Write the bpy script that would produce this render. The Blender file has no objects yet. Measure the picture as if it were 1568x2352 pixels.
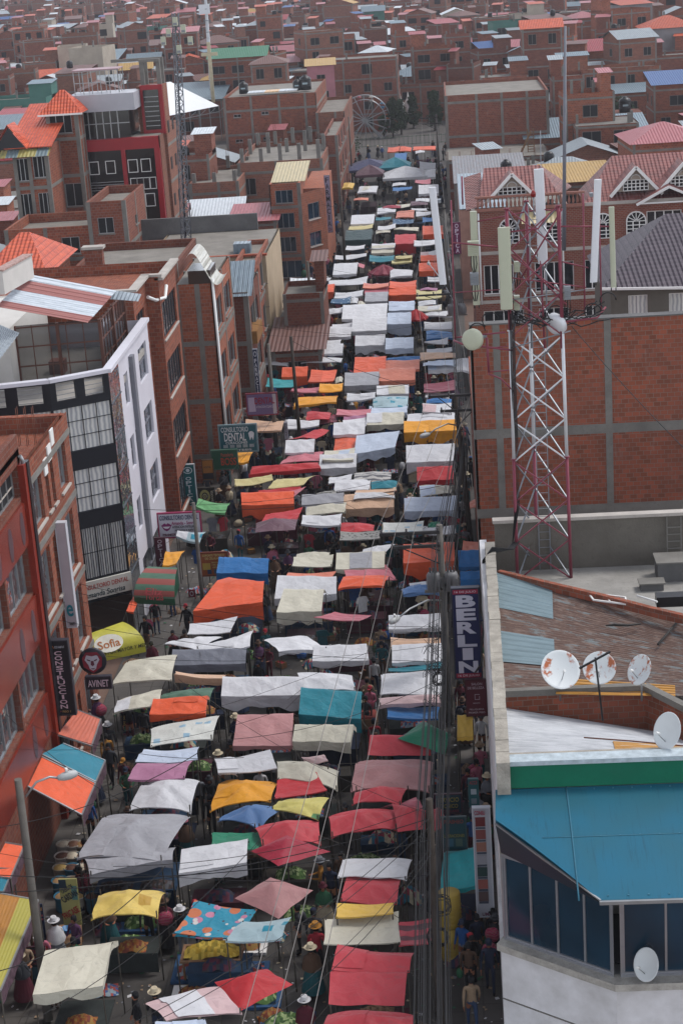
import bpy, math, random
from mathutils import Vector, Matrix
random.seed(7)
R = math.radians
sc = bpy.context.scene
col = sc.collection
# ---------------- camera ----------------
W, H = 1568.0, 2352.0          # pixel frame used for measuring the photograph
FPX, PITCH, ROLL, YAW, CAMH = 4075.0, R(17.9), R(3.9), R(-4.0236), 30.0
Fv = Vector((math.sin(YAW)*math.cos(PITCH), math.cos(YAW)*math.cos(PITCH), -math.sin(PITCH)))
_R = Fv.cross(Vector((0, 0, 1))).normalized(); _U = _R.cross(Fv)
Rv = _R*math.cos(ROLL) - _U*math.sin(ROLL); Uv = _R*math.sin(ROLL) + _U*math.cos(ROLL)
CP = Vector((0, 0, CAMH))
cd = bpy.data.cameras.new('camera'); cam = bpy.data.objects.new('camera', cd); col.objects.link(cam)
cam.matrix_world = Matrix(((Rv.x, Uv.x, -Fv.x, CP.x), (Rv.y, Uv.y, -Fv.y, CP.y), (Rv.z, Uv.z, -Fv.z, CP.z), (0, 0, 0, 1)))
cd.sensor_fit = 'VERTICAL'; cd.sensor_height = 36; cd.lens = 36*FPX/H; cd.clip_start = 0.5; cd.clip_end = 6000
sc.camera = cam
# ---------------- world, sun, exposure ----------------
SUN_EL, SUN_AZ = R(58), R(62)      # azimuth measured from +Y towards +X
w = bpy.data.worlds.new('World'); sc.world = w; w.use_nodes = True
nt = w.node_tree; bg = nt.nodes['Background']
sky = nt.nodes.new('ShaderNodeTexSky'); sky.sky_type = 'NISHITA'; sky.sun_disc = False
sky.sun_elevation = SUN_EL; sky.sun_rotation = SUN_AZ; sky.altitude = 4000; sky.dust_density = 4; sky.air_density = 1
hs = nt.nodes.new('ShaderNodeHueSaturation'); hs.inputs['Saturation'].default_value = 0.28
nt.links.new(sky.outputs[0], hs.inputs['Color']); nt.links.new(hs.outputs[0], bg.inputs[0]); bg.inputs[1].default_value = 0.15
sd = bpy.data.lights.new('sun', 'SUN'); sd.energy = 1.1; sd.angle = R(18); sd.color = (1, .965, .92)
sun = bpy.data.objects.new('sun', sd); col.objects.link(sun)
sdir = Vector((math.sin(SUN_AZ)*math.cos(SUN_EL), math.cos(SUN_AZ)*math.cos(SUN_EL), math.sin(SUN_EL)))
sun.rotation_euler = sdir.to_track_quat('Z', 'Y').to_euler()
sc.view_settings.view_transform = 'Standard'; sc.view_settings.look = 'None'
sc.view_settings.exposure = 1.22; sc.view_settings.gamma = 1
sc.render.engine = 'CYCLES'

# ---------------- measuring helpers ----------------
def P(px, py, z=None, X=None, Y=None):
    d = Fv + Rv*((px-W/2)/FPX) - Uv*((py-H/2)/FPX)
    if z is not None: t = (z-CAMH)/d.z
    elif X is not None: t = X/d.x
    else: t = Y/d.y
    return CP + d*t
def proj(p):
    d = Vector(p)-CP; k = d.dot(Fv)
    return (W/2 + FPX*d.dot(Rv)/k, H/2 - FPX*d.dot(Uv)/k)
def lin(h):
    if not isinstance(h, str): return tuple(h)
    c = [int(h[i:i+2], 16)/255 for i in (0, 2, 4)]
    return tuple(v/12.92 if v <= .04045 else ((v+.055)/1.055)**2.4 for v in c)
U = random.uniform
# ---------------- materials ----------------
MATS = {}
def newmat(name, rough=.8, metal=0, spec=.3):
    m = bpy.data.materials.new(name); m.use_nodes = True
    b = m.node_tree.nodes['Principled BSDF']; b.inputs['Roughness'].default_value = rough
    b.inputs['Metallic'].default_value = metal; b.inputs['Specular IOR Level'].default_value = spec
    MATS[name] = m
    return m, m.node_tree, b
def N(nt, t, **k):
    n = nt.nodes.new('ShaderNode'+t)
    for a, v in k.items():
        if a.startswith('_'): setattr(n, a[1:], v)
        else: n.inputs[a.replace('__', ' ')].default_value = v
    return n
def mixc(nt, fac, a, b, mode='MIX'):
    n = nt.nodes.new('ShaderNodeMix'); n.data_type = 'RGBA'; n.blend_type = mode
    for s, v in ((0, fac), (6, a), (7, b)):
        if hasattr(v, 'links'): nt.links.new(v, n.inputs[s])
        elif s: n.inputs[s].default_value = (*v[:3], 1)
        else: n.inputs[s].default_value = v
    return n.outputs[2]
def ramp(nt, v, lo, hi):
    n = nt.nodes.new('ShaderNodeMapRange'); n.inputs[1].default_value = lo; n.inputs[2].default_value = hi
    nt.links.new(v, n.inputs[0]); return n.outputs[0]
def uvn(nt, sx=1, sy=1):
    t = nt.nodes.new('ShaderNodeUVMap'); m = nt.nodes.new('ShaderNodeMapping'); m.inputs['Scale'].default_value = (sx, sy, 1)
    nt.links.new(t.outputs[0], m.inputs[0]); return m.outputs[0]
def noise(nt, vec, scale, detail=4, rough=.6):
    n = N(nt, 'TexNoise', Scale=scale, Detail=detail, Roughness=rough)
    if vec is not None: nt.links.new(vec, n.inputs['Vector'])
    return n.outputs['Fac']
def bump(nt, b, h, st=.3, dist=.02):
    n = N(nt, 'Bump', Strength=st, Distance=dist); nt.links.new(h, n.inputs['Height']); nt.links.new(n.outputs[0], b.inputs['Normal'])
def ovary(nt, c, amt=.25):
    oi = nt.nodes.new('ShaderNodeObjectInfo'); h = nt.nodes.new('ShaderNodeHueSaturation')
    mr = nt.nodes.new('ShaderNodeMapRange'); mr.inputs[3].default_value = 1-amt; mr.inputs[4].default_value = 1+amt
    nt.links.new(oi.outputs['Random'], mr.inputs[0]); nt.links.new(mr.outputs[0], h.inputs['Value'])
    nt.links.new(c, h.inputs['Color']); return h.outputs[0]
def plain(name, c, rough=.75, var=.18, sc_=1.5, metal=0, spec=.3, bm=.15, ov=0):
    if name in MATS: return MATS[name]
    m, nt, b = newmat(name, rough, metal, spec); c = lin(c)
    v = uvn(nt); f = ramp(nt, noise(nt, v, sc_, 6), .3, .7)
    o = mixc(nt, f, [x*(1-var) for x in c], [min(1, x*(1+var*.6)) for x in c])
    o = mixc(nt, ramp(nt, noise(nt, v, sc_*9, 3), .55, .8), o, [x*(1-var) for x in c])
    if ov: o = ovary(nt, o, ov)
    nt.links.new(o, b.inputs['Base Color'])
    if bm: bump(nt, b, noise(nt, v, 14, 4), bm, .03)
    return m
def brick(name, c1='9a5240', c2='7d3d31', mo='8d7b70', bw=.30, bh=.20, ms=.014, ov=.2):
    if name in MATS: return MATS[name]
    m, nt, b = newmat(name, .9, 0, .15)
    v = uvn(nt)
    t = N(nt, 'TexBrick', Color1=(*lin(c1), 1), Color2=(*lin(c2), 1), Mortar=(*lin(mo), 1), Scale=1.0)
    t.inputs['Mortar Size'].default_value = ms; t.inputs['Mortar Smooth'].default_value = .3; t.inputs['Bias'].default_value = 0
    t.inputs['Brick Width'].default_value = bw; t.inputs['Row Height'].default_value = bh
    dv = nt.nodes.new('ShaderNodeVectorMath'); dv.operation = 'ADD'
    nz = N(nt, 'TexNoise', Scale=3.0); nt.links.new(v, nz.inputs['Vector'])
    sca = nt.nodes.new('ShaderNodeVectorMath'); sca.operation = 'SCALE'; sca.inputs['Scale'].default_value = .025
    nt.links.new(nz.outputs['Color'], sca.inputs[0]); nt.links.new(v, dv.inputs[0]); nt.links.new(sca.outputs[0], dv.inputs[1])
    nt.links.new(dv.outputs[0], t.inputs['Vector'])
    f = ramp(nt, noise(nt, v, .35, 5), .35, .7)
    o = mixc(nt, f, t.outputs['Color'], mixc(nt, .45, t.outputs['Color'], lin('6b4a42')))
    g = ramp(nt, noise(nt, uvn(nt, 1.3, .35), 1.1, 6, .7), .58, .8)
    fm = nt.nodes.new('ShaderNodeMath'); fm.operation = 'MULTIPLY'; fm.inputs[1].default_value = .5; nt.links.new(g, fm.inputs[0])
    o = mixc(nt, fm.outputs[0], o, lin('8f8078'))
    if ov: o = ovary(nt, o, ov)
    nt.links.new(o, b.inputs['Base Color']); bump(nt, b, t.outputs['Fac'], -.6, .015)
    return m
def corr(name, c, c2=None, per=.15, amt=.35, rough=.45, metal=.0, strip=None, ov=0, axis=0, bs=.8):
    """corrugated sheet: ribs across u; stains; optional stripes of a second colour"""
    if name in MATS: return MATS[name]
    m, nt, b = newmat(name, rough, metal, .4); c = lin(c); c2 = lin(c2) if c2 else [x*.55 for x in c]
    v = uvn(nt)
    s = nt.nodes.new('ShaderNodeSeparateXYZ'); nt.links.new(v, s.inputs[0])
    w = nt.nodes.new('ShaderNodeMath'); w.operation = 'MULTIPLY'; w.inputs[1].default_value = 2*math.pi/per; nt.links.new(s.outputs[axis], w.inputs[0])
    sn = nt.nodes.new('ShaderNodeMath'); sn.operation = 'SINE'; nt.links.new(w.outputs[0], sn.inputs[0])
    st = noise(nt, uvn(nt, *((3, .6) if axis == 0 else (.6, 3))), 1.4, 6, .7)
    o = mixc(nt, ramp(nt, st, .5-amt*.3, .72), c, c2)
    if strip:
        q = nt.nodes.new('ShaderNodeMath'); q.operation = 'PINGPONG'; q.inputs[1].default_value = strip[1]; nt.links.new(s.outputs[axis], q.inputs[0])
        g = nt.nodes.new('ShaderNodeMath'); g.operation = 'GREATER_THAN'; g.inputs[1].default_value = strip[1]*strip[2]; nt.links.new(q.outputs[0], g.inputs[0])
        o = mixc(nt, g.outputs[0], o, lin(strip[0]))
    if ov: o = ovary(nt, o, ov)
    nt.links.new(o, b.inputs['Base Color']); bump(nt, b, sn.outputs[0], bs, .03)
    return m
def tarp_mat(name, c, rough=.6, tr=.12, pat=None, clear=0):
    if name in MATS: return MATS[name]
    m, nt, b = newmat(name, rough, 0, .35); c = lin(c)
    v = uvn(nt)
    o = mixc(nt, ramp(nt, noise(nt, v, .9, 5), .3, .75), c, [x*.8 for x in c])
    o = mixc(nt, ramp(nt, noise(nt, v, 4.5, 6, .75), .56, .75), o, [x*.55+.03 for x in c]); o = mixc(nt, ramp(nt, noise(nt, uvn(nt, .5, 2.6), 1.6, 5, .7), .58, .8), o, [x*.5+.05 for x in c])
    if pat:
        vo = N(nt, 'TexVoronoi', Scale=pat[1]); vo.distance = 'CHEBYCHEV'; nt.links.new(v, vo.inputs['Vector'])
        n2 = ramp(nt, vo.outputs['Distance'], pat[2], pat[2]-.03)
        o = mixc(nt, n2, o, lin(pat[0]))
    if name == 'tarp_teal_patterned':
        for c_, sc2, th, off in (('b0623c', 1.5, .36, 3), ('b07088', 1.7, .30, 9), ('b9b4b0', 2.2, .22, 17), ('3a2428', 3.1, .14, 23)):
            mp = nt.nodes.new('ShaderNodeMapping'); mp.inputs['Location'].default_value = (off, off*.7, 0); nt.links.new(v, mp.inputs[0]); vo = N(nt, 'TexVoronoi', Scale=sc2); nt.links.new(mp.outputs[0], vo.inputs['Vector']); o = mixc(nt, ramp(nt, vo.outputs['Distance'], th, th-.02), o, lin(c_))
    if name.startswith('stripe'):
        wv = N(nt, 'TexWave', Scale=.55, Distortion=9 if 'zebra' in name else 1.2); wv.bands_direction = 'Y'; nt.links.new(v, wv.inputs['Vector'])
        o = mixc(nt, ramp(nt, wv.outputs['Fac'], .55, .6), o, lin('5a3038') if 'red' in name else lin('55555a'))
    o = ovary(nt, o, .07); nt.links.new(o, b.inputs['Base Color'])
    b.inputs['Sheen Weight'].default_value = .15
    nd = N(nt, 'TexNoise', Scale=1.1, Detail=3); nt.links.new(v, nd.inputs['Vector']); ds = nt.nodes.new('ShaderNodeVectorMath'); ds.operation = 'MULTIPLY_ADD'; ds.inputs[1].default_value = (.9, .9, .9); nt.links.new(nd.outputs['Color'], ds.inputs[0]); nt.links.new(v, ds.inputs[2])
    w1 = N(nt, 'TexVoronoi', Scale=1.5); w1.feature = 'DISTANCE_TO_EDGE'; nt.links.new(ds.outputs[0], w1.inputs['Vector'])
    w2 = N(nt, 'TexVoronoi', Scale=4.0); w2.feature = 'DISTANCE_TO_EDGE'; nt.links.new(ds.outputs[0], w2.inputs['Vector'])
    a = nt.nodes.new('ShaderNodeMath'); a.operation = 'MULTIPLY_ADD'; a.inputs[1].default_value = .12; nt.links.new(w2.outputs['Distance'], a.inputs[0]); nt.links.new(w1.outputs['Distance'], a.inputs[2])
    bump(nt, b, a.outputs[0], .5, .14)
    if tr or clear:
        mx = nt.nodes.new('ShaderNodeMixShader'); out = nt.nodes['Material Output']
        mx.inputs[0].default_value = clear or tr
        t = nt.nodes.new('ShaderNodeBsdfTransparent' if clear else 'ShaderNodeBsdfTranslucent')
        if not clear: nt.links.new(o, t.inputs[0])
        nt.links.new(b.outputs[0], mx.inputs[1]); nt.links.new(t.outputs[0], mx.inputs[2]); nt.links.new(mx.outputs[0], out.inputs[0])
    return m
def glass_mat(name, c, rough=.08, c2=None):
    if name in MATS: return MATS[name]
    m, nt, b = newmat(name, rough, 0, .6); c = lin(c)
    v = uvn(nt, .8, .5)
    o = mixc(nt, ramp(nt, noise(nt, v, .7, 2), .3, .75), c, lin(c2) if c2 else [x*.4 for x in c])
    nt.links.new(ovary(nt, o, .3), b.inputs['Base Color'])
    return m
# ---------------- mesh builder ----------------
class MB:
    def __init__(s): s.v = []; s.f = []; s.m = []; s.uv = []; s.sm = []
    def face(s, pts, mi=0, uv=None, sm=False):
        k = len(s.v); s.v += [Vector(p) for p in pts]; s.f.append(list(range(k, k+len(pts)))); s.m.append(mi); s.uv.append(uv); s.sm.append(sm)
        return s
    def box(s, x0, x1, y0, y1, z0, z1, mi=0, skip=''):
        if x0 > x1: x0, x1 = x1, x0
        if y0 > y1: y0, y1 = y1, y0
        p = [(x0, y0), (x1, y0), (x1, y1), (x0, y1)]
        for i in range(4):
            if 'fRbL'[i] in skip: continue
            a, b = p[i], p[(i+1) % 4]; s.face([(*a, z0), (*b, z0), (*b, z1), (*a, z1)], mi)
        if 't' not in skip: s.face([(*q, z1) for q in p], mi)
        if 'u' not in skip: s.face([(*q, z0) for q in reversed(p)], mi)
        return s
    def prism(s, poly, z0, z1, mi=0, top=None):
        n = len(poly)
        for i in range(n):
            a, b = poly[i], poly[(i+1) % n]; s.face([(*a, z0), (*b, z0), (*b, z1), (*a, z1)], mi)
        s.face([(*q, z1) for q in poly], mi if top is None else top); s.face([(*q, z0) for q in reversed(poly)], mi)
        return s
    def bar(s, a, b, wd, hh=None, mi=0):
        a = Vector(a); b = Vector(b); d = (b-a).normalized(); hh = hh or wd
        u = d.cross(Vector((0, 0, 1))); u = Vector((1, 0, 0)) if u.length < .01 else u.normalized(); n = u.cross(d)
        c = [u*(sx*wd/2)+n*(sy*hh/2) for sx, sy in ((-1, -1), (1, -1), (1, 1), (-1, 1))]
        for i in range(4): s.face([a+c[i], a+c[(i+1) % 4], b+c[(i+1) % 4], b+c[i]], mi)
        s.face([a+q for q in reversed(c)], mi); s.face([b+q for q in c], mi); return s
    def tube(s, pts, r, n=8, mi=0, cap=True, closed=False):
        pts = [Vector(p) for p in pts]; rr = r if isinstance(r, (list, tuple)) else [r]*len(pts)
        rings = []
        for i, p in enumerate(pts):
            a = pts[max(i-1, 0)]; b = pts[min(i+1, len(pts)-1)]; d = (b-a).normalized()
            u = d.cross(Vector((0, 0, 1))); u = Vector((1, 0, 0)) if u.length < .02 else u.normalized(); w_ = d.cross(u)
            rings.append([p+(u*math.cos(t)+w_*math.sin(t))*rr[i] for t in [2*math.pi*k/n for k in range(n)]])
        for i in range(len(rings)-1):
            for k in range(n):
                s.face([rings[i][k], rings[i][(k+1) % n], rings[i+1][(k+1) % n], rings[i+1][k]], mi, sm=True)
        if cap: s.face(list(reversed(rings[0])), mi); s.face(rings[-1], mi)
        return s
    def lathe(s, c, prof, n=16, mi=0, axis=None):
        c = Vector(c); ax = (Vector(axis).normalized() if axis else Vector((0, 0, 1)))
        u = ax.cross(Vector((0, 1, 0))); u = Vector((1, 0, 0)) if u.length < .02 else u.normalized(); w_ = ax.cross(u)
        rings = [[c+ax*z+(u*math.cos(t)+w_*math.sin(t))*r for t in [2*math.pi*k/n for k in range(n)]] for r, z in prof]
        for i in range(len(rings)-1):
            for k in range(n): s.face([rings[i][k], rings[i][(k+1) % n], rings[i+1][(k+1) % n], rings[i+1][k]], mi, sm=True)
        return s
    def grid(s, f, nu, nv, mi=0, uvs=None, sm=True):
        g = [[Vector(f(i/nu, j/nv)) for i in range(nu+1)] for j in range(nv+1)]
        for j in range(nv):
            for i in range(nu):
                uv = None
                if uvs: uv = [(a/nu*uvs[0], b/nv*uvs[1]) for a, b in ((i, j), (i+1, j), (i+1, j+1), (i, j+1))]
                s.face([g[j][i], g[j][i+1], g[j+1][i+1], g[j+1][i]], mi, uv, sm)
        return s
    def data(s, name, mats, origin=(0, 0, 0), weld=None):
        o = Vector(origin); me = bpy.data.meshes.new(name); me.from_pydata([v-o for v in s.v], [], s.f)
        for m in (mats if isinstance(mats, (list, tuple)) else [mats]): me.materials.append(m)
        l = me.uv_layers.new(name='UVMap').data; k = 0
        for fi, f in enumerate(s.f):
            me.polygons[fi].material_index = s.m[fi]; me.polygons[fi].use_smooth = s.sm[fi]
            if s.uv[fi]:
                for q in s.uv[fi]: l[k].uv = q; k += 1
                continue
            p = [s.v[i] for i in f]; n = (p[1]-p[0]).cross(p[2]-p[0])
            if n.length < 1e-9 and len(p) > 3: n = (p[2]-p[0]).cross(p[3]-p[0])
            n = n.normalized() if n.length > 1e-9 else Vector((0, 0, 1))
            if abs(n.z) > .9995: t = Vector((1, 0, 0)); b = Vector((0, 1, 0))
            else: t = Vector((0, 0, 1)).cross(n).normalized(); b = n.cross(t)
            for q in p: l[k].uv = (q.dot(t), q.dot(b)); k += 1
        if any(s.sm):
            import bmesh
            bm = bmesh.new(); bm.from_mesh(me); bmesh.ops.remove_doubles(bm, verts=bm.verts, dist=.0008); bm.to_mesh(me); bm.free()
        return me
    def build(s, name, mats, parent=None, origin=None):
        me = s.data(name, mats, origin or ((0, 0, 0)))
        return link(name, me, parent, origin)
def link(name, me, parent=None, loc=None):
    o = bpy.data.objects.new(name, me); col.objects.link(o)
    if loc: o.location = loc
    if parent: o.parent = parent
    return o
ALL = []
def tag(o, label, cat, group=None, kind=None):
    o['label'] = label; o['category'] = cat
    if group: o['group'] = group
    if kind: o['kind'] = kind
    ALL.append(o); return o
def empty(name, loc=(0, 0, 0), rz=0):
    o = bpy.data.objects.new(name, None); col.objects.link(o); o.location = loc; o.rotation_euler = (0, 0, rz); return o
def struct(o, label=None):
    o['kind'] = 'structure'; return o
def bounds(mb):
    return [min(v[i] for v in mb.v) for i in range(3)], [max(v[i] for v in mb.v) for i in range(3)]
def text_mesh(s, size, wmax=None, hmax=None, off=0, extr=.004, shear=0):
    cu = bpy.data.curves.new('writing', 'FONT'); cu.body = s; cu.size = size; cu.offset = off; cu.extrude = extr; cu.shear = shear
    cu.align_x = 'CENTER'; cu.align_y = 'CENTER'; cu.resolution_u = 3; cu.space_line = .85
    o = bpy.data.objects.new('writing', cu)
    me = bpy.data.meshes.new_from_object(o); bpy.data.objects.remove(o); bpy.data.curves.remove(cu)
    if me.vertices:
        xs = [v.co.x for v in me.vertices]; ys = [v.co.y for v in me.vertices]
        w_, h_ = max(xs)-min(xs), max(ys)-min(ys); cx, cy = (max(xs)+min(xs))/2, (max(ys)+min(ys))/2
        fx = wmax/w_ if wmax else 1; fy = hmax/h_ if hmax else fx
        if wmax is None and hmax: fx = fy
        for v in me.vertices: v.co.x = (v.co.x-cx)*fx; v.co.y = (v.co.y-cy)*fy
    return me
# ---------------- shared materials ----------------
BR = [brick('brick_wall', '925039', '703829', '7f6c60'), brick('brick_wall_dark', '7c4433', '623227', '72625a'), brick('brick_wall_orange', '9a563c', '7c422e', '87756a'), brick('brick_wall_dusty', '875643', '704437', '7e6e64')]
BRBIG = brick('brick_big', '94503b', '71402f', '75665c', .30, .195, .013, 0)
CONC = plain('concrete', '726f6a', .9, .28, .8, bm=.4); CONCD = plain('concrete_dark', '5f5e5e', .9, .3, .7, bm=.5); CONCL = plain('concrete_light', 'a8a19a', .9, .25, .8, bm=.4)
DARK = plain('dark_void', '15161a', .8, .2, 1); GLS = glass_mat('window_glass', '1c2229', .1, '0d1116'); GLB = glass_mat('blue_glass', '123448', .1, '0a1a26')  # dark_void: near-black panes paint the shade inside open windows and doorways
CURT = plain('curtain', '6c6d6b', .8, .3, 3); STEEL = plain('steel', '9a9c9e', .4, .15, 2, .6); WPAINT = plain('white_paint', 'd6d4d2', .6, .1, .8); WPLAST = plain('white_plastic', 'd9dad8', .35, .06, .6, bm=.02)
POLE_M = plain('stall_pole', '4a4640', .6, .3, 3, .3); WOOD = plain('wood', '7a5c43', .8, .3, 4); BLACKP = plain('black_plastic', '16171a', .35, .2, 2); WIREM = plain('cable_black', '141417', .6, .1, 1, bm=0)
WIREL = plain('cable_grey', '77726e', .5, .1, 1, .3, bm=0); RUBBER = BLACKP
# ---------------- ground ----------------
def street_mat(name, c, slab):
    m, nt, b = newmat(name, .85, 0, .25); v = uvn(nt); c = lin(c)
    t = N(nt, 'TexBrick', Scale=1.0); t.offset = 0; t.inputs['Brick Width'].default_value = slab; t.inputs['Row Height'].default_value = slab
    t.inputs['Mortar Size'].default_value = .025; t.inputs['Color1'].default_value = (*c, 1); t.inputs['Color2'].default_value = (*[x*.86 for x in c], 1); t.inputs['Mortar'].default_value = (*[x*.5 for x in c], 1)
    nt.links.new(v, t.inputs['Vector'])
    o = mixc(nt, ramp(nt, noise(nt, v, .5, 6), .3, .7), t.outputs[0], [x*.62 for x in c]); o = mixc(nt, ramp(nt, noise(nt, v, 5, 6, .8), .62, .75), o, [x*1.7 for x in c])
    nt.links.new(o, b.inputs['Base Color']); bump(nt, b, noise(nt, v, 20, 4), .3, .02); return m
ASPH = street_mat('street_concrete', '494644', 3.2); PAVE = street_mat('pavement', '5a5653', .9); DIRT = plain('ground_dirt', '6a554b', .95, .3, .2)
struct(MB().face([(-690, -50, 0), (690, -50, 0), (690, 2590, 0), (-690, 2590, 0)]).build('ground', DIRT))
XL, XR = -15.0, .85
struct(MB().face([(-13.0, 15, .004), (-.55, 15, .004), (-.55, 300, .004), (-13.0, 300, .004)]).build('road', ASPH))
struct(MB().box(XL-.3, -13.0, 15, 300, -.05, .12).box(-.55, XR+.2, 15, 300, -.05, .12).build('pavement', PAVE))
struct(MB().face([(-60, 262, .008), (60, 262, .008), (60, 290, .008), (-60, 290, .008)]).build('plaza', PAVE))
# ---------------- market canopies ----------------
COLS = {'w': ('white', 'ccccd0'), 'c': ('cream', 'c4bfae'), 'G': ('grey', '9c9ca2'), 'O': ('orange', 'd8552a'), 'S': ('salmon', 'd07a62'), 'P': ('pink', 'bb6672'), 'D': ('dusty pink', 'ac7a7a'),
        'r': ('coral red', 'b83a44'), 'R': ('red', 'b8242c'), 'Z': ('crimson', '9c1030'), 'M': ('maroon', '7c2038'), 'T': ('teal', '0c7686'), 'B': ('blue', '1766a4'), 'L': ('pale blue', 'b9c4d6'), 'Y': ('yellow', 'd8b04a'),
        'A': ('amber yellow', 'e59c1e'), 'g': ('green', '0f7556'), 'h': ('grey-green', '4c6f5c'), 'y': ('pale yellow', 'c8bc84'), 'b': ('rust brown', '5f3c38'), 'V': ('mauve', 'a8708e'), 'N': ('navy', '34365a'),
        'k': ('dark green', '1f3f42'), 'H': ('plum', '5f3f4c'), 'I': ('pale pink', 'c4a7a8'), 'C': ('steel blue', '5478a8'), 'F': ('peach', 'cfa98c'), 'E': ('slate grey', '70737e'), 'Q': ('turquoise', '17949a'), 'q': ('light green', '5fa065'),
        'z': ('zebra striped', 'b5b2ae'), 'x': ('red and white striped', 'b53a48'), 'l': ('pale blue printed', '9fb6bd'), 'i': ('white printed', 'c9cac4'), 'm': ('yellow printed', 'd0b45c'), 'n': ('grey printed', '8c8a85'), 'e': ('yellow-green printed', 'c6bb6a'), 'o': ('blue printed', '1e4f74'), 'U': ('teal patterned', '14809a')}
def tmat(c):
    nm, hx = COLS[c]
    k = 'tarp_'+nm.replace(' ', '_').replace('-', '_')
    if c == 'z': k = 'stripe_zebra'
    if c == 'x': k = 'stripe_red'
    pat = {'l': ('1b7f96', 1.8, .28), 'i': ('7fa0b4', 1.6, .22), 'm': ('a8842e', 1.2, .25), 'n': ('3c3a38', 5, .3), 'e': ('4c7a4a', 1.1, .32), 'o': ('9fb2bd', 3, .2)}.get(c)
    return tarp_mat(k, hx, pat=pat, tr=.10)
TILES = {'1': (900, 550, 1.568), '2': (900, 1500, 1.568), '3': (800, 2400, 1.568), '4': (800, 3200, 1.6505), '5': (0, 2400, 1.7422), '6': (0, 3200, 1.7422), 'D': (0, 0, 1/1.7417), '0': (0, 1500, 1.568)}
def cv(t, x, y):
    a, b, s = TILES[t]; return (a+x/s)/1.7417, (b+y/s)/1.7417
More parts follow.
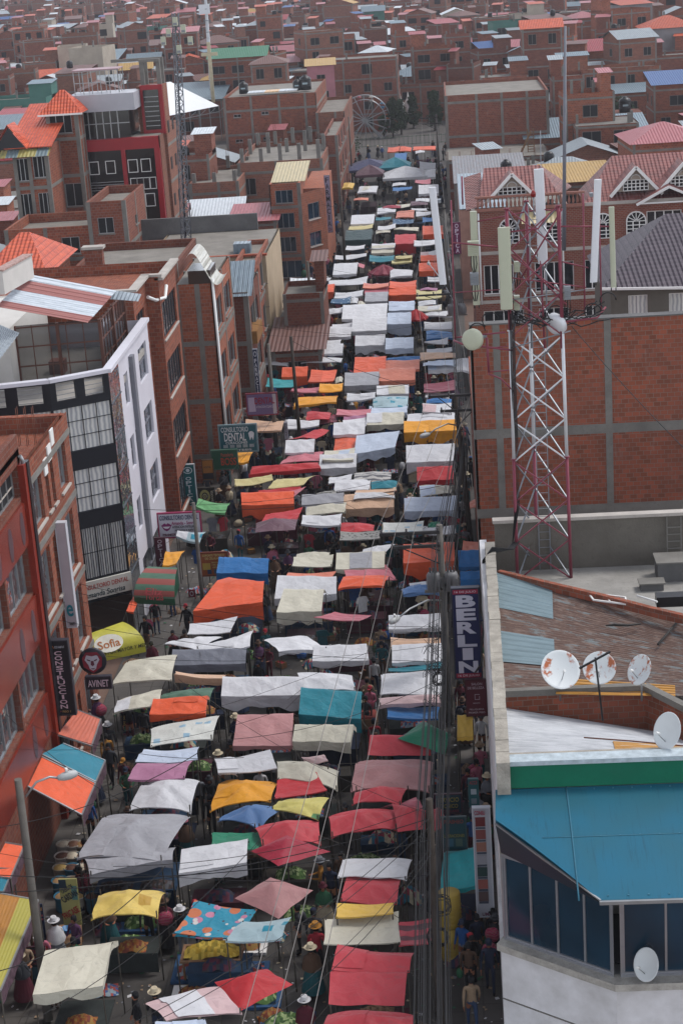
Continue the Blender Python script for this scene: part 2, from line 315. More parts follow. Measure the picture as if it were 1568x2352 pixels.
# tile colour kind skirt(px in tile) coords
STALLS = '''
1 O f 6 1018 58 1095 86|1 O f 6 1095 54 1168 82|1 O f 6 1180 50 1318 76|1 B t 20 1062 99 1140 150|1 T p 20 1018 150 1110 190|1 N p 15 840 152 962 208|1 H p 10 865 200 950 236|1 w p 20 1084 198 1174 258
1 w f 0 1000 162 1130 178|1 w f 0 1193 78 1250 92|1 G f 10 1220 155 1318 198|1 w f 16 1208 198 1318 245|1 P f 0 1192 258 1288 285|1 w f 0 1048 278 1135 300|1 B f 0 1050 305 1170 330|1 w t 18 1215 308 1336 350|1 Y f 12 735 282 812 318
1 w f 8 832 300 958 345|1 S f 0 808 380 900 395|1 Z f 0 990 420 1100 436|1 c f 0 1068 413 1160 440|1 w f 8 952 436 1070 468|1 S f 8 1072 460 1185 500|1 T f 0 944 492 1042 514|1 w t 14 790 494 940 540|1 y f 0 776 548 928 574|1 o f 0 1052 515 1182 543
1 w f 0 956 547 1070 568|1 c f 0 1062 555 1212 576|1 H f 0 1165 403 1270 420|1 w f 0 1168 437 1272 455|1 w f 0 1195 378 1280 400|1 w f 0 1196 458 1290 486|1 B f 0 1238 500 1322 530|1 O t 30 1240 558 1370 605|1 c f 0 945 578 1036 594
1 k t 50 756 590 925 640|1 w f 0 757 672 877 700|1 R t 70 1065 612 1195 665|1 w f 6 916 655 1066 690|1 c t 18 920 688 1060 722|1 T f 0 905 740 1060 765|1 y f 0 1068 735 1173 756|1 y f 8 1044 760 1170 780|1 w f 6 1185 640 1320 672
1 w f 0 1225 712 1325 738|1 O t 20 1228 750 1335 772|1 O t 40 1218 795 1340 835|1 w f 0 690 728 888 752|1 w t 22 678 798 836 856|1 P f 0 835 795 875 815|1 M u 0 945 808 1040 860|1 w f 12 1034 820 1175 858|1 w f 0 405 880 660 906|1 w f 0 645 885 892 920
1 w f 6 1270 868 1405 896|1 O t 40 540 930 688 970|1 S f 6 866 910 1028 942|1 P t 20 876 938 1025 975|1 O f 0 1032 903 1197 941|1 O t 60 1030 945 1197 985|1 y f 6 1200 962 1355 1005|1 V f 0 1222 940 1330 956|1 w f 10 686 965 868 1000|1 o f 8 663 1005 790 1036
1 w f 0 780 992 838 1026|1 c f 0 832 1025 880 1048|1 G t 28 878 975 1022 1026|1 w f 0 1210 1022 1320 1045|1 c f 8 1210 1050 1355 1080|1 w f 12 1240 1080 1420 1112|1 w f 6 630 1072 742 1100|1 w t 25 738 1058 1020 1132|1 L t 36 1028 1040 1187 1082|1 R u 0 1145 1098 1248 1140
1 w f 14 1250 1148 1422 1195|1 B f 14 1262 1208 1422 1256|1 w f 0 1250 1268 1395 1290|1 w f 8 1265 1320 1420 1348|1 F f 6 1225 1345 1440 1380|1 w f 6 604 1158 800 1200|1 w t 30 798 1145 1018 1210|1 L t 70 1018 1108 1168 1168|1 w t 22 582 1202 796 1250|1 w f 0 522 1265 728 1298
1 y f 0 832 1245 1000 1258|1 w t 60 818 1262 1004 1302|1 L t 40 1008 1262 1182 1322|1 B f 0 1005 1365 1260 1392|1 w t 18 545 1318 742 1355|1 w f 6 482 1370 735 1408|1 w f 0 218 1376 408 1420|1 O t 14 810 1382 1012 1470|1 S t 20 900 1408 1215 1458|1 L f 0 1245 1400 1438 1425|1 w t 24 1275 1412 1440 1455
1 w f 14 1445 1380 1530 1450|1 O t 60 358 1465 522 1498|1 O f 8 524 1458 698 1535|1 c f 0 690 1498 742 1535|1 Q f 0 258 1518 440 1563
2 P f 8 414 70 588 102|2 A f 6 590 60 740 95|2 A f 14 432 120 706 172|2 G t 50 752 5 966 62|2 S t 40 968 -25 1190 32|2 w f 10 764 115 943 150|2 w t 22 953 83 1150 118|2 l f 10 928 140 1145 186|2 M f 4 1248 44 1440 104|2 w f 0 1258 110 1440 136|2 B f 6 1262 140 1418 168
2 w f 8 1240 174 1415 228|2 w f 8 1145 228 1435 288|2 A t 90 1128 296 1448 352|2 L f 30 902 180 1143 246|2 c t 40 892 254 1120 308|2 P f 10 700 208 912 245|2 V f 0 742 252 900 285|2 R f 4 507 226 665 272|2 M f 0 532 258 705 290|2 w f 0 742 292 905 262 882 326 736 348|2 w t 20 682 318 880 370
2 O f 8 680 376 855 456|2 L t 60 840 392 1105 370 1060 450 815 492|2 w f 10 388 282 597 325|2 R f 0 382 402 560 352 648 345 560 395|2 w t 16 380 438 566 484|2 P f 6 410 484 617 466 590 522 350 555|2 R f 22 180 572 575 540 590 580 158 600|2 y f 0 62 640 290 628 297 662 66 686|2 y f 0 330 660 563 630 490 685 272 700
2 c f 12 614 462 812 530|2 w t 50 594 522 828 580|2 z f 10 808 602 1040 655|2 w f 6 648 634 795 670|2 w f 8 686 662 910 715|2 T f 0 914 657 1077 688|2 F f 0 820 692 1075 740|2 w f 0 812 735 1062 772|2 F t 70 745 775 1058 832|2 n f 0 560 728 700 766|2 G t 14 485 770 745 806|2 c f 10 505 806 760 856|2 w f 14 484 888 730 935
2 R f 4 205 715 480 690 470 712 220 738|2 P f 4 300 745 505 716 430 775 290 770|2 O t 90 108 762 430 748 425 805 112 815|2 R f 4 260 880 482 838 450 900 215 930|2 H s 0 200 920 450 905 435 970 195 1000|2 R f 4 722 920 936 982|2 n f 6 722 985 970 1030|2 w t 70 1142 452 1432 540|2 R t 40 1208 605 1428 655|2 c f 0 1220 688 1415 740
2 w f 0 1148 744 1445 782|2 L t 50 1130 784 1450 850|2 i f 0 990 916 1240 985|2 w f 6 1240 928 1442 995|2 g f 0 1272 918 1342 942|2 c f 0 446 1092 655 1136|2 c f 6 426 1136 675 1188|2 c t 30 700 1122 1002 1210|2 w f 0 870 1075 1068 1065 1000 1115 860 1125|2 O t 110 1124 1060 1432 1170
2 C f 20 1100 1345 1300 1282 1340 1340 1120 1375|2 w f 0 1155 1287 1345 1310|2 S f 4 400 1225 690 1238 655 1275 360 1272|2 w t 46 350 1275 698 1300 690 1370 320 1400|2 c t 90 400 1360 630 1370 600 1476 330 1485|2 P f 4 740 1215 1000 1192 1068 1265 765 1278|2 O f 14 750 1268 1025 1262 990 1325 715 1336|2 P f 4 690 1490 915 1490 840 1538 565 1535
2 B t 70 -20 1160 278 1172 262 1240 -45 1240|0 O t 110 1440 1272 1660 1300 1640 1420 1225 1475
2 S f 20 1492 1052 1600 1120|2 B t 30 1463 1135 1600 1200|2 B t 50 1475 1250 1600 1280|2 S f 4 1530 780 1610 835
3 w f 30 400 240 660 222 788 290 498 320|3 w t 44 728 308 1035 292 1050 375 712 385|3 w f 0 617 460 945 470 966 543 648 552|3 c f 0 640 560 805 580|3 w t 104 165 520 640 522 640 592 145 602|3 T t 90 652 573 1017 598 1000 742 628 712|3 D t 30 262 735 590 722 572 908 215 910|3 c t 70 612 803 970 803 935 890 588 884
3 w t 30 1190 122 1515 175|3 F f 6 1200 238 1502 285|3 w t 24 1210 290 1520 385|3 T f 0 1185 402 1510 436|3 w f 6 1140 450 1512 440 1508 590 1138 586|3 I f 26 1125 602 1500 590 1500 645 1130 640|3 B f 14 1170 648 1495 658 1485 756 1180 732|3 g s 0 1400 768 1568 850 1530 950 1248 875|3 r t 0 1085 880 1440 888 1438 972 1060 972
3 D X 8 985 975 1455 972 1430 1160 952 1152|3 r X 6 980 1165 1300 1162 1250 1256 958 1250|3 r X 4 812 1345 1205 1300 1225 1400 830 1448|3 r s 0 1210 1295 1410 1330 1408 1435 1242 1440|3 P f 0 1095 1310 1350 1255 1400 1305 1225 1298|3 r s 0 1465 1320 1515 1325 1565 1425 1470 1430|3 w f 4 98 1005 435 955 475 1055 122 1096
3 c X 4 488 1003 862 1028 852 1160 495 1112|3 I f 0 640 1008 775 985 800 1022 660 1012|3 A X 4 130 1128 487 1115 435 1250 68 1282|3 R f 6 490 1118 725 1088 790 1198 470 1232|3 e f 0 510 1238 803 1245 735 1345 455 1288|3 C X 2 270 1290 545 1300 370 1398 120 1368|3 r X 6 345 1400 735 1352 745 1475 395 1496
3 g f 10 80 1440 398 1437 375 1540 75 1548|3 w s 0 655 218 657 217 656 219 654 219
5 w f 0 1330 172 1650 130 1600 235 1315 240|5 w f 4 1330 240 1545 235 1375 318 1150 300|5 w f 10 1430 322 1760 225 1735 330 1352 378|5 c f 12 890 418 1228 380 1190 550 785 545|5 E t 80 1228 380 1722 370 1700 440 1200 452|5 F f 60 1232 498 1565 500 1560 556 1226 536|5 c f 10 825 668 1125 622 1110 710 792 750
5 h f 4 1130 650 1490 610 1455 690 1125 700|5 O t 60 1095 710 1450 680 1425 785 1052 795|5 i f 0 1060 880 1520 800 1470 935 1060 1008|5 L f 0 1012 1030 1378 1008 1370 1110 955 1138|5 V f 10 965 1142 1335 1115 1280 1222 902 1242|5 w X 6 998 1262 1385 1248 1320 1423 908 1418
6 G X 12 740 100 1308 82 1120 380 550 360|6 G f 60 600 398 1215 315 1190 415 635 490|6 m X 6 700 620 1140 590 1088 768 642 790|6 c t 80 375 1045 812 990 710 1288 245 1348
4 w t 90 -100 340 318 270 300 410 -128 480|4 Z s 4 575 256 848 325 520 456 348 350|4 D s 4 467 528 737 625 515 752 243 660|4 l f 10 285 795 598 798 535 928 178 915|4 w f 4 950 355 1390 360 1352 500 918 502|4 r f 4 985 508 1322 512 1290 670 935 645|4 Y f 4 905 668 1272 675 1268 752 905 768
4 c f 6 832 780 1300 755 1312 945 828 960|4 x f 6 1312 800 1520 762 1520 925 1315 935|4 r f 0 920 990 1400 1018 1370 1122 880 1118|4 r t 6 880 1126 1370 1130 1335 1350 860 1345|4 r X 6 862 1354 1405 1405 1400 1560 790 1540|4 R s 6 110 1220 440 1125 602 1225 250 1378|D I f 2 333 2292 500 2266 550 2313 385 2343|D L f 4 360 2353 468 2338 490 2390 350 2395
D U f 6 450 2073 585 2082 548 2145 401 2139|0 A f 12 1040 1095 1160 1092 1105 1178 1020 1180|0 O f 10 850 1375 893 1375 840 1482 795 1480|0 q f 14 1250 770 1440 795 1410 880 1235 830|0 l f 12 1120 990 1290 1000 1250 1048 1110 1015|0 A f 14 1490 475 1590 476 1560 552 1488 550|2 F f 10 135 272 365 278 350 350 120 345
D w f 4 655 2362 760 2356 750 2400 640 2400|D S f 8 1064 1248 1102 1246 1104 1272 1058 1275|D Y t 10 1052 1655 1085 1652 1085 1690 1050 1692|D Q t 10 1025 1955 1093 1945 1095 2030 1010 2050|5 w f 4 1500 1120 1650 1105 1650 1210 1525 1218
'''
print('stalls parse')
stalls = []
ci = 0
POLE = MB(); POLE.tube([(0, 0, 0), (0, 0, 1)], .022, 6); POLE_ME = POLE.data('pole', POLE_M)
def quadmesh(c4, kind, z, seed, nu=12, nv=9):
    rs = random.Random(seed); A, B, C_, D_ = c4   # TL TR BR BL
    wu = ((B-A).length+(C_-D_).length)/2; wv = ((D_-A).length+(C_-B).length)/2
    ph = [rs.uniform(0, 6.28) for _ in range(8)]; sag = rs.uniform(.02, .06)*min(wu, wv); rh = rs.uniform(.18, .3)*min(1.2, wv)
    sc1 = rs.uniform(.01, .022); sty = rs.random(); ck = [rs.uniform(-.14, .14) for _ in range(4)]; pk = rs.uniform(.35, .65)
    def f(u, v):
        e = sc1*math.sin(math.pi*v)*(1-2*u)*(1 if kind in 'fXs' else .3); g = sc1*math.sin(math.pi*u)*(1-2*v)*(1 if kind in 'fXs' else .3)
        uu = u+e; vv = v+g
        p = A*(1-uu)*(1-vv)+B*uu*(1-vv)+C_*uu*vv+D_*(1-uu)*vv
        dz = .012*math.sin(9*u+ph[0]+4*v)*math.sin(7*v+ph[1]) + .013*math.sin(15*u+ph[2]-11*v)*math.sin(math.pi*v)+(ck[0]*(1-u)*(1-v)+ck[1]*u*(1-v)+ck[2]*u*v+ck[3]*(1-u)*v)*(0 if kind == 't' else 1); a_, b_ = abs(2*u-1), abs(2*v-1)
        if kind == 'f':
            if sty < .45: dz += .20*min(1, wv)*(1-max(a_, b_)) - .12*(1-abs(a_-b_))**3
            elif sty < .7: dz += .14*min(1, wv)*(v/pk if v < pk else (1-v)/(1-pk)) - sag*math.sin(math.pi*u)*.5
            else: dz += -sag*1.6*math.sin(math.pi*u)*math.sin(math.pi*v)
        if kind in 'fX': dz -= min(.12, .03*wu)*math.sin(math.pi*u)*b_+min(.12, .03*wv)*math.sin(math.pi*v)*a_
        if kind == 't':
            rv = .32; r = (v/rv if v < rv else (1-v)/(1-rv)); dz += rh*1.3*r - .025*abs(math.sin(math.pi*2*u))*(1-r*.5)
        elif kind == 'X': dz += .36*min(1.3, wv)*(1-max(a_, b_)) - .22*(1-abs(a_-b_))**3
        elif kind == 's': dz += .45*(1-max(abs(2*u-1), abs(2*v-1)))
        return Vector((p.x, p.y, z+dz + .0*v))
    mb = MB(); mb.grid(f, nu, nv, 0, (wu, wv)); return mb, f, wu, wv
def add_stall(i, tile, c, kind, skirt, q):
    D4 = [cv(tile, x, y) for x, y in q]
    cxp = sum(a for a, b in D4)/4; cyp = sum(b for a, b in D4)/4
    z = 2.3+.07*((i*7) % 5)
    top = 1.0
    if kind == 't': z -= .12
    c4 = [P(x, y, z=z) for x, y in D4]; cen = sum(c4, Vector())/4; g = Vector((cen.x, cen.y, 0))
    c4 = [(p-g)*1.05 if kind not in 'up' else p-g for p in c4]; c4 = [Vector((p.x, p.y, z)) for p in c4]
    nm = {'u': 'market_umbrella', 's': 'market_umbrella', 'p': 'gazebo_tent'}.get(kind, 'market_stall')
    root = empty(nm, g); dist = (cen-CP).length; near = dist < 115
    mat = tmat(c); rs = random.Random(i)
    info = dict(o=root, c=c, kind=kind, px=(cxp, cyp), w=(c4[1]-c4[0]).length, d=(c4[3]-c4[0]).length, cen=cen, c4=[p+g for p in c4], dist=dist, nm=nm)
    if kind in 'up':
        r = ((c4[1]-c4[0]).length+(c4[3]-c4[0]).length)/4*(1.0 if kind == 'u' else 1.1); n = 8 if kind == 'u' else 4
        mb = MB(); zt = z+(.55 if kind == 'u' else .95); off = 0 if kind == 'u' else math.pi/4; rr = r*(1 if kind == 'u' else 1.3)
        pts = [Vector((rr*math.cos(2*math.pi*k/n+off), rr*math.sin(2*math.pi*k/n+off), z-.1)) for k in range(n)]
        for k in range(n):
            a, b = pts[k], pts[(k+1) % n]; m1 = (a+b)/2*.93+Vector((0, 0, .07)); ap = Vector((0, 0, zt)); am = a*.5+ap*.5+Vector((0, 0, .06)); bm_ = b*.5+ap*.5+Vector((0, 0, .06))
            mm = (am+bm_)/2*.96
            mb.face([a, m1, mm, am]); mb.face([m1, b, bm_, mm]); mb.face([am, mm, ap]); mb.face([mm, bm_, ap])
            if kind == 'p': mb.face([a, b, b-Vector((0, 0, .3)), a-Vector((0, 0, .3))])
            else: mb.face([a, m1, m1-Vector((0, 0, .12)), a-Vector((0, 0, .12))]); mb.face([m1, b, b-Vector((0, 0, .12)), m1-Vector((0, 0, .12))])
        mb.build('canopy', mat, root)
        if kind == 'u': o = link('pole', POLE_ME, root, (0, 0, 0)); o.scale = (1, 1, zt-.05)
        else:
            for k in range(4): o = link('leg', POLE_ME, root, (pts[k].x*.97, pts[k].y*.97, 0)); o.scale = (1, 1, z-.1)
    else:
        mb, f, wu, wv = quadmesh(c4, kind, z, i, *((16, 16) if near else (10, 10)))
        mb.build('canopy', mat, root)
        if kind == 's':
            o = link('pole', POLE_ME, root, (0, 0, 0)); o.scale = (1.2, 1.2, z+.3)
        else:
            for p in c4:
                q_ = p*.96; o = link('pole', POLE_ME, root, (q_.x, q_.y, 0)); o.scale = (1, 1, z-.02)
        sk = skirt/TILES[tile][2]/1.7417*dist/FPX/.93
        if tile == 'D': sk = skirt*dist/FPX/.93
        if sk > .05 or kind in 'fX':
            sk = max(sk, .10 if kind == 't' else .035); mb = MB(); rg_ = [rs.uniform(.55, 1.05) for _ in range(7)]; amp = .03 if sk > .4 else .006
            def ed(path, sk, ph):
                def h(u, v):
                    p = path(u); q_ = Vector((p.x, p.y, 0)); dr = q_.normalized() if q_.length > .1 else Vector((0, 0, 0))
                    wv_ = amp*math.sin(u*wu*5+ph)*v + .5*amp*math.sin(u*wu*13+ph)*v
                    return Vector((p.x, p.y-.012, p.z)) + Vector((0, -1, 0))*(wv_+.04*v*sk) + Vector((0, 0, -v*sk*(rg_[int(u*5.99)]*(1-(u*5.99)%1)+rg_[int(u*5.99)+1]*((u*5.99)%1))))
                return h
            mb.grid(ed(lambda u: f(u, 1), sk, rs.uniform(0, 6)), 22 if near else 10, 4, 0, (wu, sk))
            if kind == 't' and rs.random() < .5:
                mb.grid(ed(lambda u: f(1, u), sk*.55, 1), 8, 3, 0, (wv, sk)); mb.grid(ed(lambda u: f(0, u), sk*.55, 2), 8, 3, 0, (wv, sk))
            mb.build('skirt' if kind == 't' else 'hem', mat, root)
        if rs.random() < .5 and kind in 'ftX' and wu > 1.2:
            u0 = rs.choice([0, rs.uniform(.1, .5)]); u1 = min(1, u0+rs.uniform(.3, .55)); v0 = rs.choice([0, .1]); v1 = rs.choice([1.0, rs.uniform(.5, .9)]); pm = MB(); jj = rs.uniform(-.06, .06)
            pm.grid(lambda u, v: f(min(1, max(0, u0+(u1-u0)*u+jj*v)), v0+(v1-v0)*v)+Vector((0, 0, .025)), 8, 8, 0, (wu*(u1-u0), wv)); c2 = c if rs.random() < .55 else rs.choice('wcGLwI')
            pm.build('patch_tarp', tmat(c2 if c in 'wcGLIlE' else c), root)
        if near and kind in 'fXts':
            for ri_, p in enumerate(c4):
                if rs.random() < .5: d_ = Vector((p.x, p.y, 0)).normalized(); MB().bar((p.x, p.y, z-.02), (p.x+d_.x*.7, p.y+d_.y*.7, z-rs.uniform(.1, .8)), .012).build('rope', POLE_M, root)
        if kind in 'tX' or wu > 1.8:
            x0 = min(p.x for p in c4)*.8; x1 = max(p.x for p in c4)*.8; y1 = (c4[0].y+c4[1].y)/2*.75; y0 = (c4[2].y+c4[3].y)/2*.55
            cl = rs.choice(['1c2438', '33222a', '2a2f2e', '1c344c', '42202a', '38342f'])
            MB().box(x0, x1, y0, y1, .72, .78, 0).box(x0+.02, x1-.02, y0+.02, y0+.04, .1, .72, 0).build('counter', plain('cloth_'+cl, cl, .9, .35, 3), root)
            info['counter'] = (x0, x1, y0, y1)
    stalls.append(info)
i = 0
for rec in STALLS.replace('\n', '|').split('|'):
    t = rec.split()
    if not t: continue
    tile, c, kind, sk = t[:4]; v = [float(a) for a in t[4:]]; sk = float(sk)
    if tile == '3' and v[0] == 655: continue
    if len(v) == 4:
        x0, y0, x1, y1 = v; Dx, Dy = cv(tile, (x0+x1)/2, y0); dy = y1-y0; dl = .02*(x1-x0)
        sl = (995-Dx)/(Dy+157)
        if sl > 0: q = [(x0+sl*dy, y0+dl), (x1, y0-dl), (x1-sl*dy, y1-dl), (x0, y1+dl)]
        else: q = [(x0, y0+dl), (x1+sl*dy, y0-dl), (x1, y1-dl), (x0-sl*dy, y1+dl)]
    else: q = [(v[k], v[k+1]) for k in (0, 2, 4, 6)]
    add_stall(i, tile, c, kind, sk, q); i += 1
print('stalls', len(stalls))
# ---------------- wall / window helpers ----------------
def wall(mb, p0, u, Wd, Ht, holes, dep=.18, mi=0, rmi=None):
    """rectangular wall with real openings; p0 bottom-left seen from outside, u = horizontal unit vector"""
    p0 = Vector(p0); u = Vector(u).normalized(); n = u.cross(Vector((0, 0, 1))); up = Vector((0, 0, 1)); rmi = mi if rmi is None else rmi
    us = sorted({0, Wd, *[h[0] for h in holes], *[h[1] for h in holes]}); zs = sorted({0, Ht, *[h[2] for h in holes], *[h[3] for h in holes]})
    q = lambda a, z, k=0: p0+u*a+up*z-n*k
    for a, b in zip(us, us[1:]):
        for c, d in zip(zs, zs[1:]):
            m = ((a+b)/2, (c+d)/2)
            if any(h[0] < m[0] < h[1] and h[2] < m[1] < h[3] for h in holes): continue
            mb.face([q(a, c), q(b, c), q(b, d), q(a, d)], mi)
    for a, b, c, d in holes:
        mb.face([q(a, c), q(a, c, dep), q(a, d, dep), q(a, d)], rmi); mb.face([q(b, c, dep), q(b, c), q(b, d), q(b, d, dep)], rmi)
        mb.face([q(a, d), q(a, d, dep), q(b, d, dep), q(b, d)], rmi); mb.face([q(a, c, dep), q(a, c), q(b, c), q(b, c, dep)], rmi)
def winset(parent, p0, u, h, dep=.15, frame=None, glass=None, nx=2, ny=1, fw=.05, sill=CONCL, curtain=False, bars=0):
    p0 = Vector(p0); u = Vector(u).normalized(); n = u.cross(Vector((0, 0, 1))); up = Vector((0, 0, 1)); a, b, c, d = h
    q = lambda x, z, k=0: p0+u*x+up*z-n*k
    f = MB(); e = fw
    def slab(x0, x1, z0, z1, k0, k1, mb):
        A = [q(x0, z0, k0), q(x1, z0, k0), q(x1, z1, k0), q(x0, z1, k0)]; B = [q(x0, z0, k1), q(x1, z0, k1), q(x1, z1, k1), q(x0, z1, k1)]
        mb.face(A); mb.face([A[0], B[0], B[1], A[1]]); mb.face([A[1], B[1], B[2], A[2]]); mb.face([A[2], B[2], B[3], A[3]]); mb.face([A[3], B[3], B[0], A[0]])
    d0 = dep-.06
    slab(a, b, c, c+e, d0, dep, f); slab(a, b, d-e, d, d0, dep, f); slab(a, a+e, c+e, d-e, d0, dep, f); slab(b-e, b, c+e, d-e, d0, dep, f)
    for i in range(1, nx): x = a+(b-a)*i/nx; slab(x-e/2, x+e/2, c+e, d-e, d0+.01, dep, f)
    for i in range(1, ny): z = c+(d-c)*i/ny; slab(a+e, b-e, z-e/2, z+e/2, d0+.012, dep, f)
    for i in range(bars): x = a+(b-a)*(i+.5)/bars; slab(x-.012, x+.012, c+e, d-e, d0-.03, d0-.01, f)
    o = f.build('window', frame or STEEL, parent)
    g = MB(); g.face([q(a+.001, c+.001, dep-.012), q(b-.001, c+.001, dep-.012), q(b-.001, d-.001, dep-.012), q(a+.001, d-.001, dep-.012)]); g.build('pane', glass or GLS, o)
    if sill: s = MB(); slab(a-.06, b+.06, c-.09, c-.003, -.09, .05, s); s.build('sill', sill, o)
    return o
def frame_bands(mb, x0, x1, y0, y1, zs, cols, t=.03, hgt=.25, cw=.3, faces='fRL', mi=0, z1=None):
    """concrete ring beams at heights zs and columns at fractions, standing proud of the brick"""
    top = z1 or max(zs)+hgt
    for z in zs: mb.box(x0-t, x1+t, y0-t, y1+t, z, z+hgt, mi)
    t2 = t-.006
    for c in cols:
        x = x0+(x1-x0-cw)*c; mb.box(x, x+cw, y0-t2, y0+.1, 0, top, mi, 'b')
    for fc, X in (('R', x1), ('L', x0)):
        if fc in faces:
            for c in (0, .5, 1):
                y = y0+(y1-y0-cw)*c; mb.box(X-.1 if fc == 'R' else X-t2, X+t2 if fc == 'R' else X+.1, y, y+cw, 0, top, mi)
def sign(name, label, cat, tl, br, Y, bg, texts, th=.12, border=None, shapes=(), XY=None):
    a = P(*tl, Y=Y); b = P(*br, Y=Y); x0, x1, z0, z1 = a.x, b.x, b.z, a.z
    g = Vector(((x0+x1)/2, Y, z0)); r = empty(name, g); w_ = x1-x0; h_ = z1-z0
    m = MB().box(-w_/2, w_/2, 0, th, 0, h_); m.build('panel', plain('sign_'+bg, bg, .45, .08, 1.2, bm=.03), r)
    if border:
        e = .05*min(w_, h_)+.01; f = MB(); f.box(-w_/2-e, w_/2+e, -.012, th, h_, h_+e); f.box(-w_/2-e, w_/2+e, -.012, th, -e, 0); f.box(-w_/2-e, -w_/2, -.012, th, 0, h_); f.box(w_/2, w_/2+e, -.012, th, 0, h_); f.build('frame', plain('sign_'+border, border, .45, .1, 1, bm=.03), r)
    for k, shp_ in enumerate(shapes):
        bgc, cx, cy, ww, hh = shp_[-5:]
        if len(shp_) == 6:
            kd = shp_[0]; s = MB()
            if kd == 'o': pts = [(math.cos(t), math.sin(t)) for t in [math.pi*2*j/20 for j in range(20)]]
            else: pts = kd
            s.face([((cx-.5)*w_+px*ww*w_/2, -.006-.004*k, (1-cy)*h_+py*hh*h_/2) for px, py in pts])
        else: s = MB(); s.box((cx-.5-ww/2)*w_, (cx-.5+ww/2)*w_, -.006-.004*k, -.001, (1-cy-hh/2)*h_, (1-cy+hh/2)*h_)
        s.build('emblem', plain('sign_'+bgc, bgc, .45, .08, 1.2, bm=.03), r)
    for tx in texts:
        s, c, cx, cy, ww, hh = tx[:6]; rot = tx[6] if len(tx) > 6 else 0
        me = text_mesh(s, 1, ww*w_, hh*h_, off=.045 if bg == '141c4a' and len(s) == 1 else .015); me.materials.append(plain('ink_'+c, c, .5, .05, 1, bm=0))
        o = link('lettering', me, r, ((cx-.5)*w_, -.03, (1-cy)*h_)); o.rotation_euler = (R(90), -rot, 0)
    return tag(r, label, cat)
def vtext(s, c, cx, y0, y1, ww, gap=.18):
    n = len(s); st = (y1-y0)/n
    return [(ch, c, cx, y0+st*(k+.5), ww if ch != 'I' else ww*.3, st*(1-gap)) for k, ch in enumerate(s)]
def on_wall(name, mat, poly, th, parent, axis='X', base=None):
    """polygon of world points extruded outward by th"""
    m = MB(); n = Vector((1, 0, 0)) if axis == 'X' else Vector((0, -1, 0)); q = [Vector(p)+n*th for p in poly]; k = len(poly)
    c = sum(q, Vector())/k; nn = (q[1]-q[0]).cross(q[2]-q[0])
    if nn.dot(n) < 0: q.reverse(); poly = list(reversed(poly))
    m.face(q)
    for i in range(k): m.face([poly[i], poly[(i+1) % k], q[(i+1) % k], q[i]])
    return m.build(name, mat, parent)
FR = (0, 1, 0)   # horizontal direction of walls that face the street on the left (+X)
MIRR = None
m, nt_, b_ = newmat('mirror_glass', .06, .85, .8); b_.inputs['Base Color'].default_value = (.30, .33, .37, 1)
_n = noise(nt_, uvn(nt_, .8, .8), 1.1, 3); bump(nt_, b_, _n, .35, .25); MIRR = m
m, nt_, b_ = newmat('curtained_glass', .15, 0, .7); v_ = uvn(nt_); w1 = N(nt_, 'TexWave', Scale=1.5, Distortion=2.5); nt_.links.new(v_, w1.inputs['Vector'])
nt_.links.new(mixc(nt_, w1.outputs['Fac'], lin('c8c8c4'), lin('94979a')), b_.inputs['Base Color']); CURTG = m
# ======================= LEFT SIDE =======================
ORED = plain('orange_cladding', '722c22', .25, .3, .5, bm=.03); ORED2 = plain('oval_dark', '4f3b40', .4, .1, 1, bm=0)
b = empty('corner_building', (-20, 52, 0)); inv = Vector((-20, 52, 0))
def lb(p): return Vector(p)-inv
holes = [(.4+k*3.45, 3.65+k*3.45, z0, z1) for k in range(5) for z0, z1 in ((5.3, 7.1), (9.0, 10.7), (12.5, 13.6))]
mb = MB(); wall(mb, lb((-15, 40, 0)), FR, 17.9, 14.1, [(h[0], h[1], h[2], h[3]) for h in holes], .3, 0, 0)
wall(mb, lb((-30, 40, 0)), (1, 0, 0), 15, 14.1, []); mb.face([lb(p) for p in ((-30, 57.9, 0), (-30, 40, 0), (-30, 40, 14.1), (-30, 57.9, 14.1))]); mb.face([lb(p) for p in ((-30, 57.9, 12.9), (-30, 40, 12.9), (-15.2, 40, 12.9), (-15.2, 57.9, 12.9))], 1); 
mb.box(-10, 5, 5.6, 5.9, 0, 14.1); mb.box(4.8, 5.0, -12, 5.9, 13.9, 14.6)
mb.build('wall', [BR[1], CONCL], b)
for h in holes: winset(b, lb((-15, 40, 0)), FR, h, .28, STEEL, DARK if h[2] > 12 else MIRR, 4, 1, .06, None)
for z0, z1 in ((10.8, 12.3), (7.2, 8.9), (3.7, 5.2)):
    o = on_wall('fascia_band', ORED, [lb(p) for p in ((-15, 40, z0), (-15, 57.6, z0), (-15, 57.6, z1), (-15, 40, z1))], .10, b)
    for k in (range(10) if z0 > 10 else (7, 8)):
        y = 41+k*1.75+(1.6 if z0 < 10 else 0); e = [(-15, y+.28*math.cos(t), (z0+z1)/2+.6*math.sin(t)) for t in [k2*math.pi/7 for k2 in range(14)]]
        on_wall('oval_inlay', ORED2, [lb(p) for p in e], .112, o)
MB().box(5.0, 5.22, 5.45, 5.8, 0, 13.6).build('pilaster', plain('orange_post', '7a2416', .35), b)
MB().box(5.0, 5.26, 5.82, 6.15, 0, 13.6).build('pilaster', plain('black_post', '17171c', .35), b)
pz = MB().tube([lb((-14.9, 57.6, 13.9)), lb((-14.85, 57.7, 13.7)), lb((-14.85, 57.7, 11))], .07, 8); pz.build('drainpipe', STEEL, b)
b.location = inv; tag(b, 'brick building with orange fascia bands and oval inlays at the left edge, nearest on that side', 'building')
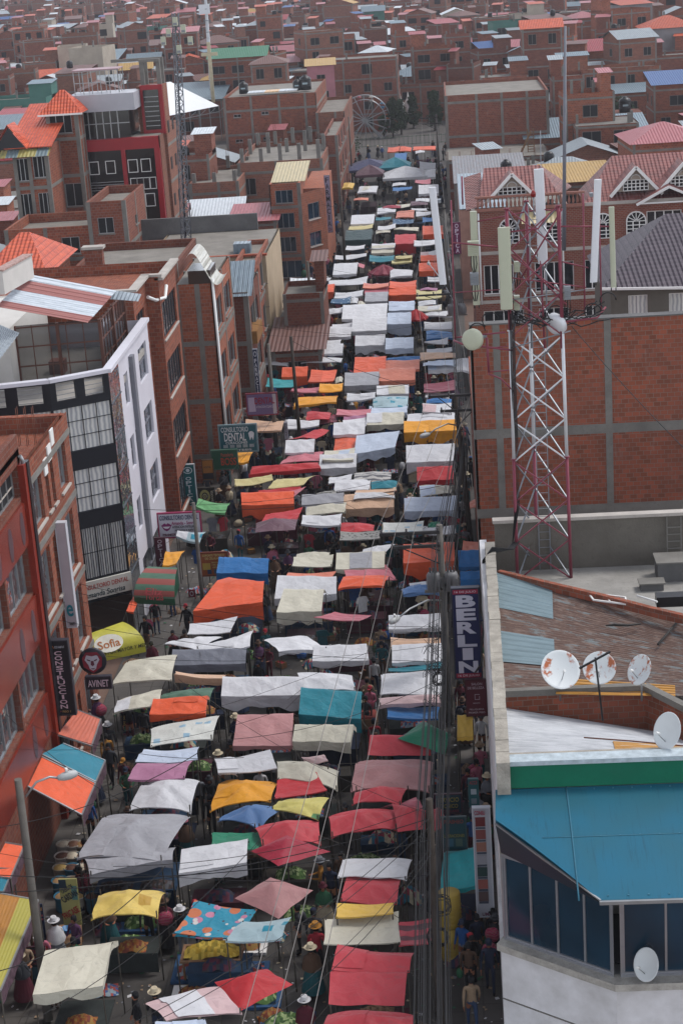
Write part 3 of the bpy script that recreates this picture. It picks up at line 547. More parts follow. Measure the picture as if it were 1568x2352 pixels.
# LB brick building with three tall window bays
b = empty('brick_building', (-20, 62, 0)); inv = Vector((-20, 62, 0))
mb = MB(); holes = []
for y0, y1 in ((.6, 2.4), (3.0, 3.5), (3.9, 4.4), (5.3, 6.7)):
    for z0, z1 in ((1, 3), (4.3, 6.6), (7.4, 9.7), (10.7, 12.4)): holes.append((y0, y1, z0, z1))
wall(mb, lb((-15, 58.2, 0)), FR, 7.6, 13.3, holes, .25)
wall(mb, lb((-26, 58.2, 0)), (1, 0, 0), 11, 12.9, []); mb.box(-10, 4.8, -3.5, 3.6, 12.5, 12.6); wall(mb, lb((-15.2, 65.8, 12)), (0, -1, 0), 7.6, 1.3, [])
mb.box(-10, 4.98, 3.4, 3.78, 12.2, 13.25); wall(mb, lb((-15, 65.8, 0)), (-1, 0, 0), 11, 12.9, [])
mb.build('wall', BR[0], b)
for h in holes: winset(b, lb((-15, 58.2, 0)), FR, h, .2, STEEL, MIRR if h[1]-h[0] > 1 else GLS, 2 if h[1]-h[0] > 1 else 1, 1, .05, CONCL)
f = MB(); [f.box(4.9, 5.06, -3.75, 3.78, z, z+.22) for z in (3.6, 6.8, 9.95, 12.45)]; f.build('concrete_band', CONC, b)
rb = MB(); [rb.tube([(4.2-.3*(k % 3), 1.5+.25*(k//3), 12.5), (4.2-.3*(k % 3)+.03, 1.5+.25*(k//3), 14.1)], .012, 5) for k in range(6)]; rb.build('rebar', plain('rust_bar', '6b4436', .9), b)
MB().box(2.2, 3.6, -1.8, -.3, 12.6, 13.1).build('brick_stack', BR[2], b)
for k, (z, s) in enumerate(((10.2, .5), (10.5, .6), (10.9, .5))): MB().box(5.0, 5.05, -.9+k*.75, -.9+k*.75+s, z+1.9, z+1.9+.6).build('notice', WPLAST, b)
b.location = inv; tag(b, 'narrow brick building with mirrored bays and rebar on its unfinished roof, between the orange banded one and the white one', 'building')
# LC white / black / mirror building
b = empty('office_building', (-20, 80, 0)); inv = Vector((-20, 80, 0))
BLK = plain('black_cladding', '14161e', .35, .1, 1, bm=.02); WCL = plain('white_cladding', 'c6c4cc', .45, .08, .6, bm=.03); RENDER = plain('white_render', 'bdb9b4', .8, .1, .8)
C0, C1, C2 = Vector((-15, 74.8, 0)), Vector((-17.3, 73.3, 0)), Vector((-20.5, 72.5, 0))
zt = 12.75
for A, B_ in ((C1, C0), (C2, C1)):
    u = (B_-A).normalized(); L = (B_-A).length
    o = MB(); wall(o, lb(A), u, L, 11.55, [(0.04, L-.04, .2, 2.4), (0.04, L-.04, 3.5, 5.9), (.04, L-.04, 6.65, 8.6), (.04, L-.04, 9.45, 11.45)], .1); o.build('wall', BLK, b)
    for z0, z1 in ((3.5, 5.9), (6.65, 8.6), (9.45, 11.45)): winset(b, lb(A), u, (.04, L-.04, z0, z1), .1, BLK, CURTG, 4, 3 if z0 != 3.5 else 2, .026, None, bars=0 if z0 != 3.5 else 24)
    # parapet with openings
    o = MB(); wall(o, lb(A+Vector((0, 0, 11.55))), u, L, 1.1, [(L*.1, L*.42, .25, 1.05), (L*.58, L*.9, .25, 1.05)], .12); n_ = u.cross(Vector((0, 0, 1)))
    o.build('parapet', BLK, b); rl = MB()
    for k in range(4): rl.bar(lb(A+Vector((0, 0, 11.85+.2*k))-n_*.1), lb(B_+Vector((0, 0, 11.85+.2*k))-n_*.1), .03)
    rl.build('railing', STEEL, b)
    MB().bar(lb(A+Vector((0, 0, zt))-n_*.1), lb(B_+Vector((0, 0, zt))-n_*.1), .38, .16).build('coping', WCL, b)
MB().bar(lb((-15.05, 74.7, zt)), lb((-15.05, 85.6, zt)), .4, .17).build('coping', WCL, b)
o = MB(); wall(o, lb((-15, 74.8, 0)), FR, 2.4, 12.7, []); o.build('mirror_glazing', MIRR, b)
for k in range(1, 8): MB().bar(lb((-14.98, 74.8, k*1.6)), lb((-14.98, 77.2, k*1.6)), .04).build('mullion', BLK, b)
o = MB(); hs_ = [(1.0, 2.0, z, z+1.5) for z in (4.2, 7.2, 10.2)]+[(2.5, 3.3, z, z+1.5) for z in (4.2, 7.2, 10.2)]+[(5.2, 7.6, z, z+1.7) for z in (4.2, 7.2, 10.2)]+[(1, 7.6, .3, 2.8)]
wall(o, lb((-15, 77.2, 0)), FR, 8.5, 12.7, hs_, .2); wall(o, lb((-26, 85.7, 0)), (0, -1, 0), 13, 12.7, []); wall(o, lb((-15, 85.7, 0)), (-1, 0, 0), 11, 12.7, [])
o.build('wall', WCL, b)
GRF = plain('grey_frame', '6f7078', .5, .1, 1)
for h in hs_: winset(b, lb((-15, 77.2, 0)), FR, h, .18, GRF, MIRR, 2, 2, .09, None)
MB().box(4.99, 5.2, -.2, .35, 2.8, 12.2).build('fin', GRF, b)
MB().prism([(x-inv.x, y-inv.y) for x, y in ((-15.1, 74.9), (-15.1, 85.6), (-26, 85.6), (-26, 73), (-20.4, 72.6), (-17.3, 73.5))], 11.2, 11.5).build('terrace_floor', plain('terrace_tile', '9a958f', .6, .2, .8), b)
# sun room + room on terrace
RB = plain('brown_frame', '5c3a30', .6, .2, 1)
MB().box(-5.5, 0.2, -2.8, 5.2, 11.5, 14.3).build('roof_room', RENDER, b)
sr = MB(); sx0, sx1, sy0, sy1, zr = .2, 4.0, -1.6, 5.4, 14.2
for x, y in ((sx0, sy0), (sx1, sy0+.6), (sx1, sy1), (sx1, 2.2), (2.1, sy0+.3)): sr.box(x-.07, x+.07, y-.07, y+.07, 11.5, zr)
for z in (12.3, 13.2, 14.1): sr.bar((sx0, sy0, z), (sx1, sy0+.6, z), .06); sr.bar((sx1, sy0+.6, z), (sx1, sy1, z), .06)
for k in range(1, 9): y = sy0+.6+(sy1-sy0-.6)*k/9; sr.box(sx1-.02, sx1+.02, y-.02, y+.02, 11.5, zr)
for k in range(1, 5): x = sx0+(sx1-sx0)*k/5; y = sy0+.6*k/5; sr.box(x-.02, x+.02, y-.02, y+.02, 11.5, zr)
sr.build('sunroom_frame', RB, b)
gw = MB(); gw.face([(sx0, sy0+.03, 11.5), (sx1, sy0+.63, 11.5), (sx1, sy0+.63, zr), (sx0, sy0+.03, zr)]); gw.face([(sx1-.02, sy0+.6, 11.5), (sx1-.02, sy1, 11.5), (sx1-.02, sy1, zr), (sx1-.02, sy0+.6, zr)])
m, nt_, b_ = newmat('interior_shade_glass', .08, 0, .6); b_.inputs['Base Color'].default_value = (.03, .032, .035, 1); b_.inputs['Alpha'].default_value = .78; gw.build('sunroom_glass', m, b)  # shade of the sunroom interior is put into the dark, nearly opaque glass
MB().box(1.2, 1.9, 0, .8, 11.5, 12.1).build('garden_box', plain('terracotta', '8a4b38', .8), b)
rfm = corr('roof_striped', 'b9c0c8', '9aa2aa', .22, .2, .5, 0, strip=('8c5550', 1.35, .52), axis=1)
rp = [P(2, 745-35, z=16.6), P(86, 692, z=16.4), P(262, 648, z=15.0), P(325, 675, z=14.6), P(318, 690, z=14.5), P(254, 683, z=14.5), P(205, 742, z=14.4), P(0, 700, z=16.7)]
rt = MB(); q4 = [lb(P(*D_, z=z)) for D_, z in (((66, 630), 16.6), ((268, 668), 15.0), ((202, 741), 14.5), ((-8, 704), 16.0))]
def rib_roof(mb, q4, nrib, amp, nseg=3, mi=0, across='v'):
    A, B_, C_, D_ = q4; uvs_ = ((B_-A).length, (D_-A).length)
    def f(u, v):
        p = A*(1-u)*(1-v)+B_*u*(1-v)+C_*u*v+D_*(1-u)*v
        return p+Vector((0, 0, amp*math.sin(2*math.pi*nrib*(v if across == 'v' else u))))
    nu, nv = (nseg, nrib*6) if across == 'v' else (nrib*6, nseg)
    mb.grid(f, nu, nv, mi, uvs_); return mb
rib_roof(rt, q4, 28, .022).build('sunroom_roof', rfm, b)
q5 = [lb(P(*D_, z=z)) for D_, z in (((262, 667), 15.0), ((325, 676), 14.6), ((318, 692), 14.5), ((254, 687), 14.7))]
rib_roof(MB(), q5, 10, .02).build('porch_roof', corr('roof_grey_steel', '9aa3aa', '747c84', .2, .3, .35, .2), b)
cp_ = MB(); a_, c_ = lb(P(0, 650, z=17.0)), lb(P(68, 612, z=17.0)); cp_.bar(a_, c_, .35, 1.0); cp_.build('coping_wall', RENDER, b)
MB().bar(a_+Vector((0, 0, .53)), c_+Vector((0, 0, .53)), .45, .08).build('coping', plain('painted_brick', 'a88a82', .8, .5, 6), b)
rib_roof(MB(), [lb(P(*D_, z=z)) for D_, z in (((-60, 720), 14.8), ((46, 765), 14.6), ((0, 825), 14.2), ((-60, 800), 14.2))], 8, .02).build('lean_to_roof', corr('roof_grey_steel', '9aa3aa'), b)
ld = MB()
for k in range(7): ld.bar((-2.2, -4.3, 11.6+.4*k), (-1.6, -4.3, 11.6+.4*k), .035)
ld.bar((-2.2, -4.3, 11.5), (-2.2, -4.2, 14.2), .05); ld.bar((-1.6, -4.3, 11.5), (-1.6, -4.2, 14.2), .05); o = ld.build('ladder', STEEL); o.location = inv; tag(o, 'metal ladder leaning on the white rooftop room behind the black and white parapet', 'ladder')
b.location = inv; tag(b, 'white and black clad office building with mirror glass corner and a rooftop sunroom under a striped roof', 'building')
# board on the front of LC
A = C2+(C1-C2)*.3; u = (C0-C1).normalized()
sg = empty('shop_sign', C1+Vector((0, 0, 2.6))); ang = math.atan2(u.y, u.x); sg.rotation_euler = (0, 0, ang)
MB().box(0, 2.75, -.14, -.02, 0, .85).build('panel', plain('sign_b9b6ae', 'b9b6ae', .5), sg)
for s, c, zz, hh, ww in (('CONSULTORIO DENTAL', '9c3a34', .58, .22, 2.4), ('Amanda Sonrisa', '17313c', .22, .26, 2.0)):
    me = text_mesh(s, 1, ww, hh, off=.01, shear=.2 if 'Am' in s else 0); me.materials.append(plain('ink_'+c, c, .5)); o = link('lettering', me, sg, (1.38, -.16, zz)); o.rotation_euler = (R(90), 0, 0)
tag(sg, 'white board reading CONSULTORIO DENTAL Amanda Sonrisa under the barred window', 'sign')
# LD zigzag brick
b = empty('brick_building', (-20, 90, 0)); inv = Vector((-20, 90, 0))
mb = MB(); hA = [(.5, 2.9, z, z+1.9) for z in (1.2, 4.4, 7.6, 10.9)]; hB = [(.3, 5.2, z, z+1.9) for z in (1.2, 4.4, 7.6, 10.7)]
wall(mb, lb((-15.6, 85.8, 0)), FR, 3.9, 14.1, hA, .2); wall(mb, lb((-15.6, 89.7, 0)), (1, 0, 0), .7, 14.1, []); wall(mb, lb((-14.9, 89.7, 0)), FR, 5.8, 13.9, hB, .2)
wall(mb, lb((-28, 85.8, 0)), (1, 0, 0), 12.4, 14.1, []); wall(mb, lb((-14.9, 95.5, 0)), (-1, 0, 0), 13, 13.9, []); mb.box(-8, 4.3, -4.1, 5.4, 13.2, 13.3)
mb.build('wall', BR[0], b)
for h in hA: winset(b, lb((-15.6, 85.8, 0)), FR, h, .16, BLK, MIRR, 3, 1, .06, CONCL)
for h in hB: winset(b, lb((-14.9, 89.7, 0)), FR, h, .16, BLK, MIRR, 6, 1, .06, CONCL)
cp_ = MB(); cp_.box(4.2, 4.65, -4.3, -.2, 14.1, 14.22); cp_.box(4.2, 5.3, -.4, 0, 14.1, 14.22); cp_.box(4.9, 5.35, -.3, 5.6, 13.9, 14.02); cp_.box(-4, 4.2, -4.3, -3.95, 14.1, 14.22); cp_.build('coping', CONCL, b)
MB().tube([(4.6, -1, 13.2), (4.9, -.4, 12.9), (5.3, .2, 12.9), (5.3, .9, 13.4)], .09, 8).build('drainpipe', WPLAST, b)
b.location = inv; tag(b, 'stepped brick building with strip windows just beyond the white office building', 'building')
SLAB = plain('roof_slab', '7b766f', .9, .3, .6, bm=.3)
# generic pixel-placed block
def block(name, label, pl, pr, Y, dep, ztop=None, mat=None, bands=(), cols=(0, 1), holes=(), parapet=.0, roof=None, zt_off=0, glass=None, nx=2, rz=0, bw=.28, extra=None, base=0, rholes=(), sill=CONC, fr=None, lholes=()):
    a = P(*pl, Y=Y); c = P(*pr, Y=Y); x0, x1 = a.x, c.x; z1 = ztop or (a.z+c.z)/2
    g = Vector(((x0+x1)/2, Y, 0)); b = empty(name, g, rz); w_ = x1-x0; mb = MB(); hz = z1
    hh = [(h[0]*w_, h[1]*w_, h[2], h[3]) for h in holes]; rh = [(h[0]*dep, h[1]*dep, h[2], h[3]) for h in rholes]; lh = [(h[0]*dep, h[1]*dep, h[2], h[3]) for h in lholes]
    wall(mb, (-w_/2, 0, 0), (1, 0, 0), w_, hz, hh); wall(mb, (w_/2, 0, 0), (0, 1, 0), dep, hz, rh); wall(mb, (w_/2, dep, 0), (-1, 0, 0), w_, hz, []); wall(mb, (-w_/2, dep, 0), (0, -1, 0), dep, hz, lh)
    t = .18
    mb.box(-w_/2+t, w_/2-t, t, dep-t, hz-parapet-.2, hz-parapet-.003 if parapet else hz-.003, 1)
    if parapet: 
        for x in ((-w_/2, -w_/2+t), (w_/2-t, w_/2)): mb.face([(x[0], 0, hz), (x[1], 0, hz), (x[1], dep, hz), (x[0], dep, hz)], 0)
        for y in ((0, t), (dep-t, dep)): mb.face([(-w_/2+t, y[0], hz), (w_/2-t, y[0], hz), (w_/2-t, y[1], hz), (-w_/2+t, y[1], hz)], 0)
        for s in (-1, 1): mb.face([(s*(w_/2-t), t, hz-parapet), (s*(w_/2-t), dep-t, hz-parapet), (s*(w_/2-t), dep-t, hz), (s*(w_/2-t), t, hz)])
        mb.face([(-w_/2+t, dep-t, hz-parapet), (w_/2-t, dep-t, hz-parapet), (w_/2-t, dep-t, hz), (-w_/2+t, dep-t, hz)])
    mb.build('wall', [mat or BR[0], SLAB], b)
    for h in hh: winset(b, (-w_/2, 0, 0), (1, 0, 0), h, .15, fr or STEEL, glass or GLS, nx, 1, .05, sill)
    for h in rh: winset(b, (w_/2, 0, 0), (0, 1, 0), h, .15, fr or STEEL, glass or GLS, nx, 1, .05, sill)
    for h in lh: winset(b, (-w_/2, dep, 0), (0, -1, 0), h, .15, fr or STEEL, glass or GLS, nx, 1, .05, sill)
    if bands or cols:
        f = MB(); frame_bands(f, -w_/2, w_/2, 0, dep, bands, cols, hgt=bw, z1=hz-.01); f.build('concrete_frame', CONC, b)
    if extra: extra(b, w_, dep, hz)
    tag(b, label, 'building'); return b, w_, hz
def mono_roof(mat, over=.3, z0=.1, z1=1.2, dirx=False, y0=None, y1=None, x0=None, x1=None):
    def f(b, w_, d, h):
        X0 = (-w_/2-over) if x0 is None else x0*w_-w_/2; X1 = (w_/2+over) if x1 is None else x1*w_-w_/2; Y0 = -over if y0 is None else y0*d; Y1 = d+over if y1 is None else y1*d
        m = MB(); q = [(X0, Y1, h+z1), (X1, Y1, h+z1), (X1, Y0, h+z0), (X0, Y0, h+z0)]
        if dirx: q = [(X0, Y1, h+z1), (X1, Y1, h+z0), (X1, Y0, h+z0), (X0, Y0, h+z1)]
        q = [Vector(v) for v in q]; m.face([q[3], q[2], q[1], q[0]]); m.face([v-Vector((0, 0, .05)) for v in q])
        for i in range(4): a, c = q[i], q[(i+1) % 4]; m.face([a, c, c-Vector((0, 0, .05)), a-Vector((0, 0, .05))])
        m.build('roof', mat, b)
    return f
def tank(x, y, z, label, s=1.0):
    r = empty('water_tank', (x, y, z)); m = MB(); pr = [(0, 0), (.55*s, 0), (.55*s, .3*s)]
    for k in range(4): zz = (.3+.2*k)*s; pr += [(.57*s, zz+.03*s), (.57*s, zz+.1*s), (.54*s, zz+.14*s)]
    pr += [(.5*s, 1.15*s), (.25*s, 1.3*s), (.2*s, 1.32*s), (.2*s, 1.4*s), (0, 1.42*s)]
    m.lathe((0, 0, 0), pr, 14); m.build('tank_body', BLACKP, r); MB().box(-.25*s, .25*s, -.56*s, -.535*s, .55*s, .72*s).build('tank_label', plain('tank_mark', '8fa0a6', .5), r)
    tag(r, label, 'water tank'); return r
# LE brick with wavy roof
def le_extra(b, w_, d, h):
    m = MB(); n = 16
    def f(u, v): return Vector((-w_/2+.9+(w_-.2)*u, -.3+3.2*v, h+1.0+.85*math.cos(u*5.0-.9)-.25*u))
    m.grid(f, 24, 2); m.build('curved_roof', corr('roof_pale_sheet', 'b3b1a8', '8e8c84', .3, .3, .4, axis=1), b)
    MB().box(-w_/2+.9, w_/2-.05, .02, 2.6, h-.05, h+.75).build('attic_glazing', glass_mat('glass_brown', '3a2e28', .2), b)
block('brick_building', 'tall brick tower house with curved sheet roof and a white downpipe at its corner', (396, 641), (488, 664), 99, 9, 11.9, BR[2], (8.3, 4.9, 1.6), (0, .62), (), .0, extra=le_extra, rholes=[(.1, .4, z, z+1.8) for z in (2.4, 5.6, 8.9)]+[(.55, .9, z, z+1.8) for z in (2.4, 5.6, 8.9)])
o = MB().tube([(-13.35, 98.9, 12.2), (-13.3, 98.9, 0)], .08, 8).build('drainpipe', WPLAST); tag(o, 'long white downpipe on the corner of the tall brick tower house', 'pipe')
def lf_extra(b, w_, d, h):
    rib_roof(MB(), [Vector(p) for p in ((-w_/2, 3.4, h+1.4), (w_/2+.3, 3.4, h+1.4), (w_/2+.3, -.3, h-.2), (-w_/2, -.3, h-.2))], 18, .02, 3, across='u').build('roof', corr('roof_blue_steel', '72818c', '56646e', .3, .3, .35), b)
    MB().box(w_/2-.2, w_/2+.35, .4, 4, h-3.4, h-2.6).build('balcony', plain('ochre_render', '80592c', .8, .2), b)
block('brick_building', 'narrow brick house with blue-grey metal roof and ochre balcony', (508, 700), (572, 720), 109, 7, 9.4, BR[1], (6, 3), (0, 1), (), 0, extra=lf_extra, rholes=[(.15, .8, z, z+1.6) for z in (3.6, 6.6)])
block('brick_building', 'slim brick building with tall window strips behind the ochre balcony', (530, 640), (583, 655), 118, 12, 9.3, BR[0], (6.3, 3.1), (0, 1), (), .5, rholes=[(.05, .28, z, z+1.7) for z in (1.2, 4, 7)]+[(.38, .6, z, z+1.7) for z in (1.2, 4, 7)]+[(.7, .95, z, z+1.7) for z in (1.2, 4, 7)])
# beige hall with flat grey roof
BEI = plain('beige_render', 'a8957c', .85, .15, .7)
def beige(b, w_, d, h):
    m = MB(); [m.box(-w_/2, w_/2+.015, -.012, 0, z, z+.04) for z in (3.5, 5.2, 6.9)]; [m.box(x, x+.05, -.03, 0, 0, h) for x in (-w_/2+4, w_/2-4.5, w_/2-1)]; m.build('render_joints', CONCD, b)
    MB().box(-w_/2-.1, w_/2+.1, -.12, .2, h-.02, h+.12).build('coping', plain('terracotta_tile', 'a0523c', .8, .3, 3), b)
    MB().box(w_/2-2.4, w_/2-1.2, 1.2, 2.4, h-.1, h+.7).build('roof_box', corr('roof_blue_steel', '72818c'), b)
block('warehouse', 'long beige rendered hall with flat bluish roof below the grey wall', (330, 596), (609, 575), 125, 12, 8.95, BEI, (), (), (), 0, extra=beige)
o = MB().box(-25.5, -14.6, 137, 137.3, 0, 10.2); o = o.build('boundary_wall', CONCD, None); tag(o, 'plain grey cement wall rising behind the flat bluish roof', 'wall')
# brick infill in the left middle, red tiled house
TILE_O = None
def tile_mat(name, c, c2):
    m, nt, b = newmat(name, .5, 0, .3); v = uvn(nt); s = nt.nodes.new('ShaderNodeSeparateXYZ'); nt.links.new(v, s.inputs[0])
    def sn(o, per, fn='SINE'):
        w = nt.nodes.new('ShaderNodeMath'); w.operation = 'MULTIPLY'; w.inputs[1].default_value = 2*math.pi/per; nt.links.new(o, w.inputs[0])
        q = nt.nodes.new('ShaderNodeMath'); q.operation = fn; nt.links.new(w.outputs[0], q.inputs[0]); return q.outputs[0]
    a = sn(s.outputs[0], .26); fr = nt.nodes.new('ShaderNodeMath'); fr.operation = 'PINGPONG'; fr.inputs[1].default_value = .19; nt.links.new(s.outputs[1], fr.inputs[0])
    o = mixc(nt, ramp(nt, noise(nt, v, 1.5, 5), .35, .7), lin(c), lin(c2)); o = mixc(nt, ramp(nt, fr.outputs[0], .03, .0), o, [x*.45 for x in lin(c2)])
    nt.links.new(ovary(nt, o, .12), b.inputs['Base Color']); ad = nt.nodes.new('ShaderNodeMath'); ad.operation = 'MULTIPLY_ADD'; ad.inputs[1].default_value = 3; nt.links.new(fr.outputs[0], ad.inputs[0]); nt.links.new(a, ad.inputs[2])
    bump(nt, b, ad.outputs[0], .9, .05); return m
TO = tile_mat('tile_orange', 'd05a34', 'a8402a'); TR = tile_mat('tile_red', '86504a', '683c38')
def hip(mat, h0=1.8, over=.4, ridge=.5, name='roof'):
    def f(b, w_, d, h):
        X, Y0, Y1 = w_/2+over, -over, d+over; r = max(.05, X-(Y1-Y0)/2*.9)*ridge*2 if w_ > d else .3; ym = (Y0+Y1)/2
        a, c = Vector((-min(r, X*.8), ym, h+h0)), Vector((min(r, X*.8), ym, h+h0)); m = MB()
        e = [Vector((-X, Y0, h)), Vector((X, Y0, h)), Vector((X, Y1, h)), Vector((-X, Y1, h))]
        m.face([e[0], e[1], c, a]); m.face([e[1], e[2], c]); m.face([e[2], e[3], a, c]); m.face([e[3], e[0], a]); m.face([e[3], e[2], e[1], e[0]]); m.build(name, mat, b)
        MB().box(-X-.04, X+.04, Y0-.08, Y0, h-.12, h+.02).build('gutter', WPLAST, b)
    return f
def gable(mat, h0=1.6, over=.4, axis='x', name='roof', wallm=None):
    def f(b, w_, d, h):
        X, Y0, Y1 = w_/2+over, -over, d+over; m = MB(); t = Vector((0, 0, .07))
        if axis == 'x': a, c = Vector((-X, (Y0+Y1)/2, h+h0)), Vector((X, (Y0+Y1)/2, h+h0)); fs = [[(-X, Y0, h), (X, Y0, h), c, a], [(X, Y1, h), (-X, Y1, h), a, c]]; gb = [[(-w_/2, 0, h), a+Vector((over, 0, -.2)), (-w_/2, d, h)], [(w_/2, 0, h), (w_/2, d, h), c+Vector((-over, 0, -.2))]]
        else: a, c = Vector((0, Y0, h+h0)), Vector((0, Y1, h+h0)); fs = [[(-X, Y1, h), (-X, Y0, h), a, c], [(X, Y0, h), (X, Y1, h), c, a]]; gb = [[(-w_/2, 0, h), (w_/2, 0, h), (0, 0, h+h0-.2)], [(w_/2, d, h), (-w_/2, d, h), (0, d, h+h0-.2)]]
        for q in fs:
            q = [Vector(v) for v in q]; m.face([v+t for v in q]); m.face(list(reversed(q)))
            for i in range(4): m.face([q[i], q[(i+1) % 4], q[(i+1) % 4]+t, q[i]+t])
        m.build(name, mat, b); g = MB(); [g.face(q) for q in gb]; g.build('gable', wallm or BR[0], b)
    return f
block('house', 'brick house with bright orange tiled hip roof behind the striped sunroom roof', (-40, 595), (93, 600), 101, 8, 12.6, BR[2], (), (), (), 0, extra=hip(TO, 1.9, .5))
block('brick_building', 'low brick firewall building with a stepped brick chimney', (92, 655), (352, 640), 95.8, 18, 12.2, BR[1], (), (0, .55, .9), (), .5)
ch = MB(); ch.prism([(-1.15, 0), (1.15, 0), (1.15, .6), (-1.15, .6)], 0, .2); 
for k in range(7): s = 1.1-.1*k; ch.box(-s, s, 0, .6, .2*k, .2*k+.2)
ch.box(-.5, .5, 0, .6, 1.4, 2.4); ch.box(-.62, .62, -.08, .68, 2.45, 2.6, 1); g_ = P(222, 658, Y=98); o = ch.build('chimney_stack', [BR[1], CONCL]); o.location = (g_.x, 98, 11.9); tag(o, 'stepped brick grill chimney with a white slab on top', 'chimney')
def rooftank(b, w_, d, h): pass
block('brick_building', 'unfinished brick house with a roof terrace and large black window openings, left of the black and red block', (10, 530), (215, 500), 133, 8, 10.6, BR[0], (8.0, 5.0), (0, .45, 1), ((.62, .82, 8.5, 9.8),), .7, glass=DARK)
block('brick_building', 'brick house with a dark square opening in front of the black and red block', (195, 445), (284, 432), 131, 9, 12.6, BR[1], (9.1, 6.2), (0, 1), ((.25, .66, 10.2, 11.4), (.1, .62, 6.9, 8.2)), .6, glass=DARK, rholes=((.4, .55, 10.2, 10.9),))
def dormer_house(b, w_, d, h):
    mono_roof(TO, .5, .1, 2.6)(b, w_, d, h)
    m = MB(); m.face([(-2.6, -.5, h+.1), (-.2, -.5, h+.1), (-1.4, -.5, h+1.7)]); m.build('dormer', BLK, b)
    m = MB(); t = .12; m.face([(-2.8, -.7, h), (-1.4, -.7, h+1.95), (-1.4, 2, h+1.95), (-2.8, .5, h+.4)]); m.face([(-1.4, -.7, h+1.95), (0, -.7, h), (0, .5, h+.4), (-1.4, 2, h+1.95)]); m.build('dormer_roof', TO, b)
    m = MB(); m.face([(-w_/2-.8, -1.4, h-.55), (w_/2+.4, -1.4, h-.55), (w_/2+.4, -.2, h-.05), (-w_/2-.8, -.2, h-.05)]); m.build('awning', corr('awning_yellow_grey', '9c8f50', '6f7450', .3, .3, strip=('5f6f74', 1.2, .6)), b)
block('house', 'brick house with orange tiled roof, dark triangular dormer and patchy yellow awning', (28, 350), (108, 342), 142, 10, 15.7, BR[0], (12.4, 9.6), (0, .45, 1), ((.05, .42, 13.1, 14.9), (.55, .95, 13.3, 15), (.03, .44, 10.2, 12.1), (.6, .97, 10.2, 12.1)), 0, glass=DARK, extra=dormer_house, nx=3)
block('house', 'taller orange tiled house with dark balcony, beside the grey cage of the black and red block', (108, 290), (180, 285), 147, 2.6, 17.8, BR[0], (15.6, 12.6), (0, 1), ((.05, .8, 16.2, 17.7), (.1, .9, 10.2, 12.1)), 0, glass=DARK, extra=hip(TO, 1.8, .5), nx=3)
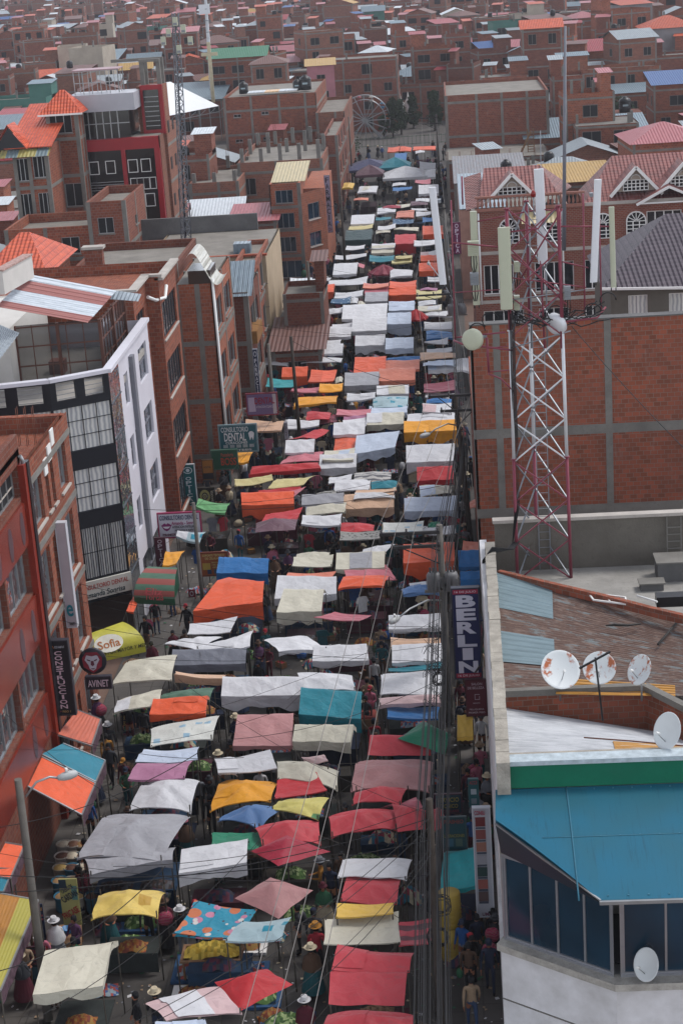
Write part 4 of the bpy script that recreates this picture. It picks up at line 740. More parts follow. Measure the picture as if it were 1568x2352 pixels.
# black and red block
RC = plain('red_cladding', '8e1420', .35, .15, .7, bm=.02); DG = glass_mat('black_glass', '14171d', .1, '0b0d11')
def redblock(b, w_, d, h):
    fr_ = MB(); 
    for x0, x1 in ((-w_/2, -w_/2+.4), (.15, .5), (w_/2-.45, w_/2)): fr_.box(x0, x1, -.45, .25, 0, h)
    fr_.box(-w_/2, w_/2, -.451, .25, h-.95, h+.002); fr_.box(.15, w_/2, -.452, .25, 7.1, 8.2); fr_.build('red_frame', RC, b)
    MB().box(-w_/2+.4, .15, -.15, 0, .1, h-.95).build('dark_glazing', DG, b); MB().box(.5, w_/2-.45, -.15, 0, .1, h-.95).build('dark_glazing', DG, b)
    for x, z, s, t in ((-2.3, 12.9, .42, .55), (-.9, 12.9, .42, .55), (1.0, 12.9, .42, .55), (2.1, 12.9, .42, .55), (1.1, 10, .42, .55), (2.2, 10, .42, .55), (.95, 11.4, .3, .5), (1.5, 11.4, .3, .5), (2.05, 11.4, .3, .5), (2.55, 11.4, .3, .5), (1.5, 5.9, .42, .55), (1.3, 4.4, .32, .5), (2.0, 4.4, .32, .5)):
        m = MB(); m.box(x-s, x+s, -.2, -.155, z-t, z-t+.06); m.box(x-s, x+s, -.2, -.155, z+t-.06, z+t); m.box(x-s, x-s+.06, -.2, -.155, z-t+.06, z+t-.06); m.box(x+s-.06, x+s, -.2, -.155, z-t+.06, z+t-.06); m.build('window_frame', WPAINT, b)
    for k in range(4): MB().box(-w_/2+.42, .13, -.2, -.155, 11.0+.22*k, 11.04+.22*k).build('white_line', STEEL, b)
    x1 = w_/2-2.6
    MB().box(-w_/2+.3, x1+.2, .3, 5, h, h+2.3).build('penthouse_glazing', DG, b)
    m = MB(); [m.box(-w_/2+.3+k*.62, -.62+.98+k*.62-w_/2+.02, .22, .3, h, h+2.3) for k in range(int((x1+w_/2)/.62))]; m.box(-w_/2+.3, x1+.2, .2, .3, h+1.2, h+1.26); m.build('mullions', STEEL, b)
    MB().box(-w_/2-.4, x1+.9, -.6, 3.4, h+2.3, h+3.7).build('white_parapet', plain('alu_panel', 'a3a3aa', .4, .1, .8), b)
    m = MB(); X0, X1, Y0, Y1, Z0, Z1 = -w_/2+.1, x1-.4, .2, 2.6, h+3.7, h+5.6
    for x in [X0+(X1-X0)*k/5 for k in range(6)]: m.box(x-.03, x+.03, Y0, Y0+.05, Z0, Z1); m.box(x-.03, x+.03, Y1, Y1+.05, Z0, Z1)
    for z in (Z0+.9, Z1-.05): m.box(X0, X1, Y0, Y0+.05, z, z+.06)
    for y in (Y0, (Y0+Y1)/2, Y1): m.box(X1, X1+.05, y, y+.05, Z0, Z1)
    m.build('roof_cage', STEEL, b); MB().box(X0-.1, X1+.1, Y0-.1, Y1+.1, Z1, Z1+.08).build('cage_roof', plain('pinkish_sheet', '9c7f84', .5), b)
    MB().box(x1+.95, w_/2+.22, 2.5, 2.8, h-.1, h+4.0).build('side_wing', RC, b); MB().box(x1+1.2, w_/2-.1, 2.4, 2.5, h+.3, h+3.6).build('dark_glazing', DG, b)
    for k in range(7): MB().box(x1+1.25, w_/2-.15, 2.36, 2.4, h+.6+.4*k, h+.65+.4*k).build('white_line', STEEL, b)
    MB().box(w_/2-2, w_/2+.25, 2.8, 5.4, 0, h+3.9).box(w_/2-2, w_/2+.25, 5.41, 11, 0, h+.2).build('side_wall', BR[3], b)
    for k in range(5): MB().box(w_/2+.25, w_/2+.28, 2.8, 11, 1.6+k*3.1, 1.85+k*3.1).build('concrete_band', CONC, b)
    for j in range(3):
        for k in range(5): MB().box(w_/2+.25, w_/2+.29, 3.6+j*2.6, 4.4+j*2.6, 2.7+k*3.1, 3.7+k*3.1).build('window', DARK, b)
    m = MB(); [MB().box(x, x+.35, y, y+.35, h+3.9, h+5.845).build('roof_column', CONC, b) for x in (w_/2-1.6, w_/2-.2) for y in (3, 4.9)]; m.box(w_/2-1.6, w_/2+.15, 2.9, 3.4, h+5.85, h+6.1); m.box(-w_/2+2.5, w_/2+.15, 4.9, 5.25, h+5.85, h+6.1); m.build('roof_beam', CONC, b)
block('apartment_building', 'six-storey block with black glass in a thick red frame, white parapet and a glazed roof cage', (181, 323), (366, 318), 150, 11, 15.25, BR[3], (), (), (), 0, extra=redblock)
# L9 chamfered brick with blue windows, and the others up the left side
def l9(b, w_, d, h):
    mono_roof(corr('roof_cream_sheet', 'b5a47c', '98906f', .3, .3), .0, .0, .9, x0=.02, x1=1.15, y0=.12, y1=.9)(b, w_, d, h)
    m = MB(); wall(m, (w_/2, 0, 0), (2.0, 3.2, 0), 3.77, h-1.0, [(1.0, 2.8, 2.9, 4.2), (1.0, 2.8, 5.4, 6.9)], .15); m.build('chamfer_wall', BR[2], b)
    for z0, z1 in ((2.9, 4.2), (5.4, 6.9)): winset(b, (w_/2, 0, 0), (2.0, 3.2, 0), (1.0, 2.8, z0, z1), .12, STEEL, GLB, 2, 1, .05, CONCL)
    MB().box(w_/2, w_/2+1.95, 3.2, d+6, 0, h-1).build('street_wall', BR[2], b)
block('brick_building', 'three-storey orange brick corner house with blue glazed windows and cream sheet roof', (617, 420), (688, 418), 163, 10, 9.0, BR[2], (6.7, 4.6, 2.2), (1,), ((.18, .75, 7.2, 8.4), (.18, .75, 4.9, 6.3), (.18, .75, 2.7, 4.1), (.15, .9, .3, 1.9)), .3, glass=GLB, extra=l9, nx=3)
def cols_on_roof(n, m_, hgt=1.6, slab=None):
    def f(b, w_, d, h):
        for i in range(n):
            for j in range(m_):
                x = -w_/2+.3+(w_-.9)*i/(n-1); y = .3+(d-.9)*j/max(1, m_-1); hh = hgt*U(.6, 1.1)
                c = MB().box(x, x+.4, y, y+.4, h-.2, h+hh).build('column_stub', CONC, b)
                r_ = MB(); [r_.tube([(x+.08+dx*.24, y+.08+dy*.24, h+hh-.05), (x+.08+dx*.24+U(-.05, .05), y+.08+dy*.24, h+hh+.8)], .014, 4) for dx in (0, 1) for dy in (0, 1)]; r_.build('rebar', plain('rust_bar', '6b4436', .9), c)
    return f
block('brick_building', 'broad unfinished brick building with pale roof slab and column stubs', (548, 412), (742, 396), 193, 19, 7.6, BR[3], (6.3, 3.4), (0, .45, 1), ((.04, .2, 4.1, 5.9), (.55, .8, .3, 2.6)), .5, glass=DARK, extra=cols_on_roof(5, 3, 1.9))
block('brick_building', 'brick building with dark doorway and bare columns left of the pale roof slab', (436, 445), (548, 425), 186, 14, 6.6, BR[3], (5.3, 2.6), (0, .6, 1), ((.64, .96, 3.1, 5),), .4, glass=DARK, extra=cols_on_roof(3, 2, 1.3))
block('brick_building', 'large blank brick building with a concrete frame and small slot windows, at the head of the market on the left', (512, 226), (725, 214), 230, 22, 11.6, BR[0], (9.7, 6.7, 3.4), (0, .29, .6, .89), ((.1, .18, 9.05, 9.45), (.4, .48, 9.2, 9.6), (.1, .18, 5.9, 6.3), (.4, .48, 6.0, 6.4)), .3, glass=DARK)
for k, (dx, s) in enumerate(((-3.4, 1.1), (3.6, 1), (4.7, 1.35))): p_ = P(620, 215, Y=236); tank(p_.x+dx, 236, 11.5, ['black water tank left of the pale sheets on the big blank brick building', 'small black water tank right of the pale sheets on the big blank brick building', 'large black water tank at the right end of the big blank brick building roof'][k], s)
p_ = P(640, 210, Y=234); o = MB().box(p_.x-4, p_.x+2.4, 233, 236, 11.7, 11.8); o = o.build('roof_sheets', corr('sheet_white_peach', 'b8bcc0', '9da3a8', .5, .4, strip=('c49a6a', 3.1, .7))); tag(o, 'pale corrugated sheets lying on the big blank brick building', 'roof sheets')
block('brick_building', 'brick wall building with tall grille at the end of the left side', (725, 262), (790, 255), 226, 22, 9.4, BR[3], (6.6, 3.4), (0, .7), ((.05, .3, 3.9, 6.4),), .4, glass=DARK)
block('brick_building', 'brick building behind the lilac pharmacy sign', (742, 330), (775, 325), 204, 20, 8.8, BR[1], (6.4, 3.4), (0, 1), (), .4, rholes=[(a, a+.12, z, z+1.5) for a in (.1, .4, .7) for z in (1, 4.1, 7)])
# white tent-like roof of the church
p0 = [P(384, 200, z=9.5), P(400, 210, z=9.5), P(503, 243, z=5.4), P(388, 266, z=5.4), P(330, 262, z=5.6)]
b = empty('church_hall', (p0[3].x+4, p0[3].y+8, 0)); inv = b.location.copy(); ridge = lb((p0[3].x-3, p0[3].y+12, 9.5)); q = [lb(P(503, 243, z=5.4)), lb(P(388, 266, z=5.4)), lb(P(320, 262, z=5.6))]
m = MB(); m.face([q[1], q[0], ridge+Vector((1.5, 3, 0)), ridge]); m.face([q[2], q[1], ridge]); m.build('roof', plain('white_sheet_roof', 'd8dadc', .4, .05, .5), b)
m = MB(); 
for k in range(6): t = k/5; a = q[1]*(1-t)+q[0]*t; m.bar(a, (a.x, a.y+.5, -.2), .12); m.bar(a-Vector((0, 0, .9)), a+Vector((1.0, 0, -.1)), .08)
m.bar(q[1]-Vector((0, 0, .9)), q[0]-Vector((0, 0, .9)), .1); m.build('truss', STEEL, b); tag(b, 'hall under a broad white folded roof with steel trusses', 'hall')
# ======================= RIGHT SIDE =======================
# big brick wall building
block('brick_building', 'huge blank orange brick wall with grey concrete frame behind the telecom tower', (1078, 752), (1640, 712), 74, .45, 14.05, BRBIG, (9.05, 5.45, .3), (.095, .565), (), 0, bw=.42, extra=lambda b, w_, d, h: (MB().box(-w_/2+.02, w_/2, .46, 16, 0, 9).build('rear_wing', BR[1], b), MB().box(-w_/2-.03, w_/2, -.06, .55, h, h+.05).build('coping', CONCD, b)))
BC = ALL[-1]
# front right building
b = empty('corner_building', (8, 50, 0)); inv = Vector((8, 50, 0))
GRN = plain('green_band', '0c6048', .35, .15, .8, bm=.05); WST = plain('stained_white', 'bdbcbe', .8, .14, .7, bm=.25)
m_, ntw, bw_ = newmat('white_peeling', .8, 0, .3); vv = uvn(ntw); o_ = mixc(ntw, ramp(ntw, noise(ntw, vv, .9, 6), .35, .75), lin('d6d5d8'), lin('b2b0b0')); o_ = mixc(ntw, ramp(ntw, noise(ntw, uvn(ntw, 1, 1.6), 2.1, 8, .72), .66, .7), o_, lin('4f4c4c')); ntw.links.new(o_, bw_.inputs['Base Color']); bump(ntw, bw_, noise(ntw, vv, 5, 6), .3, .04); WPEEL = m_
ca = P(1150, 2170, z=4.05); cb = P(1415, 2265, z=4.0); A = Vector((ca.x, ca.y, 0)); B_ = Vector((cb.x, cb.y, 0)); Cc = Vector((17, cb.y+.15, 0)); TL_ = Vector((ca.x+.12, 61.8, 0))
fp = [(p.x-8, p.y-50) for p in (A, B_, Cc, Vector((17, 61.8, 0)), TL_)]
MB().prism(fp, 0, 3.95).build('wall', WPEEL, b)
def off(p, d): return (p[0]+d[0], p[1]+d[1])
led = [off(fp[0], (-.12, -.12)), off(fp[1], (-.05, -.2)), off(fp[2], (0, -.2)), off(fp[2], (0, .5)), off(fp[1], (0, .3)), off(fp[0], (.1, .3))]
MB().prism(led, 3.96, 4.16).build('ledge', plain('dirty_ledge', 'a39f98', .9, .35, 2.5, bm=.5), b)
for z in (1.1, 2.4): MB().bar(lb(A+Vector((-.005, -.01, z))), lb(B_+Vector((-.005, -.015, z))), .03, .03).build('render_joint', CONC, b)
# glazing of the upper storey
FRM = plain('alu_frame', 'a4a5ab', .35, .1, 1, .7, bm=0)
for (p, q_, n, zt_) in ((A+Vector((.08, .1, 0)), B_+Vector((-.05, .15, 0)), 4, 6.75), (B_+Vector((.12, .15, 0)), Cc+Vector((0, .15, 0)), 12, 6.75)):
    L = (q_-p).length; u = (q_-p).normalized(); m = MB()
    wall(m, lb(p+Vector((0, 0, 4.16))), u, L, zt_-4.16, [(.06, L-.06, .06, zt_-4.16-.06)], .12); m.build('glazing_frame', FRM, b)
    winset(b, lb(p+Vector((0, 0, 4.16))), u, (.06, L-.06, .06, zt_-4.22), .09, FRM, GLB, n, 1, .06, None)
MB().prism([off(fp[0], (.3, .5)), off(fp[1], (.2, .7)), off(fp[2], (0, .7)), off(fp[2], (0, 2)), off(fp[0], (.3, 2.2))], 4.17, 4.2).build('inner_floor', plain('dark_floor', '20262c', .6), b)
gb = lb(P(1150, 1812, z=8.05)); gt = lb(P(1143, 1762, z=8.7))
y0 = gb.y
MB().box(gb.x-.1, 9, y0, y0+.25, 8.05, 8.72).build('fascia', GRN, b)
MB().box(gb.x-.12, 9, y0-.06, y0+.4, 8.73, 8.86).build('cornice', plain('pale_blue_trim', 'a9b4ba', .6, .3, 4), b)
MB().box(gb.x-.1, gb.x+.15, y0, 11.7, 4.2, 8.7).build('side_wall', WPEEL, b)
# blue translucent awning
m, nta, ba = newmat('blue_polycarbonate', .5, 0, .2); v_ = uvn(nta); s_ = nta.nodes.new('ShaderNodeSeparateXYZ'); nta.links.new(v_, s_.inputs[0])
ff = ramp(nta, noise(nta, v_, .25, 2), .38, .66); oo = mixc(nta, ff, lin('1c5464'), lin('065e7c')); oo = mixc(nta, ramp(nta, noise(nta, uvn(nta, 5, .3), 2, 5, .7), .55, .75), oo, lin('0f4255')); nta.links.new(oo, ba.inputs['Base Color']); ba.inputs['Alpha'].default_value = 1.0
BLUEP = m
zf = 6.95
P1, P2, P3, P4, P5 = lb(P(1137, 1812, z=8.04)), lb(P(1640, 1805, z=8.04)), lb(P(1640, 2066, z=zf)), lb(P(1378, 2068, z=zf)), lb(P(1137, 1892, z=7.72))
P1.y = P2.y = y0-.02; P2.x = 9; P3.x = 9; P3.y = P4.y; P3.z = P4.z
P1.z = P2.z = 8.04; sl_ = (8.04-P4.z)/(P1.y-P4.y); z5 = 7.7
for _ in range(20): P5 = lb(P(1137, 1892, z=z5)); z5 = 8.04-sl_*(P1.y-P5.y)
P5.z = z5; Pm = Vector((P4.x, P1.y, P1.z)); m = MB(); bg_ = lambda q: Vector((q.x, q.y, q.z)); L_ = (P1.y-P4.y); bz = lambda p: Vector((p.x, p.y, p.z+.14*math.sin(math.pi*max(0, min(1, (P1.y-p.y)/L_))))); m.grid(lambda u, v: bz(Pm.lerp(P2, u).lerp(P4.lerp(P3, u), v)), 8, 12, 0, ((P2-Pm).length, L_)); m.grid(lambda u, v: bz(P1.lerp(Pm, u).lerp(P5.lerp(P4, u), v)), 8, 12, 0, ((Pm-P1).length, L_)); m.face([v-Vector((0, 0, .03)) for v in (P1, Pm, P4, P5)]); m.face([v-Vector((0, 0, .03)) for v in (Pm, P2, P3, P4)]); m.build('awning', BLUEP, b)
m = MB(); m.bar(P4+Vector((-.03, -.03, -.05)), P3+Vector((0, -.03, -.05)), .1, .09); m.bar(P5, P4, .05, .04); m.build('gutter', STEEL, b)
jx = P(1315, 1950, z=7.4).x-8; MB().tube([bz(Vector((jx, P1.y-L_*k/10, P1.z+(P4.z-P1.z)*k/10)))+Vector((0, 0, .012)) for k in range(11)], .022, 6).build('sheet_joint', plain('sealant', '2f6478', .7), b)
sc_ = MB()
for k in range(12):
    for t in (.03, .5, .97):
        p = bz(Vector((P4.x+.2+k*.5, P1.y-L_*t, P1.z+(P4.z-P1.z)*t))); sc_.box(p.x-.018, p.x+.018, p.y-.018, p.y+.018, p.z, p.z+.025)
for t in (.5,): sc_.tube([bz(Vector((P4.x-1.3+k*.7, P1.y-L_*t, P1.z+(P4.z-P1.z)*t)))+Vector((0, 0, .008)) for k in range(12)], .01, 5)
sc_.build('screws', plain('screw_grey', '3f7284', .6), b)
tri = MB(); ta = lb(Vector((A.x+.1, A.y+.12, 6.76))); tb = lb(Vector((B_.x-.05, B_.y+.17, 6.76))); tri.face([ta, tb, P4-Vector((0, 0, .08)), P5-Vector((0, 0, .04))]); tri.build('upper_glazing', glass_mat('dark_glass_blue', '16303c', .35, '10222c'), b)
# parapet, roofs
zp = 8.95; pl0 = lb(P(1141, 1752, z=zp)); pl1 = lb(P(1114, 1245, z=zp))
m = MB(); n_ = 26
for k in range(n_):
    t0, t1 = k/n_, (k+1)/n_; a = pl0.lerp(pl1, t0); c = pl0.lerp(pl1, t1); j = U(-.012, .012)
    m.prism([(a.x-.02+j, a.y), (a.x+.34+j, a.y), (c.x+.34+j, c.y-.004), (c.x-.02+j, c.y-.004)], 4, zp+U(-.02, .02))
m.build('parapet', plain('weathered_parapet', '9a948a', .95, .35, 2, bm=.7), b)
x0 = pl0.x+.36; e_y = max(P(1142, 1592, z=8.25).y, P(1480, 1578, z=8.15).y)-50+.2
MB().box(x0, 9, e_y, 11.6, 4.3, 7.4).box(x0, 9, -7.2, e_y, 4.3, 5.9).build('roof_mass', CONCL, b)
MB().box(pl1.x+.36, 9, 11.6, 11.8, 7.3, 9.35).build('back_wall', plain('dark_plaster', '645f58', .95, .25, .6, bm=.5), b)
MB().box(pl1.x+.3, 9, 11.5, 11.9, 9.352, 9.47).build('back_coping', CONCL, b)
def rust_mat():
    m, nt, b = newmat('rusty_sheet', .7, 0, .3); v = uvn(nt)
    f1 = noise(nt, uvn(nt, .45, 1.6), 2.0, 7, .72); f2 = noise(nt, uvn(nt, 1.2, 9), 1.5, 5, .7)
    o = mixc(nt, ramp(nt, f1, .38, .47), lin('6f7a7c'), lin('59443c')); o = mixc(nt, ramp(nt, f2, .48, .66), o, lin('7c685e')); o = mixc(nt, ramp(nt, noise(nt, uvn(nt, 2, 12), 3, 5), .6, .72), o, lin('4b3130'))
    nt.links.new(o, b.inputs['Base Color']); bump(nt, b, f2, .3, .02); return m
RUST = rust_mat(); PATCH = corr('patch_sheet', '6a7d84', '586a70', .2, .3, .5, axis=1, bs=.3)
RQ = [lb(P(1140, 1316, z=8.6)), lb(P(1640, 1455, z=8.0)), lb(P(1640, 1600, z=7.9)), lb(P(1142, 1588, z=8.3))]
def rq(u, v): return RQ[0]*(1-u)*(1-v)+RQ[1]*u*(1-v)+RQ[2]*u*v+RQ[3]*(1-u)*v
rib_roof(MB(), RQ, 46, .022, 6).build('rusty_roof', RUST, b)
def patch(u0, u1, v0, v1, mat, name, lift=.035, ribs=6):
    q = [rq(u0, v0)+Vector((0, 0, lift)), rq(u1, v0)+Vector((0, 0, lift)), rq(u1, v1)+Vector((0, 0, lift)), rq(u0, v1)+Vector((0, 0, lift))]; rib_roof(MB(), q, ribs, .015).build(name, mat, b)
patch(0, .27, .0, .33, PATCH, 'roof_patch'); patch(0, .27, .53, .78, PATCH, 'roof_patch')
OCH = corr('ochre_plastic', 'b98538', 'a06f30', .12, .3, .5, axis=1); patch(.27, .82, .88, 1.02, OCH, 'ochre_sheet', .03, 5)
e1, e2, e3 = lb(P(1142, 1592, z=8.25)), lb(P(1480, 1578, z=8.15)), lb(P(1640, 1660, z=7.9))
m = MB(); m.bar(e1, e2, .24, .2); m.bar(e2, e3, .24, .2); m.build('ridge_beam', CONC, b)
m = MB(); m.face([e1+Vector((0, -.05, -.1)), (e1.x, e1.y-.05, 6.0), (e2.x, e2.y-.05, 6.0), e2+Vector((0, -.05, -.1))]); m.face([e2+Vector((0, -.05, -.1)), (e2.x, e2.y-.05, 6.0), (e3.x, e3.y-.05, 6.0), e3+Vector((0, -.05, -.1))]); m.build('inner_brick_wall', BRBIG, b)
WQ = [lb(P(1143, 1624, z=7.95)), lb(P(1640, 1700, z=7.9)), lb(P(1640, 1742, z=8.5)), lb(P(1146, 1745, z=8.6))]
wy = e1.y+50-.06; WQ = [lb(P(1143, 1624, Y=wy)), lb(P(1640, 1702, Y=wy)), lb(P(1640, 1746, z=8.2)), lb(P(1146, 1748, z=8.3))]
rib_roof(MB(), WQ, 24, .022, 4).build('white_roof', corr('white_sheet', 'b4b6ba', '8e9196', .2, .25, .45, axis=1, bs=.25), b)
def wq(u, v, l=.03): return WQ[0]*(1-u)*(1-v)+WQ[1]*u*(1-v)+WQ[2]*u*v+WQ[3]*(1-u)*v+Vector((0, 0, l))
rib_roof(MB(), [wq(.53, .5), wq(1, .42), wq(1, .93), wq(.55, .95)], 8, .012).build('ochre_sheet', OCH, b)
MB().box(x0-.1, 9, y0+.41, y0+.75, 8.0, 8.74).build('front_parapet', plain('weathered_parapet', '9a948a'), b)
dk = lb(P(1400, 1300, z=7.45)); MB().box(x0, 9, 5.2, 11.6, 7.41, 7.47).build('deck', plain('deck_concrete', '908d88', .9, .3, .6, bm=.4), b)
m = MB(); c1 = [lb(P(*p, z=8.7)) for p in ((1145, 1312), (1285, 1345), (1400, 1372), (1500, 1398), (1640, 1430))]
for a, c in zip(c1, c1[1:]): m.bar(a-Vector((0, -.1, .15)), c-Vector((0, -.1, .15)), .18, .3)
m.build('low_brick_wall', BRBIG, b)
b.location = inv; tag(b, 'front right building with white peeling walls, green fascia, blue awning and rusty patched roof', 'building')
def roofbox(name, label, cat, p, z, sx, sy, sz, mat, rz=0):
    q = P(*p, z=z); r = empty(name, q, rz); MB().box(-sx/2, sx/2, -sy/2, sy/2, 0, sz-.05).build('box_body', mat, r); MB().box(-sx/2-.06, sx/2+.06, -sy/2-.06, sy/2+.06, sz-.05, sz).build('lid', CONC, r); return tag(r, label, cat)
roofbox('roof_hatch', 'small concrete box hatch standing on the roof deck', 'hatch', (1495, 1352), 7.47, .8, .5, .3, CONCD); roofbox('roof_hatch', 'low dark shed with tin lid against the cement wall at the right edge', 'shed', (1545, 1325), 7.47, 1.2, 1.0, .75, CONCD)
l_ = MB(); a = P(1532, 1298, z=7.5)
for k in range(6): l_.bar((a.x, a.y, 7.6+.27*k), (a.x+.5, a.y, 7.6+.27*k), .03)
l_.bar((a.x, a.y, 7.5), (a.x, a.y+.1, 9.3), .04); l_.bar((a.x+.5, a.y, 7.5), (a.x+.5, a.y+.1, 9.3), .04); o = l_.build('ladder', CONC); tag(o, 'short grey ladder against the cement wall at the right edge', 'ladder')
wf = MB(); c = [P(*p, z=8.6) for p in ((1350, 1362), (1435, 1372), (1438, 1388), (1362, 1378))]
for i in range(4): wf.bar(c[i], c[(i+1) % 4], .05)
wf.bar((c[0]+c[1])/2, (c[2]+c[3])/2, .05); r = wf.build('window_frame', WPAINT); tag(r, 'loose white window frame lying on the rusty roof', 'window frame')
o = MB().tube([P(1462, 1368, z=8.6), P(1508, 1382, z=8.6)], .035, 8).build('pipe', WPLAST); tag(o, 'short white plastic pipe lying on the rusty roof', 'pipe')
o = MB().tube([P(1390, 1437, z=8.45), P(1410, 1435, z=8.5), P(1440, 1436, z=8.5), P(1470, 1433, z=8.4)], [.02, .05, .045, .03], 8).build('crankshaft', plain('old_iron', '3a3836', .7, .3, 5, .3)); tag(o, 'rusty crankshaft lying on the rusty roof', 'scrap')
o = MB().tube([P(1510, 1480, z=8.3), P(1570, 1410, z=8.3)], .04, 8).build('pipe', plain('old_iron', '3a3836')); tag(o, 'dark iron pipe leaning across the rusty roof at the right edge', 'pipe')
o = MB().box(-.5, .5, -.25, .25, 0, .35).build('scrap_box', BLACKP); o.location = P(1540, 1388, z=8.3); tag(o, 'black scrap box lying on the low brick wall at the right edge', 'scrap')
o = MB().box(-.28, .28, -.17, .17, 0, .05).build('solar_panel', plain('solar_dark', '23262c', .2, .3, 12)); o.location = P(1283, 1742, z=8.75); tag(o, 'small solar panel lying on the front parapet', 'solar panel')
o = MB().tube([P(1340, 1694, z=8.35), P(1450, 1702, z=8.4), P(1600, 1716, z=8.4)], .02, 6).build('rusty_rod', plain('rust_bar', '6b4436')); tag(o, 'long rusty rod lying on the white corrugated roof', 'rod')
# dishes
def dish(px, py, z, r, az, el, label, rust=True, mast=1.0):
    c = P(px, py, z=z); root = empty('satellite_dish', c-Vector((0, 0, mast))); n = Vector((math.sin(az)*math.cos(el), -math.cos(az)*math.cos(el), math.sin(el)))
    m = MB(); cc = Vector((0, 0, mast)); pr = [(r*k/8, (k/8)**2*r*.22) for k in range(9)]; m.lathe(cc, pr, 28, 0, n); m.lathe(cc, [(r, r*.22), (r*1.03, r*.21), (r*1.0, r*.18), (r*.5, r*.02), (0, -.03)], 28, 0, n)
    mt, nt, bb = newmat('dish_'+str(len(MATS)), .5, 0, .3); v = nt.nodes.new('ShaderNodeTexCoord'); f = ramp(nt, noise(nt, v.outputs['Object'], 1.0/r, 4, .65), .53, .60)
    nt.links.new(mixc(nt, f if rust else 0, lin('c9cdce'), lin('a05a38')), bb.inputs['Base Color']); m.build('reflector', mt, root)
    k = MB(); k.tube([(0, .05, 0), (0, .05, mast)], .03, 8); k.tube([cc, cc-n*.12], .06, 8); k.build('bracket', STEEL, root)
    f = cc+n*r*.95+Vector((0, 0, -r*.25)); k = MB(); k.tube([cc+n*r*.12+Vector((0, 0, -r*.8)), f], .015, 6); k.build('feed_arm', STEEL, root); k = MB(); k.tube([f+n*.05, f-n*.08], .04, 8); k.build('receiver', WPLAST, root)
    return tag(root, label, 'satellite dish')
dish(1284, 1540, 8.9, .58, R(15), R(35), 'largest rust-streaked satellite dish, left of the three on the ridge beam'); dish(1376, 1535, 8.9, .48, R(-10), R(30), 'round dish with a big rust patch, middle of the three on the ridge beam')
dish(1472, 1540, 8.9, .46, R(-58), R(30), 'dish turned sideways with a rust stripe, right of the three on the ridge beam'); dish(1537, 1680, 9.2, .5, R(-58), R(25), 'white dish on a short post above the front parapet at the right edge', False, .5); dish(1488, 2216, 4.75, .42, R(-55), R(25), 'white dish clamped to the ledge below the blue-tinted windows', False, .45)
o = MB().tube([P(1383, 1655, z=8.0), P(1366, 1510, z=9.9)], .03, 8).bar(P(1330, 1535, z=9.75), P(1400, 1497, z=10.0), .05).build('antenna_mast', BLACKP); tag(o, 'thin black antenna mast standing between the rusty dishes', 'antenna')
# right side mansion with red tile roofs
MANS = brick('brick_mansion', '8a4a3a', '74392e', '8b7a70', .26, .12)
def arch_window(b, x, y, z, w_, h_):
    f = MB(); o = []; n = 10
    arc = [(x+w_/2*math.cos(t), z+h_+w_/2*math.sin(t)) for t in [math.pi*k/n for k in range(n+1)]]
    pane = MB(); pane.face([(x-w_/2, y-.02, z), (x+w_/2, y-.02, z)]+[(a, y-.02, c) for a, c in arc])
    for (a, c), (d, e) in zip(arc, arc[1:]): f.bar((a, y-.05, c), (d, y-.05, e), .08)
    for k in range(4): xx = x-w_/2+w_*k/3; f.bar((xx, y-.05, z), (xx, y-.05, z+h_), .07)
    for k in range(5): zz = z+h_*k/4; f.bar((x-w_/2, y-.045, zz), (x+w_/2, y-.045, zz), .05)
    for t in (.5, 1.05, 1.57, 2.1, 2.64): f.bar((x, y-.045, z+h_), (x+w_/2*math.cos(t), y-.045, z+h_+w_/2*math.sin(t)), .05)
    o = f.build('arched_window', WPAINT, b); pane.build('pane', GLS, o)
def gabwin(b, x, y, z, w_, h_, dep=2.5, rm=None):
    m = MB(); m.face([(x-w_/2, y, z), (x+w_/2, y, z), (x, y, z+h_)]); m.build('dormer', plain('cream_render', 'a3968a', .8), b)
    r = MB(); e = .35; t = .1
    for s in (-1, 1): r.face([(x+s*(w_/2+e), y-.35, z-.25), (x, y-.35, z+h_+.15), (x, y+dep, z+h_+.15), (x+s*(w_/2+e), y+dep, z-.25)])
    o = r.build('dormer_roof', TR, b); f = MB()
    for s in (-1, 1): f.bar((x+s*(w_/2+e), y-.38, z-.25), (x, y-.38, z+h_+.15), .1, .2)
    f.build('bargeboard', WPAINT, o)
    p = MB(); p.box(x-w_*.3, x+w_*.3, y-.03, y-.02, z+.05, z+h_*.5); q = p.build('pane', GLS, b); g = MB()
    for k in range(7): xx = x-w_*.3+w_*.6*k/6; g.box(xx-.03, xx+.03, y-.07, y-.03, z+.05, z+h_*.5)
    for k in range(4): zz = z+.05+(h_*.5-.05)*k/3; g.box(x-w_*.3, x+w_*.3, y-.068, y-.032, zz-.025, zz+.025)
    g.tube([(x+.35*math.cos(t), y-.05, z+h_*.5+.35*math.sin(t)) for t in [math.pi*k/8 for k in range(9)]], .04, 5); g.build('lattice', WPAINT, q)
Ym = 118
b = empty('mansion', (8, Ym, 0)); zE = 12.4
xl, xr = P(1083, 480, Y=Ym).x-8, P(1568, 480, Y=Ym).x-8+.8
mb = MB(); W_ = xr-xl
hl = [(.5, 3.2, 3.5, 5.5), (4.2, 6.2, 3.5, 5.5), (7.3, 9.3, 3.5, 5.5), (10.5, 12.8, 3.5, 5.5), (.6, 2.6, 6.6, 8.6), (4.0, 6.6, 6.6, 8.6), (7.3, 9.3, 6.6, 8.6), (10.5, 12.8, 6.6, 8.6), (W_-3.2, W_-.9, 9.9, 11.6)]
